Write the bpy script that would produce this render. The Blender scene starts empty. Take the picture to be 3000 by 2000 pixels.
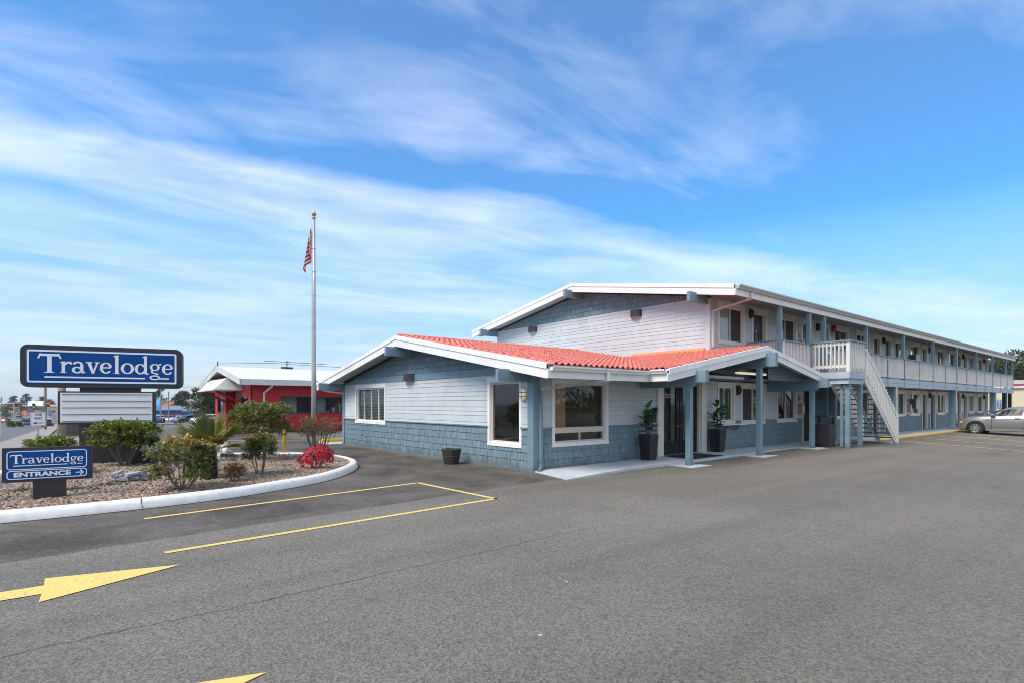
import bpy, math, random
from mathutils import Vector, Matrix, noise as mnoise
R = math.radians
rnd = random.Random(7)
scene = bpy.context.scene
COL = scene.collection

# ------------------------------------------------------------------ camera
CAM = Vector((0.0, 0.0, 1.6))
YAW = 51.096                       # heading measured from +X; X runs along the guest wing, Y along the office gable
cam_d = bpy.data.cameras.new('camera')
cam = bpy.data.objects.new('camera', cam_d)
COL.objects.link(cam)
cam.location = CAM
cam.rotation_euler = (R(90), 0, R(YAW - 90))
cam_d.sensor_width = 36.0
cam_d.lens = 1614.0 / 3000.0 * 36.0
cam_d.shift_y = 181.0 / 3000.0
cam_d.clip_start = 0.05
cam_d.clip_end = 12000
scene.camera = cam
FW = Vector((math.cos(R(YAW)), math.sin(R(YAW))))
RT = Vector((math.sin(R(YAW)), -math.cos(R(YAW))))

# ------------------------------------------------------------------ sky, sun, exposure
SUN_TO = Vector((-0.97, 0.0, 0)).normalized()
SUN_EL = 50.0
world = bpy.data.worlds.new('World'); scene.world = world; world.use_nodes = True
nt = world.node_tree; nt.nodes.clear()
class G:
    """tiny node-graph helper"""
    def __init__(s, tree): s.t = tree
    def n(s, kind, **kw):
        nd = s.t.nodes.new(kind)
        for k, v in kw.items():
            if k.startswith('i_'):
                key = k[2:]
                key = int(key) if key.isdigit() else key.replace('_', ' ')
                if isinstance(v, bpy.types.NodeSocket): s.t.links.new(v, nd.inputs[key])
                else: nd.inputs[key].default_value = v
            else: setattr(nd, k, v)
        return nd
    def link(s, a, b): s.t.links.new(a, b)
    def m(s, op, a, b=None, c=None, clamp=False):
        nd = s.t.nodes.new('ShaderNodeMath'); nd.operation = op; nd.use_clamp = clamp
        for i, v in enumerate((a, b, c)):
            if v is None: continue
            if isinstance(v, bpy.types.NodeSocket): s.t.links.new(v, nd.inputs[i])
            else: nd.inputs[i].default_value = v
        return nd.outputs[0]
    def ramp(s, fac, stops):
        nd = s.t.nodes.new('ShaderNodeValToRGB'); s.t.links.new(fac, nd.inputs[0])
        e = nd.color_ramp.elements
        while len(e) < len(stops): e.new(0.5)
        for el, (p, c) in zip(e, stops): el.position = p; el.color = c if len(c) == 4 else (*c, 1)
        return nd.outputs[0]
    def mix(s, f, a, b, mode='MIX'):
        nd = s.t.nodes.new('ShaderNodeMix'); nd.data_type = 'RGBA'; nd.blend_type = mode
        for k, v in ((0, f), (6, a), (7, b)):
            if isinstance(v, bpy.types.NodeSocket): s.t.links.new(v, nd.inputs[k])
            else: nd.inputs[k].default_value = v if k == 0 else ((*v, 1) if len(v) == 3 else v)
        return nd.outputs[2]
    def mapr(s, v, a, b, c, d):
        nd = s.t.nodes.new('ShaderNodeMapRange'); s.t.links.new(v, nd.inputs[0])
        for i, x in enumerate((a, b, c, d)): nd.inputs[i + 1].default_value = x
        return nd.outputs[0]
g = G(nt)
sky = g.n('ShaderNodeTexSky'); sky.sky_type = 'NISHITA'; sky.sun_disc = False
sky.sun_elevation = R(SUN_EL); sky.sun_rotation = math.atan2(SUN_TO.x, SUN_TO.y)
sky.altitude = 0; sky.air_density = 1.0; sky.dust_density = 0.15; sky.ozone_density = 4.5
tc = g.n('ShaderNodeTexCoord')
sep = g.n('ShaderNodeSeparateXYZ'); g.link(tc.outputs['Generated'], sep.inputs[0])
dx, dy, dz = sep.outputs
zc = g.m('MAXIMUM', g.m('ADD', dz, 0.035), 0.03)
# cloud sheet overhead: position where the view ray meets it, along / across the streaks
ax = (math.cos(R(30)) * RT.x + math.sin(R(30)) * FW.x, math.cos(R(30)) * RT.y + math.sin(R(30)) * FW.y)
tx = (-math.sin(R(30)) * RT.x + math.cos(R(30)) * FW.x, -math.sin(R(30)) * RT.y + math.cos(R(30)) * FW.y)
sC = g.m('DIVIDE', g.m('ADD', g.m('MULTIPLY', dx, ax[0]), g.m('MULTIPLY', dy, ax[1])), zc)
tC = g.m('DIVIDE', g.m('ADD', g.m('MULTIPLY', dx, tx[0]), g.m('MULTIPLY', dy, tx[1])), zc)
def cnoise(sx, ty, off, scale=1.0, detail=8, rough=0.6, dist=0.0, lac=2.0):
    c = g.n('ShaderNodeCombineXYZ')
    g.link(g.m('MULTIPLY', sC, sx), c.inputs[0]); g.link(g.m('MULTIPLY', tC, ty), c.inputs[1]); c.inputs[2].default_value = off
    nz = g.n('ShaderNodeTexNoise', i_Scale=scale, i_Detail=detail, i_Roughness=rough, i_Distortion=dist, i_Lacunarity=lac)
    g.link(c.outputs[0], nz.inputs['Vector']); return nz.outputs['Fac']
broad = cnoise(0.42, 0.80, 17.3, 1.0, 4, 0.50, 0.7)
wisp = cnoise(0.80, 1.70, 7.7, 1.0, 8, 0.57, 1.5)
fine = cnoise(2.6, 4.6, 21.0, 1.0, 6, 0.62, 2.0)
# the long main streak: a band across the sheet, wavering
wav = g.m('MULTIPLY', g.m('SUBTRACT', cnoise(0.55, 0.3, 5.5, 1.0, 4, 0.5), 0.5), 1.3)
bdist = g.m('SUBTRACT', g.m('ADD', tC, wav), 2.42)
band = g.m('POWER', g.mapr(g.m('ABSOLUTE', bdist), 0.0, 0.62, 1.0, 0.0), 2.6)
band = g.m('MULTIPLY', band, g.mapr(sC, -3.0, 4.5, 1.25, 0.35))
cover = g.m('ADD', g.m('MULTIPLY', g.m('SUBTRACT', broad, 0.49), 2.5), g.m('MULTIPLY', band, 0.62))
dens = g.m('ADD', cover, g.m('MULTIPLY', g.m('SUBTRACT', wisp, 0.5), 1.15))
back = g.mapr(tC, 0.7, -0.6, 0.0, 1.0)              # extra cloud added overhead and behind, out of view, to whiten the ambient light
dens = g.m('SUBTRACT', dens, g.m('MULTIPLY', g.m('MULTIPLY', g.mapr(tC, 0.9, 2.1, 1.0, 0.0), g.m('SUBTRACT', 1.0, back)), 0.42))
dens = g.m('ADD', dens, g.m('MULTIPLY', back, 0.75))
dens = g.m('ADD', dens, g.m('MULTIPLY', g.m('SUBTRACT', fine, 0.5), 0.22))
dens = g.mapr(dens, -0.32, 1.34, 0.10, 0.92)
hz = g.mapr(dz, 0.0, 0.30, 0.62, 0.0)             # thin milky veil that thickens towards the horizon
dens = g.m('MAXIMUM', dens, 0.0)
dens = g.m('SUBTRACT', 1.0, g.m('MULTIPLY', g.m('SUBTRACT', 1.0, dens), g.m('SUBTRACT', 1.0, hz)))
skyc = g.n('ShaderNodeHueSaturation', i_Hue=0.492, i_Saturation=1.35, i_Value=1.35); g.link(sky.outputs[0], skyc.inputs['Color'])
g.link(g.m('MINIMUM', g.mapr(dz, 0.0, 0.25, 0.62, 1.18), g.mapr(dz, 0.25, 0.55, 1.18, 1.30)), skyc.inputs['Value'])
cloudc = g.mix(g.mapr(dz, 0.0, 0.35, 0.0, 1.0), (4.9, 5.5, 6.4), (8.2, 8.5, 9.0))
skyt = g.mix(1.0, skyc.outputs[0], g.mix(g.mapr(dz, 0.0, 0.26, 0.0, 1.0), (0.74, 0.88, 1.06), (0.33, 0.97, 1.14)), 'MULTIPLY')
final = g.mix(g.m('MULTIPLY', dens, 0.95), skyt, cloudc)
bg = g.n('ShaderNodeBackground', i_Strength=0.062); g.link(final, bg.inputs[0])
out = g.n('ShaderNodeOutputWorld'); g.link(bg.outputs[0], out.inputs[0])

sun_d = bpy.data.lights.new('sun', 'SUN'); sun_d.energy = 1.5; sun_d.angle = R(26.0); sun_d.color = (1.0, 0.90, 0.77)
sun = bpy.data.objects.new('sun', sun_d); COL.objects.link(sun)
sd = Vector((SUN_TO.x * math.cos(R(SUN_EL)), SUN_TO.y * math.cos(R(SUN_EL)), math.sin(R(SUN_EL))))
sun.rotation_euler = sd.to_track_quat('Z', 'Y').to_euler()
sun.location = (-20, 10, 30)
vs = scene.view_settings
vs.view_transform = 'Standard'; vs.look = 'None'; vs.gamma = 1.0; vs.use_curve_mapping = False
vs.exposure = 1.42
scene.cycles.max_bounces = 8; scene.cycles.diffuse_bounces = 3; scene.cycles.glossy_bounces = 3
scene.cycles.transparent_max_bounces = 12; scene.cycles.transmission_bounces = 4
scene.cycles.sample_clamp_indirect = 2.5
scene.cycles.caustics_reflective = False; scene.cycles.caustics_refractive = False
scene.cycles.use_denoising = True
scene.cycles.filter_width = 1.0

# ------------------------------------------------------------------ materials
MATS = {}
def material(name, col, rough=0.7, vary=0.12, scale=6.0, bump=0.0, bscale=60.0, metal=0.0, objvary=0.0, col2=None, spec=0.5,
             streak=None, coord='Object', detail=5, emit=None, coat=0.0, splash=0.0):
    if name in MATS: return MATS[name]
    m = bpy.data.materials.new(name); m.use_nodes = True
    t = m.node_tree; t.nodes.clear(); q = G(t)
    o = q.n('ShaderNodeOutputMaterial'); b = q.n('ShaderNodeBsdfPrincipled')
    q.link(b.outputs[0], o.inputs[0])
    b.inputs['Roughness'].default_value = rough; b.inputs['Metallic'].default_value = metal
    b.inputs['Specular IOR Level'].default_value = spec
    b.inputs['Coat Weight'].default_value = coat
    tcn = q.n('ShaderNodeTexCoord'); vec = tcn.outputs[coord]
    nz = q.n('ShaderNodeTexNoise', i_Scale=scale, i_Detail=detail, i_Roughness=0.6); q.link(vec, nz.inputs['Vector'])
    lo = tuple(c * (1 - vary) for c in col); hi = tuple(min(1, c * (1 + vary)) for c in (col2 or col))
    c = q.mix(q.mapr(nz.outputs['Fac'], 0.3, 0.7, 0, 1), lo, hi)
    if streak:                                  # rain streaks and grime: (scale xyz, strength, colour)
        mp = q.n('ShaderNodeMapping'); q.link(vec, mp.inputs[0]); mp.inputs['Scale'].default_value = streak[0]
        n2 = q.n('ShaderNodeTexNoise', i_Scale=1.0, i_Detail=6, i_Roughness=0.65); q.link(mp.outputs[0], n2.inputs['Vector'])
        c = q.mix(q.m('MULTIPLY', q.mapr(n2.outputs['Fac'], 0.48, 0.75, 0, 1), streak[1]), c, streak[2])
    if splash:                                  # soil splashed up from the paving
        ge = q.n('ShaderNodeNewGeometry'); sx_ = q.n('ShaderNodeSeparateXYZ'); q.link(ge.outputs['Position'], sx_.inputs[0])
        n4 = q.n('ShaderNodeTexNoise', i_Scale=3.5, i_Detail=6, i_Roughness=0.7); q.link(ge.outputs['Position'], n4.inputs['Vector'])
        ht = q.m('SUBTRACT', sx_.outputs[2], q.mapr(n4.outputs['Fac'], 0.3, 0.7, -0.02, 0.30))
        c = q.mix(q.m('MULTIPLY', q.mapr(ht, -0.10, 0.12, 1, 0), splash), c, (0.085, 0.08, 0.065))
    if objvary:
        oi = q.n('ShaderNodeObjectInfo')
        h = q.n('ShaderNodeHueSaturation'); q.link(c, h.inputs['Color'])
        q.link(q.mapr(oi.outputs['Random'], 0, 1, 1 - objvary, 1 + objvary), h.inputs['Value']); c = h.outputs[0]
    q.link(c, b.inputs['Base Color'])
    if bump:
        n3 = q.n('ShaderNodeTexNoise', i_Scale=bscale, i_Detail=4); q.link(vec, n3.inputs['Vector'])
        bp = q.n('ShaderNodeBump', i_Strength=bump, i_Distance=0.01); q.link(n3.outputs['Fac'], bp.inputs['Height'])
        q.link(bp.outputs[0], b.inputs['Normal'])
    if emit:
        b.inputs['Emission Color'].default_value = (*emit[0], 1); b.inputs['Emission Strength'].default_value = emit[1]
    MATS[name] = m; return m
GRIME = (0.10, 0.09, 0.075)
M_SID = material('siding_paint', (0.53, 0.565, 0.57), 0.55, 0.05, 2.0, 0.15, 90, objvary=0.035, streak=((6, 6, 0.5), 0.22, (0.36, 0.38, 0.40)))
M_SHG = material('shingle_paint', (0.165, 0.24, 0.272), 0.65, 0.10, 5.0, 0.35, 70, objvary=0.10, streak=((10, 10, 1.2), 0.30, (0.11, 0.165, 0.19)), splash=.55)
M_BLUE = material('blue_trim_paint', (0.175, 0.265, 0.32), 0.5, 0.08, 3.0, 0.12, 60, streak=((9, 9, 0.8), 0.28, (0.11, 0.17, 0.20)), splash=.5)
M_WHITE = material('white_trim_paint', (0.80, 0.785, 0.755), 0.5, 0.05, 2.5, 0.08, 50, streak=((6, 6, 0.8), 0.26, (0.50, 0.49, 0.44)))
M_CREAM = material('cream_casing_paint', (0.76, 0.71, 0.62), 0.5, 0.05, 3.0, 0.05, 50, streak=((9, 9, 0.8), 0.12, (0.5, 0.47, 0.4)))
M_SASH = material('beige_sash_vinyl', (0.66, 0.53, 0.45), 0.45, 0.04, 3.0)
M_SASHW = material('white_sash_vinyl', (0.80, 0.80, 0.76), 0.4, 0.03, 3.0)
M_SOFF = material('soffit_paint', (0.47, 0.48, 0.50), 0.7, 0.06, 2.0)
M_SHEATH = material('sheathing_gap', (0.022, 0.03, 0.036), 0.9, 0.1, 5.0)
M_INT = material('interior_plaster', (0.50, 0.41, 0.30), 0.9, 0.1, 1.0)
M_TILE = material('roof_tile_coral', (0.60, 0.145, 0.10), 0.55, 0.14, 3.0, 0.2, 80, objvary=0.16, col2=(0.72, 0.23, 0.165), streak=((3, 3, 3), 0.40, (0.42, 0.15, 0.11)))
M_TILEU = material('roof_underlay_red', (0.20, 0.05, 0.04), 0.8, 0.2, 5.0)
M_FLASH = material('orange_flashing', (0.75, 0.27, 0.12), 0.4, 0.06, 2.0)
M_DRIP = material('brown_drip_edge', (0.20, 0.08, 0.06), 0.5, 0.2, 6.0)
M_ROOFW = material('white_membrane_roof', (0.70, 0.70, 0.69), 0.6, 0.05, 1.2, streak=((2, 0.5, 2), 0.15, (0.5, 0.48, 0.44)))
M_GUT = material('gutter_grey', (0.46, 0.45, 0.43), 0.45, 0.06, 2.0)
M_DARK = material('black_paint', (0.018, 0.018, 0.020), 0.5, 0.2, 5.0, 0.1, 60)
M_DOOR = material('navy_door_paint', (0.022, 0.026, 0.055), 0.42, 0.1, 4.0)
M_DOORB = material('black_door_aluminium', (0.010, 0.010, 0.013), 0.5, 0.1, 4.0, spec=.25)
M_LAMPB = material('bronze_lamp_housing', (0.035, 0.032, 0.034), 0.45, 0.2, 8.0)
M_LENS = material('lamp_lens', (0.55, 0.53, 0.42), 0.2, 0.05, 4.0)
M_METAL = material('galvanised_steel', (0.42, 0.43, 0.44), 0.4, 0.1, 5.0, metal=0.7)
M_RED = material('red_enamel', (0.45, 0.02, 0.025), 0.35, 0.1, 5.0)
M_CURT = material('white_curtain', (0.84, 0.83, 0.86), 0.9, 0.06, 4.0, streak=((30, 30, 0.4), 0.35, (0.45, 0.44, 0.52)))
M_DRAPE = material('olive_drape', (0.20, 0.22, 0.07), 0.9, 0.15, 5.0, streak=((40, 40, 0.5), 0.5, (0.08, 0.09, 0.03)))
M_DRAPED = material('dark_drape', (0.050, 0.043, 0.042), 0.9, 0.15, 5.0, streak=((40, 40, 0.5), 0.5, (0.02, 0.018, 0.018)))
M_SCREEN = material('insect_screen', (0.045, 0.042, 0.042), 0.8, 0.1, 3.0, 0.2, 400)
M_WOOD = material('oak_panel', (0.66, 0.33, 0.12), 0.5, 0.15, 3.0, streak=((14, 14, 1.0), 0.4, (0.45, 0.20, 0.07)))
M_CONC = material('painted_concrete', (0.50, 0.535, 0.55), 0.75, 0.08, 1.6, 0.2, 80, streak=((2, 2, 2), 0.3, (0.28, 0.30, 0.31)))
M_YEL = material('yellow_kerb_paint', (0.80, 0.52, 0.05), 0.6, 0.08, 3.0, 0.2, 80, streak=((6, 6, 6), 0.25, (0.45, 0.30, 0.06)))
M_DECK = material('weathered_tread_wood', (0.21, 0.19, 0.165), 0.8, 0.15, 6.0, 0.2, 60)
M_STAIRW = material('stair_white_paint', (0.74, 0.73, 0.69), 0.55, 0.05, 3.0, 0.1, 50, streak=((9, 9, 1.2), 0.25, (0.46, 0.43, 0.36)))
M_RAIL = material('railing_white_paint', (0.70, 0.69, 0.66), 0.55, 0.05, 3.0, 0.1, 50, streak=((9, 9, 1.2), 0.2, (0.48, 0.46, 0.42)))
M_GREYP = material('deck_fascia_paint', (0.42, 0.48, 0.55), 0.55, 0.05, 3.0, objvary=0.03)

def glass_material():
    m = bpy.data.materials.new('window_glass'); m.use_nodes = True
    t = m.node_tree; t.nodes.clear(); q = G(t)
    o = q.n('ShaderNodeOutputMaterial'); tr = q.n('ShaderNodeBsdfTransparent', i_Color=(0.80, 0.84, 0.82, 1))
    gl = q.n('ShaderNodeBsdfGlossy', i_Roughness=0.015, i_Color=(0.95, 0.97, 1, 1))
    fr = q.n('ShaderNodeFresnel', i_IOR=1.62)
    tcn = q.n('ShaderNodeTexCoord'); nz = q.n('ShaderNodeTexNoise', i_Scale=1.3, i_Detail=1); q.link(tcn.outputs['Object'], nz.inputs['Vector'])
    bp = q.n('ShaderNodeBump', i_Strength=0.03, i_Distance=0.05); q.link(nz.outputs['Fac'], bp.inputs['Height']); q.link(bp.outputs[0], gl.inputs['Normal'])
    mx = q.n('ShaderNodeMixShader'); gq = q.n('ShaderNodeNewGeometry'); q.link(q.m('MULTIPLY', fr.outputs[0], q.m('SUBTRACT', 1.0, gq.outputs['Backfacing'])), mx.inputs[0]); q.link(tr.outputs[0], mx.inputs[1]); q.link(gl.outputs[0], mx.inputs[2])
    q.link(mx.outputs[0], o.inputs[0]); return m
M_GLASS = glass_material()

def leaf_material(name, cols, rough=0.5, trans=0.25):
    """leaves: colour picked per leaf from a ramp over the face attribute lv"""
    m = bpy.data.materials.new(name); m.use_nodes = True
    t = m.node_tree; t.nodes.clear(); q = G(t)
    o = q.n('ShaderNodeOutputMaterial'); b = q.n('ShaderNodeBsdfPrincipled'); b.inputs['Roughness'].default_value = rough
    at = q.n('ShaderNodeAttribute'); at.attribute_name = 'lv'
    c = q.ramp(at.outputs['Fac'], [(i / max(1, len(cols) - 1), k) for i, k in enumerate(cols)])
    q.link(c, b.inputs['Base Color'])
    if trans:
        tl = q.n('ShaderNodeBsdfTranslucent'); q.link(c, tl.inputs[0])
        mx = q.n('ShaderNodeMixShader', i_0=trans); q.link(b.outputs[0], mx.inputs[1]); q.link(tl.outputs[0], mx.inputs[2]); q.link(mx.outputs[0], o.inputs[0])
    else: q.link(b.outputs[0], o.inputs[0])
    return m

# ------------------------------------------------------------------ object helpers
ORG = {}
def tag(o, label=None, cat=None, group=None, kind=None):
    if label: o['label'] = label
    if cat: o['category'] = cat
    if group: o['group'] = group
    if kind: o['kind'] = kind
    return o
def thing(name, label, cat, loc=(0, 0, 0), rz=0.0, group=None):
    o = bpy.data.objects.new(name, None); COL.objects.link(o)
    o.empty_display_size = 0.2
    o.location = loc; o.rotation_euler = (0, 0, rz)
    ORG[o.name] = Vector(loc) if rz == 0 else Vector((0, 0, 0))
    return tag(o, label, cat, group)
def link(name, mesh, parent=None, loc=(0, 0, 0), rot=(0, 0, 0), scale=None):
    o = bpy.data.objects.new(name, mesh); COL.objects.link(o)
    if parent is not None:
        o.parent = parent; ORG[o.name] = ORG.get(parent.name, Vector((0, 0, 0)))
    o.location = loc; o.rotation_euler = rot
    if scale is not None: o.scale = scale
    return o
class MB:
    def __init__(s): s.v = []; s.f = []; s.lv = []; s.mi = []; s.cur = 0
    def add(s, pts, faces, lv=0.0):
        b = len(s.v); s.v += [tuple(p) for p in pts]
        for f in faces: s.f.append(tuple(b + i for i in f)); s.lv.append(lv); s.mi.append(s.cur)
        return s
    def hexa(s, p, lv=0.0):                     # 0-3 bottom ring ccw, 4-7 top ring
        return s.add(p, [(3, 2, 1, 0), (4, 5, 6, 7), (0, 1, 5, 4), (1, 2, 6, 5), (2, 3, 7, 6), (3, 0, 4, 7)], lv)
    def box(s, x0, x1, y0, y1, z0, z1, lv=0.0):
        if x0 > x1: x0, x1 = x1, x0
        if y0 > y1: y0, y1 = y1, y0
        if z0 > z1: z0, z1 = z1, z0
        return s.hexa([(x0, y0, z0), (x1, y0, z0), (x1, y1, z0), (x0, y1, z0), (x0, y0, z1), (x1, y0, z1), (x1, y1, z1), (x0, y1, z1)], lv)
    def beam(s, a, b, w, h, up=(0, 0, 1), lv=0.0):  # box along a-b, w across, h along up
        a, b = Vector(a), Vector(b); d = (b - a).normalized(); u = Vector(up)
        sd_ = d.cross(u).normalized(); u = sd_.cross(d).normalized()
        sd_ *= w / 2; u *= h / 2
        return s.hexa([a - sd_ - u, a + sd_ - u, b + sd_ - u, b - sd_ - u, a - sd_ + u, a + sd_ + u, b + sd_ + u, b - sd_ + u], lv)
    def quad(s, a, b, c, d, lv=0.0): return s.add([a, b, c, d], [(0, 1, 2, 3)], lv)
    def tube(s, pts, rad, n=8, cap=True, lv=0.0):
        pts = [Vector(p) for p in pts]
        if not hasattr(rad, '__len__'): rad = [rad] * len(pts)
        b = len(s.v); k = len(pts)
        for i, p in enumerate(pts):
            d = (pts[min(i + 1, k - 1)] - pts[max(i - 1, 0)]).normalized()
            r0 = d.orthogonal().normalized() if abs(d.z) > 0.999 else d.cross(Vector((0, 0, 1))).normalized()
            r1 = d.cross(r0)
            for j in range(n):
                a = 2 * math.pi * j / n
                s.v.append(tuple(p + (r0 * math.cos(a) + r1 * math.sin(a)) * rad[i]))
        for i in range(k - 1):
            for j in range(n):
                s.f.append((b + i * n + j, b + i * n + (j + 1) % n, b + (i + 1) * n + (j + 1) % n, b + (i + 1) * n + j)); s.lv.append(lv); s.mi.append(s.cur)
        if cap:
            s.f.append(tuple(b + j for j in reversed(range(n)))); s.f.append(tuple(b + (k - 1) * n + j for j in range(n))); s.lv += [lv, lv]; s.mi += [s.cur] * 2
        return s
    def lathe(s, c, prof, n=16, lv=0.0, axis='Z'):
        b = len(s.v)
        for r, z in prof:
            for j in range(n):
                a = 2 * math.pi * j / n
                if axis == 'Z': s.v.append((c[0] + r * math.cos(a), c[1] + r * math.sin(a), c[2] + z))
                else: s.v.append((c[0] + r * math.cos(a), c[1] + z, c[2] + r * math.sin(a)))
        for i in range(len(prof) - 1):
            for j in range(n):
                s.f.append((b + i * n + j, b + i * n + (j + 1) % n, b + (i + 1) * n + (j + 1) % n, b + (i + 1) * n + j)); s.lv.append(lv); s.mi.append(s.cur)
        s.f.append(tuple(b + j for j in reversed(range(n)))); s.f.append(tuple(b + (len(prof) - 1) * n + j for j in range(n))); s.lv += [lv, lv]; s.mi += [s.cur] * 2
        return s
    def prism(s, poly, fn, d0, d1, lv=0.0):     # 2-D polygon extruded; fn(u, w, depth) -> 3-D
        n = len(poly)
        p = [fn(u, w, d0) for u, w in poly] + [fn(u, w, d1) for u, w in poly]
        return s.add(p, [tuple(reversed(range(n))), tuple(range(n, 2 * n))] + [(i, (i + 1) % n, n + (i + 1) % n, n + i) for i in range(n)], lv)
    def mesh(s, name, mats, smooth=False, org=(0, 0, 0), attr=False):
        me = bpy.data.meshes.new(name)
        ox, oy, oz = org
        me.from_pydata([(a - ox, b - oy, c - oz) for a, b, c in s.v], [], s.f)
        for m in (mats if isinstance(mats, (list, tuple)) else [mats]): me.materials.append(m)
        if isinstance(mats, (list, tuple)) and len(mats) > 1: me.polygons.foreach_set('material_index', s.mi)
        if smooth: me.polygons.foreach_set('use_smooth', [True] * len(s.f))
        if attr:
            at = me.attributes.new('lv', 'FLOAT', 'FACE'); at.data.foreach_set('value', s.lv)
        me.update(); return me
    def build(s, name, mats, parent=None, smooth=False, attr=False, fix=True):
        org = ORG.get(parent.name, (0, 0, 0)) if parent is not None else (0, 0, 0)
        me = s.mesh(name, mats, smooth, org, attr)
        if fix:
            import bmesh
            bm = bmesh.new(); bm.from_mesh(me); bmesh.ops.recalc_face_normals(bm, faces=bm.faces); bm.to_mesh(me); bm.free()
        return link(name, me, parent)
def S(a, b, x):
    t = max(0.0, min(1.0, (x - a) / (b - a))); return t * t * (3 - 2 * t)
def lerp(a, b, t): return a + (b - a) * t

# ------------------------------------------------------------------ ground: one sheet, with the lot's real falls
def TZ(x, y):
    z = 0.09 * S(12, 21, x)                                                   # lot rises a little towards the wing
    z -= 0.045 * S(16, 25, x) * min(8.0, max(0.0, 8.0 - y)) * (1 if y > -40 else 1)   # and drains away from it
    y1 = 10 + 22 * S(-3.0, 4.0, x)                                            # the street side runs downhill
    k = 0.0236 * max(0.0, min(y, 260) - y1) * (1 - S(30, 60, x) * 0.6)
    return z - k
def near_grid():
    def axis(lo, hi, fine_lo, fine_hi, f, grow):
        a = [fine_lo]
        while a[-1] < fine_hi: a.append(a[-1] + f)
        st = f
        while a[-1] < hi: st *= grow; a.append(min(hi, a[-1] + st))
        st = f; b = [fine_lo]
        while b[-1] > lo: st *= grow; b.append(max(lo, b[-1] - st))
        return sorted(set(b[1:] + a))
    return axis(-4000, 4000, -20, 60, 1.0, 1.22), axis(-600, 5000, -6, 60, 1.0, 1.2)
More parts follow.
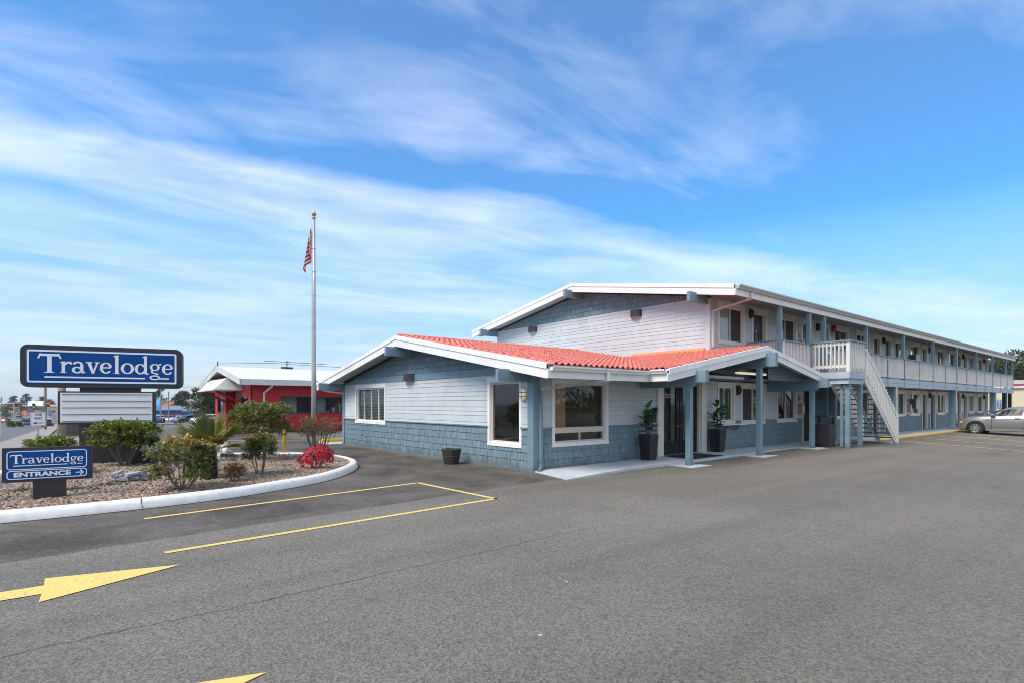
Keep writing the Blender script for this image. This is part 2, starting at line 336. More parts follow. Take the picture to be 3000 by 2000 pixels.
# ------------------------------------------------------------------ asphalt
def asphalt_material():
    m = bpy.data.materials.new('asphalt'); m.use_nodes = True
    t = m.node_tree; t.nodes.clear(); q = G(t)
    o = q.n('ShaderNodeOutputMaterial'); b = q.n('ShaderNodeBsdfPrincipled'); q.link(b.outputs[0], o.inputs[0])
    geo = q.n('ShaderNodeNewGeometry'); pos = geo.outputs['Position']
    sp = q.n('ShaderNodeSeparateXYZ'); q.link(pos, sp.inputs[0]); X, Y = sp.outputs[0], sp.outputs[1]
    def nz(scale, detail=4, rough=0.6, vec=pos, dist=0):
        n = q.n('ShaderNodeTexNoise', i_Scale=scale, i_Detail=detail, i_Roughness=rough, i_Distortion=dist); q.link(vec, n.inputs['Vector']); return n.outputs['Fac']
    big = nz(0.16, 4, 0.55); mid = nz(0.9, 5, 0.65); fin = nz(130, 3, 0.7)
    vo = q.n('ShaderNodeTexVoronoi', i_Scale=70.0); q.link(pos, vo.inputs['Vector'])
    vo2 = q.n('ShaderNodeTexVoronoi', i_Scale=23.0); q.link(pos, vo2.inputs['Vector'])
    # newer lot: greyish-brown; older strip towards the garden: darker and patched
    new = q.mix(q.mapr(big, 0.36, 0.64, 0, 1), (0.150, 0.137, 0.112), (0.206, 0.189, 0.156))
    new = q.mix(q.m('MULTIPLY', q.mapr(mid, 0.52, 0.74, 0, 1), 0.28), new, (0.115, 0.099, 0.083))
    old = q.mix(q.mapr(nz(0.7, 6, 0.7, dist=0.6), 0.38, 0.62, 0, 1), (0.070, 0.060, 0.049), (0.150, 0.133, 0.115))
    edge = q.m('ADD', q.m('MULTIPLY', X, 0.115), 7.55)
    wob = q.m('MULTIPLY', q.m('SUBTRACT', nz(1.6, 5), 0.5), 0.16)
    dd = q.m('SUBTRACT', q.m('ADD', Y, wob), edge)
    isold = q.mapr(dd, -0.02, 0.05, 0, 1)
    isold = q.m('MULTIPLY', isold, q.mapr(X, 8.0, 8.5, 1, 0))
    isold = q.m('MULTIPLY', isold, q.mapr(Y, 40, 60, 1, 0.35))
    c = q.mix(isold, new, old)
    seam = q.m('MULTIPLY', q.mapr(q.m('ABSOLUTE', q.m('SUBTRACT', dd, -0.06)), 0.0, 0.085, 1, 0), q.mapr(X, 5.5, 9.0, 1, 0))
    c = q.mix(q.m('MULTIPLY', seam, 0.45), c, (0.19, 0.185, 0.18))
    # tyre-polished lanes, drips and old sealed patches
    mp = q.n('ShaderNodeMapping'); q.link(pos, mp.inputs[0]); mp.inputs['Scale'].default_value = (0.05, 0.75, 1)
    lane = nz(1.0, 4, 0.55, vec=mp.outputs[0])
    c = q.mix(q.m('MULTIPLY', q.mapr(lane, 0.52, 0.70, 0, 1), 0.48), c, (0.098, 0.086, 0.072))
    c = q.mix(q.m('MULTIPLY', q.mapr(lane, 0.46, 0.30, 0, 1), 0.40), c, (0.265, 0.212, 0.185))
    vd = q.n('ShaderNodeTexVoronoi', i_Scale=0.42); q.link(pos, vd.inputs['Vector'])
    drip = q.m('MULTIPLY', q.mapr(q.m('ADD', vd.outputs['Distance'], q.m('MULTIPLY', nz(5, 4), 0.12)), 0.10, 0.24, 1, 0), q.mapr(nz(0.35, 2), 0.48, 0.58, 0, 1))
    c = q.mix(q.m('MULTIPLY', drip, 0.65), c, (0.060, 0.054, 0.048))
    # damp, mossy, brown soil stain along the office walls
    moss = q.m('MULTIPLY', q.mapr(q.m('ABSOLUTE', q.m('SUBTRACT', X, 7.9)), 0.2, 1.6, 1, 0), q.mapr(nz(1.3, 6, 0.7), 0.40, 0.62, 0, 1))
    moss = q.m('MULTIPLY', moss, q.mapr(Y, 8.6, 9.2, 0, 1))
    c = q.mix(q.m('MULTIPLY', moss, 0.75), c, (0.075, 0.065, 0.040))
    brown = q.m('MULTIPLY', q.mapr(q.m('ABSOLUTE', q.m('SUBTRACT', Y, 8.0)), 0.2, 1.0, 1, 0), q.mapr(nz(0.8, 6, 0.7), 0.42, 0.66, 0, 1))
    brown = q.m('MULTIPLY', brown, q.mapr(X, 9, 12, 0, 1))
    c = q.mix(q.m('MULTIPLY', brown, 0.55), c, (0.085, 0.064, 0.045))
    # the long crack across the lot
    w1 = q.m('MULTIPLY', q.m('SUBTRACT', nz(0.9, 3, vec=pos), 0.5), 0.30); w2 = q.m('MULTIPLY', q.m('SUBTRACT', nz(9, 3, vec=pos), 0.5), 0.07)
    cr = q.m('ABSOLUTE', q.m('SUBTRACT', q.m('ADD', q.m('ADD', Y, w1), w2), q.m('ADD', q.m('MULTIPLY', X, 0.035), 4.72)))
    crw = q.m('MULTIPLY', q.mapr(cr, 0.004, 0.017, 1, 0), q.mapr(X, 3.6, 6.5, 1, 0.0))
    crw = q.m('MULTIPLY', crw, q.mapr(nz(3.0, 3), 0.30, 0.42, 0.25, 1))
    c = q.mix(q.m('MULTIPLY', crw, 0.55), c, (0.022, 0.02, 0.018))
    # aggregate: light and dark stones in the binder
    agg = q.mapr(vo.outputs['Color'], 0, 1, 0.52, 1.50)
    c = q.mix(1.0, c, agg, 'MULTIPLY')
    c = q.mix(q.mapr(fin, 0.56, 0.72, 0, 0.42), c, (0.045, 0.042, 0.040))
    pit = q.mapr(vo2.outputs['Distance'], 0.0, 0.16, 0.55, 0)
    c = q.mix(q.m('MULTIPLY', pit, q.mapr(nz(6, 3), 0.5, 0.6, 0, 1)), c, (0.035, 0.033, 0.03))
    # dried white paint drops in front of the office door
    vp = q.n('ShaderNodeTexVoronoi', i_Scale=7.0); q.link(pos, vp.inputs['Vector'])
    sm = q.mapr(nz(38, 2), 0.3, 0.7, -0.012, 0.012)
    sz = q.m('ADD', q.mapr(vp.outputs['Color'], 0.45, 1.0, -0.03, 0.15), sm)
    drop = q.mapr(q.m('SUBTRACT', sz, vp.outputs['Distance']), 0.0, 0.01, 0, 1)
    r2 = q.m('ADD', q.m('POWER', q.m('DIVIDE', q.m('SUBTRACT', X, 2.95), 1.0), 2), q.m('POWER', q.m('DIVIDE', q.m('SUBTRACT', Y, 3.45), 0.85), 2))
    drop = q.m('MULTIPLY', drop, q.mapr(r2, 0.5, 1.0, 1, 0))
    c = q.mix(drop, c, (0.62, 0.63, 0.66))
    q.link(c, b.inputs['Base Color'])
    b.inputs['Roughness'].default_value = 0.86; b.inputs['Specular IOR Level'].default_value = 0.28
    h = q.m('ADD', q.m('MULTIPLY', vo.outputs['Distance'], 0.7), q.m('MULTIPLY', fin, 0.6))
    h = q.m('SUBTRACT', h, q.m('MULTIPLY', crw, 1.5))
    bp = q.n('ShaderNodeBump', i_Strength=0.55, i_Distance=0.012); q.link(h, bp.inputs['Height']); q.link(bp.outputs[0], b.inputs['Normal'])
    return m
M_ASPH = asphalt_material()
M_STREET = material('street_asphalt', (0.135, 0.133, 0.135), 0.85, 0.12, 0.6, 0.3, 60, coord='Object', streak=((0.9, 0.05, 1), 0.35, (0.10, 0.098, 0.098)))
M_WALK = material('sidewalk_concrete', (0.30, 0.265, 0.225), 0.85, 0.12, 1.2, 0.3, 60, streak=((1, 1, 1), 0.4, (0.20, 0.175, 0.15)))
M_LOTF = material('dealer_lot_asphalt', (0.19, 0.185, 0.18), 0.9, 0.1, 0.4)
def paint_material(name, col, hole=0.585, under=(0.10, 0.095, 0.09)):
    m = bpy.data.materials.new(name); m.use_nodes = True
    t = m.node_tree; t.nodes.clear(); q = G(t)
    o = q.n('ShaderNodeOutputMaterial'); b = q.n('ShaderNodeBsdfPrincipled'); q.link(b.outputs[0], o.inputs[0])
    geo = q.n('ShaderNodeNewGeometry')
    n1 = q.n('ShaderNodeTexNoise', i_Scale=70.0, i_Detail=4, i_Roughness=0.7); q.link(geo.outputs['Position'], n1.inputs['Vector'])
    n2 = q.n('ShaderNodeTexNoise', i_Scale=2.2, i_Detail=4); q.link(geo.outputs['Position'], n2.inputs['Vector'])
    f = q.m('ADD', n1.outputs['Fac'], q.m('MULTIPLY', q.m('SUBTRACT', n2.outputs['Fac'], 0.5), 0.25))
    c = q.mix(q.mapr(n2.outputs['Fac'], 0.3, 0.7, 0, 1), tuple(k * 0.92 for k in col), col)
    c = q.mix(q.mapr(f, hole, hole + 0.08, 0, 1), c, under)
    q.link(c, b.inputs['Base Color']); b.inputs['Roughness'].default_value = 0.7
    bp = q.n('ShaderNodeBump', i_Strength=0.4, i_Distance=0.008); q.link(n1.outputs['Fac'], bp.inputs['Height']); q.link(bp.outputs[0], b.inputs['Normal'])
    return m
M_YPAINT = paint_material('yellow_road_paint', (0.83, 0.60, 0.17))
M_WPAINT = paint_material('white_road_paint', (0.62, 0.62, 0.60))

xs, ys = near_grid()
mb = MB()
mb.v = [(x, y, TZ(x, y)) for y in ys for x in xs]; nx = len(xs)
for j in range(len(ys) - 1):
    for i in range(nx - 1):
        a = j * nx + i; mb.f.append((a, a + 1, a + nx + 1, a + nx)); mb.lv.append(0); mb.mi.append(0)
ground = mb.build('ground', M_ASPH, smooth=True, fix=False); tag(ground, kind='structure')

def sheet(name, pts, dz, mat, kind='structure', step=1.0, label=None):
    """a strip draped on the ground: list of (left xy, right xy) stations"""
    b = MB(); prev = None; n = 0
    for (l, r) in pts:
        k = max(1, int((Vector(l) - Vector(r)).length / step))
        b.v += [(lerp(l[0], r[0], i / k), lerp(l[1], r[1], i / k), 0) for i in range(k + 1)] if prev is None or prev == k else [(lerp(l[0], r[0], i / prev), lerp(l[1], r[1], i / prev), 0) for i in range(prev + 1)]
        prev = prev or k; n += 1
    b.v = [(x, y, TZ(x, y) + dz) for x, y, _ in b.v]
    for j in range(n - 1):
        for i in range(prev):
            a = j * (prev + 1) + i; b.f.append((a, a + 1, a + prev + 2, a + prev + 1)); b.lv.append(0); b.mi.append(0)
    o = b.build(name, mat); tag(o, label, kind=kind); return o
def paint_line(a, b_, w, mat, dz=0.006, name='painted_line'):
    a, b_ = Vector(a), Vector(b_); d = (b_ - a).normalized(); n = Vector((-d.y, d.x)) * w / 2
    k = max(1, int((b_ - a).length / 0.5))
    return sheet(name, [((a + d * 0 + (b_ - a) * (i / k) + n)[:], (a + (b_ - a) * (i / k) - n)[:]) for i in range(k + 1)], dz, mat, step=5)

# street downhill on the left, its kerb and pavement
yl = [-30 + 4 * i for i in range(18)] + [46 + 8 * i for i in range(28)]
sheet('street', [((-19, y), (-3.05, y)) for y in yl], 0.012, M_STREET, step=3)
kb = MB()
for a, b_ in zip(yl[:-1], yl[1:]):
    z0, z1 = TZ(-3, a), TZ(-3, b_)
    kb.hexa([(-3.2, a, z0 - .1), (-3.0, a, z0 - .1), (-3.0, b_, z1 - .1), (-3.2, b_, z1 - .1), (-3.17, a, z0 + .10), (-3.0, a, z0 + .11), (-3.0, b_, z1 + .11), (-3.17, b_, z1 + .10)])
tag(kb.build('street_kerb', M_WALK), kind='structure')
sheet('sidewalk', [((-3.0, y), (-1.15, y)) for y in yl], 0.105, M_WALK, step=1)
sheet('sidewalk_ramp', [((-1.14, y), (0.9, y)) for y in [19.6 + 2 * i for i in range(13)]], 0.03, M_WALK, step=1)
for yy in range(24, 200, 9):
    paint_line((-7.0, yy), (-7.0, yy + 3), 0.12, M_WPAINT, 0.025)
    paint_line((-11.2, yy), (-11.2, yy + 3), 0.12, M_WPAINT, 0.025)
# side drive's far kerb strip and the car dealer's forecourt
sheet('forecourt_walk', [((2.0 + i * 0.5, 56 + i * 1.2), (2.9 + i * 0.5 + 26, 52 + i * 1.2)) for i in range(4)], 0.03, M_WALK, step=3)
sheet('dealer_forecourt', [((1.0, y), (60, y)) for y in range(96, 200, 8)], 0.06, M_LOTF, step=6)

# parking-lot paint
for a, b_ in (((0.83, 9.15), (5.56, 9.85)), ((5.50, 9.86), (5.60, 7.33)), ((5.66, 7.38), (0.81, 6.93))):
    paint_line(a, b_, 0.09, M_YPAINT)
def flat_poly(name, poly, mat, dz):
    b = MB(); b.add([(x, y, TZ(x, y) + dz) for x, y in poly], [tuple(range(len(poly)))]); o = b.build(name, mat, fix=False)
    return tag(o, kind='structure')
flat_poly('painted_arrow', [(-2.6, 6.09), (-0.17, 6.07), (-0.18, 5.83), (0.88, 6.31), (-0.16, 6.59), (-0.16, 6.34), (-2.6, 6.34)], M_YPAINT, 0.007)
flat_poly('painted_arrow', [(-2.3, 3.28), (-0.15, 3.28), (-0.15, 3.06), (0.92, 3.46), (-0.13, 3.82), (-0.13, 3.56), (-2.3, 3.56)], M_YPAINT, 0.007)
for x in (26.45, 29.45, 32.5, 35.6, 38.7, 41.8, 44.9, 48):
    paint_line((x, 7.95), (x, 2.6), 0.10, M_YPAINT, 0.012)
paint_line((9.0, 22.9), (5.2, 26.6), 0.10, M_YPAINT, 0.008)

# walkway slab along the office and the wing, with its yellow kerb
def slab_z(x): return 0.045 + 0.05 * S(9, 15, x) + 0.04 * S(19, 25, x)
sl = MB(); stn = [8.12, 8.9, 9.7, 10.5, 11.3, 11.9, 12.1, 12.9, 13.1, 14, 15, 16, 17, 18, 19, 20, 21, 22, 24, 26, 27.8]
def slab_front(x): return 8.22 + 0.30 * S(8.1, 11.0, x)
for a, b_ in zip(stn[:-1], stn[1:]):
    ya, yb = slab_front(a), slab_front(b_)
    bk = 9.735
    za, zb = slab_z(a), slab_z(b_)
    if a < 8.5: za = 0.02
    sl.hexa([(a, ya, -0.3), (b_, yb, -0.3), (b_, bk, -0.3), (max(a, 8.5) if a < 8.5 else a, bk, -0.3),
             (a, ya, za), (b_, yb, zb), (b_, bk, zb), (max(a, 8.5) if a < 8.5 else a, bk, za)])
for px_ in (12.5, 16.15, 19.75):
    sl.box(px_ - .42, px_ + .42, 7.82, slab_front(px_) - 0.002, -0.2, TZ(px_, 8) + 0.012)
tag(sl.build('walkway_slab', M_CONC), kind='structure')
sl = MB()
for i in range(14):
    a = 27.803 + i * 2.05
    sl.box(a, a + 2.046, 8.30, 9.735, -0.3, 0.135)
tag(sl.build('wing_walkway', M_CONC), kind='structure')
yk = MB()
for i in range(14):
    a = 26.4 + i * 2.15
    yk.hexa([(a, 8.05, -0.3), (a + 2.145, 8.05, -0.3), (a + 2.145, 8.297, -0.3), (a, 8.297, -0.3), (a, 8.08, 0.125), (a + 2.145, 8.08, 0.125), (a + 2.145, 8.297, 0.139), (a, 8.297, 0.139)])
tag(yk.build('yellow_kerb', M_YEL), kind='structure')
yk = MB(); yk.hexa([(7.9, 22.25, -.2), (13, 22.6, -.2), (13, 23.0, -.2), (7.9, 22.6, -.2), (8.1, 22.3, .14), (13, 22.65, .14), (13, 22.95, .14), (8.1, 22.55, .14)])
tag(yk.build('yellow_kerb', M_YEL), kind='structure')
tag(MB().hexa([(7.9, 21.12, -.2), (13, 21.12, -.2), (13, 22.64, -.2), (8.0, 22.24, -.2), (7.9, 21.12, .03), (13, 21.12, .03), (13, 22.64, .03), (8.0, 22.24, .03)]).build('rear_slab', M_CONC), kind='structure')

# ------------------------------------------------------------------ planting bed, kerb, gravel
BED = [(-1.25, 10.0), (-0.7, 10.0), (0.22, 9.98), (1.3, 10.05), (2.29, 10.27), (3.14, 10.66), (4.06, 11.14), (4.75, 11.80), (5.41, 12.67),
       (5.88, 13.6), (6.06, 14.6), (5.98, 15.75), (5.55, 16.6), (4.9, 17.2), (3.79, 17.95), (2.4, 18.5), (0.8, 18.75), (-1.25, 18.8)]
def smooth_loop(p, it=2):
    for _ in range(it):
        q = []
        for i in range(len(p)):
            a, b_ = Vector(p[i]), Vector(p[(i + 1) % len(p)])
            q += [a.lerp(b_, .25), a.lerp(b_, .75)]
        p = q
    return [Vector(v) for v in p]
loop = smooth_loop(BED, 2)
cen = Vector((2.2, 14.0))
def offset_loop(lp, d):
    o = []
    for i in range(len(lp)):
        a, b_ = lp[i - 1], lp[(i + 1) % len(lp)]
        tng = (b_ - a).normalized(); n = Vector((-tng.y, tng.x))   # inward for ccw
        o.append(lp[i] + n * d)
    return o
M_KERBW = material('white_kerb_paint', (0.82, 0.80, 0.77), 0.6, 0.05, 4.0, 0.5, 45, streak=((7, 7, 9), 0.55, (0.46, 0.45, 0.42)))
kb = MB(); prof = [(0.0, -0.15), (0.0, 0.0), (0.02, 0.10), (0.055, 0.145), (0.10, 0.158), (0.17, 0.155), (0.20, 0.125), (0.20, -0.1)]
rings = []
for d, z in prof:
    lp = offset_loop(loop, d)
    rings.append([(p.x, p.y, z + 0.006 * mnoise.noise(Vector((p.x * 2, p.y * 2, z * 9))) if z > 0.05 else z) for p in lp])
n = len(loop)
for r in rings: kb.v += r
for i in range(len(prof) - 1):
    for j in range(n):
        kb.f.append((i * n + j, i * n + (j + 1) % n, (i + 1) * n + (j + 1) % n, (i + 1) * n + j)); kb.lv.append(0); kb.mi.append(0)
tag(kb.build('garden_kerb', M_KERBW, smooth=True), kind='structure')
dl = MB(); o0, o1 = offset_loop(loop, .012), offset_loop(loop, -.045)
for j in range(n):
    k = (j + 1) % n; w_ = [.5 + .5 * mnoise.noise(Vector((loop[i].x * 1.7, loop[i].y * 1.7, 8))) for i in (j, k)]
    a, b_, c_, d_ = o0[j], o0[k], loop[k].lerp(o1[k], .3 + w_[1]), loop[j].lerp(o1[j], .3 + w_[0])
    dl.quad((a.x, a.y, .006), (b_.x, b_.y, .006), (c_.x, c_.y, .005), (d_.x, d_.y, .005))
tag(dl.build('kerb_dirt', material('gutter_dirt', (.035, .028, .020), .95, .4, 12, .5, 40), fix=False), kind='structure')
for jx in (9, 33, 47):                                  # cracks across the kerb
    b = MB(); p, q = loop[jx], loop[(jx + 1) % n]; tdir = (q - p).normalized(); nn = Vector((-tdir.y, tdir.x))
    for (d0, z0), (d1, z1) in zip(prof[1:-1], prof[2:]):
        e = .004 + .003 * math.sin(d0 * 60)
        a0, a1 = p + nn * d0 + tdir * .03 * math.sin(z0 * 40), p + nn * d1 + tdir * .03 * math.sin(z1 * 40)
        o = Vector((0, 0, .004)) - Vector((nn.x, nn.y, 0)) * .004
        b.quad(Vector((*(a0 - tdir * e), z0)) + o, Vector((*(a0 + tdir * e), z0)) + o, Vector((*(a1 + tdir * e), z1)) + o, Vector((*(a1 - tdir * e), z1)) + o)
    tag(b.build('kerb_crack', M_DARK, fix=False), kind='structure')
def bed_z(x, y): return 0.10 + 0.05 * math.exp(-((x - 1.8) ** 2 / 9 + (y - 14) ** 2 / 10)) + 0.02 * mnoise.noise(Vector((x * .7, y * .7, 3)))
inner = offset_loop(loop, 0.19)
def inside(p, poly):
    c = False; j = len(poly) - 1
    for i in range(len(poly)):
        a, b_ = poly[i], poly[j]
        if (a.y > p[1]) != (b_.y > p[1]) and p[0] < (b_.x - a.x) * (p[1] - a.y) / (b_.y - a.y) + a.x: c = not c
        j = i
    return c
M_SOIL = material('bed_soil', (0.085, 0.068, 0.052), 0.95, 0.25, 9.0, 0.5, 60)
sb = MB(); rr = []
for f in (1.0, 0.8, 0.6, 0.4, 0.2):
    rr.append([cen + (p - cen) * f for p in inner])
for r in rr: sb.v += [(p.x, p.y, bed_z(p.x, p.y) - 0.012) for p in r]
sb.v.append((cen.x, cen.y, bed_z(*cen)))
for i in range(4):
    for j in range(n): sb.f.append((i * n + j, i * n + (j + 1) % n, (i + 1) * n + (j + 1) % n, (i + 1) * n + j)); sb.lv.append(0); sb.mi.append(0)
for j in range(n): sb.f.append((4 * n + j, 4 * n + (j + 1) % n, 5 * n)); sb.lv.append(0); sb.mi.append(0)
tag(sb.build('planting_bed', M_SOIL, smooth=True), kind='structure')
M_PEB = leaf_material('river_pebbles', [(0.09, 0.07, 0.055), (0.20, 0.145, 0.10), (0.33, 0.23, 0.15), (0.24, 0.205, 0.175), (0.42, 0.34, 0.26), (0.36, 0.18, 0.09), (0.17, 0.15, 0.13)], 0.6, 0)
PH = (1 + 5 ** .5) / 2
ICO = [Vector(v).normalized() for v in ((-1, PH, 0), (1, PH, 0), (-1, -PH, 0), (1, -PH, 0), (0, -1, PH), (0, 1, PH), (0, -1, -PH), (0, 1, -PH), (PH, 0, -1), (PH, 0, 1), (-PH, 0, -1), (-PH, 0, 1))]
ICOF = [(0, 11, 5), (0, 5, 1), (0, 1, 7), (0, 7, 10), (0, 10, 11), (1, 5, 9), (5, 11, 4), (11, 10, 2), (10, 7, 6), (7, 1, 8), (3, 9, 4), (3, 4, 2), (3, 2, 6), (3, 6, 8), (3, 8, 9), (4, 9, 5), (2, 4, 11), (6, 2, 10), (8, 6, 7), (9, 8, 1)]
pb = MB(); rg = random.Random(3)
x0, x1, y0, y1 = -1.2, 6.1, 10.0, 18.8
cnt = 0
for k in range(46000):
    x, y = rg.uniform(x0, x1), rg.uniform(y0, y1)
    if rg.random() > 1.15 - (y - 10) / 11: continue
    if not inside((x, y), inner): continue
    r = rg.uniform(0.015, 0.035) * (1.25 if rg.random() < .08 else 1)
    a = rg.uniform(0, 6.283); ca, sa = math.cos(a), math.sin(a); el = rg.uniform(1.0, 1.7); fl = rg.uniform(.45, .75)
    tl = rg.uniform(-.35, .35); z = bed_z(x, y) + r * .25
    lvv = rg.random()
    pts = []
    for v in ICO:
        px, py, pz = v.x * r * el, v.y * r, v.z * r * fl
        pz += px * tl
        pts.append((x + px * ca - py * sa, y + px * sa + py * ca, z + pz))
    pb.add(pts, ICOF, lvv)
peb = pb.build('river_gravel', M_PEB, smooth=True, attr=True, fix=False)
tag(peb, 'tan and grey river pebbles covering the planting bed', 'gravel', kind='stuff')
# ------------------------------------------------------------------ wall, cladding, window and door builders
def P3(pl, c, u, o, z): return (c - o, u, z) if pl == 'X' else (u, c - o, z)
def pbox(mb, pl, c, u0, u1, o0, o1, z0, z1, lv=0):
    if pl == 'X': return mb.box(c - o1, c - o0, u0, u1, z0, z1, lv)
    return mb.box(u0, u1, c - o1, c - o0, z0, z1, lv)
def wall_cells(mb, pl, c, u0, u1, z0, z1, holes, thick=0.14, out=0.0):
    us = sorted({u0, u1, *[h[0] for h in holes], *[h[1] for h in holes]}); us = [u for u in us if u0 <= u <= u1]
    zs = sorted({z0, z1, *[h[2] for h in holes], *[h[3] for h in holes]}); zs = [z for z in zs if z0 <= z <= z1]
    for i in range(len(us) - 1):
        run = None
        for j in range(len(zs) - 1):
            um, zm = (us[i] + us[i + 1]) / 2, (zs[j] + zs[j + 1]) / 2
            hole = any(h[0] < um < h[1] and h[2] < zm < h[3] for h in holes)
            if not hole: run = (run[0], zs[j + 1]) if run else (zs[j], zs[j + 1])
            if (hole or j == len(zs) - 2) and run:
                pbox(mb, pl, c, us[i], us[i + 1], -thick, out, *run); run = None
PIECES = {}
def add_piece(root, name, parent, mat, pts):
    c = sum((Vector(p) for p in pts), Vector()) / 8
    ext = (Vector(pts[0]) - Vector(pts[6])).length
    PIECES.setdefault((root.name, name), []).append((ext / (c - CAM).length, parent, mat, pts))
def free_runs(u0, u1, z0, z1, holes):
    runs = [(u0, u1)]
    for h in holes:
        if h[3] <= z0 + .012 or h[2] >= z1 - .012: continue
        nr = []
        for a, b_ in runs:
            if h[1] <= a or h[0] >= b_: nr.append((a, b_)); continue
            if h[0] > a: nr.append((a, h[0]))
            if h[1] < b_: nr.append((h[1], b_))
        runs = nr
    return [r for r in runs if r[1] - r[0] > .02]
def partials(z0, z1, holes, u0, u1):
    """the slivers of a course left over below or above an opening that cuts into it"""
    for h in holes:
        if h[3] <= z0 + .012 or h[2] >= z1 - .012: continue
        a, b_ = max(u0, h[0]), min(u1, h[1])
        if b_ - a < .03: continue
        if h[2] > z0 + .018: yield a, b_, z0, h[2]
        if h[3] < z1 - .018: yield a, b_, h[3], z1
def piece_pts(pl, c, u0, u1, z0, z1l, z1r, ob, ot):
    return [P3(pl, c, u0, 0.001, z0), P3(pl, c, u1, 0.001, z0), P3(pl, c, u1, ob, z0), P3(pl, c, u0, ob, z0),
            P3(pl, c, u0, 0.001, z1l), P3(pl, c, u1, 0.001, z1r), P3(pl, c, u1, ot, z1r), P3(pl, c, u0, ot, z1l)]
def clapboards(root, parent, pl, c, u0, u1, edges, holes, mat, seed=1, maxlen=3.7, zcap=None):
    rg = random.Random(seed)
    for z0, z1 in zip(edges[:-1], edges[1:]):
        for a, b_ in free_runs(u0, u1, z0, z1, holes):
            cut = a
            while cut < b_ - .01:
                L = rg.uniform(.55, 1.0) * maxlen
                e = b_ if cut + L > b_ - .5 else cut + L
                ta = tb = z1 - 0.003
                if zcap: ta, tb = min(ta, zcap(cut)), min(tb, zcap(e))
                if max(ta, tb) > z0 + .01:
                    add_piece(root, 'clapboard', parent, mat, piece_pts(pl, c, cut + .0015, e - .0015, z0, max(ta, z0 + .004), max(tb, z0 + .004), 0.022 + rg.uniform(-.001, .001), 0.012))
                cut = e
        for a, b_, za_, zb_ in partials(z0, z1, holes, u0, u1):
            add_piece(root, 'clapboard', parent, mat, piece_pts(pl, c, a, b_, za_, zb_, zb_, 0.030, 0.014))
def shingles(root, parent, pl, c, u0, u1, z0, rows, rh, holes, mat, seed=1, zcap=None, wmin=.10, wmax=.22):
    rg = random.Random(seed)
    for r in range(rows):
        za, zb = z0 + r * rh, z0 + (r + 1) * rh
        for a, b_ in free_runs(u0, u1, za, zb, holes):
            cut = a
            while cut < b_ - .01:
                w = rg.uniform(wmin, wmax); e = b_ if cut + w > b_ - .07 else cut + w
                ta = tb = zb - .004
                if zcap:
                    ta, tb = min(ta, zcap(cut)), min(tb, zcap(e))
                if max(ta, tb) > za + .012:
                    j = rg.uniform(-.003, .003)
                    add_piece(root, 'shingle', parent, mat, piece_pts(pl, c, cut + .0045, e - .0045, za + j + .003, max(ta, za + .006), max(tb, za + .006), 0.027 + rg.uniform(-.003, .004), 0.013))
                cut = e
        for a, b_, zl_, zh_ in partials(za, zb, holes, u0, u1):
            k_ = max(1, int((b_ - a) / .16))
            for i in range(k_):
                p, q = lerp(a, b_, i / k_), lerp(a, b_, (i + 1) / k_)
                add_piece(root, 'shingle', parent, mat, piece_pts(pl, c, p + .006, q - .006, zl_ + .003, zh_, zh_, 0.031, 0.015))
def flush_pieces(limit=300):
    for (rname, name), lst in PIECES.items():
        lst.sort(key=lambda q: -q[0])
        rest = {}
        for i, (s_, parent, mat, pts) in enumerate(lst):
            if i < limit: MB().hexa(pts).build(name, mat, parent)
            else: rest.setdefault((parent.name, mat.name), (parent, mat, MB()))[2].hexa(pts)
        for parent, mat, b_ in rest.values():
            o = b_.build({'shingle': 'shingle_courses', 'clapboard': 'clapboard_courses', 'roof_tile': 'roof_tile_courses'}.get(name, name), mat, parent); o['kind'] = 'stuff'
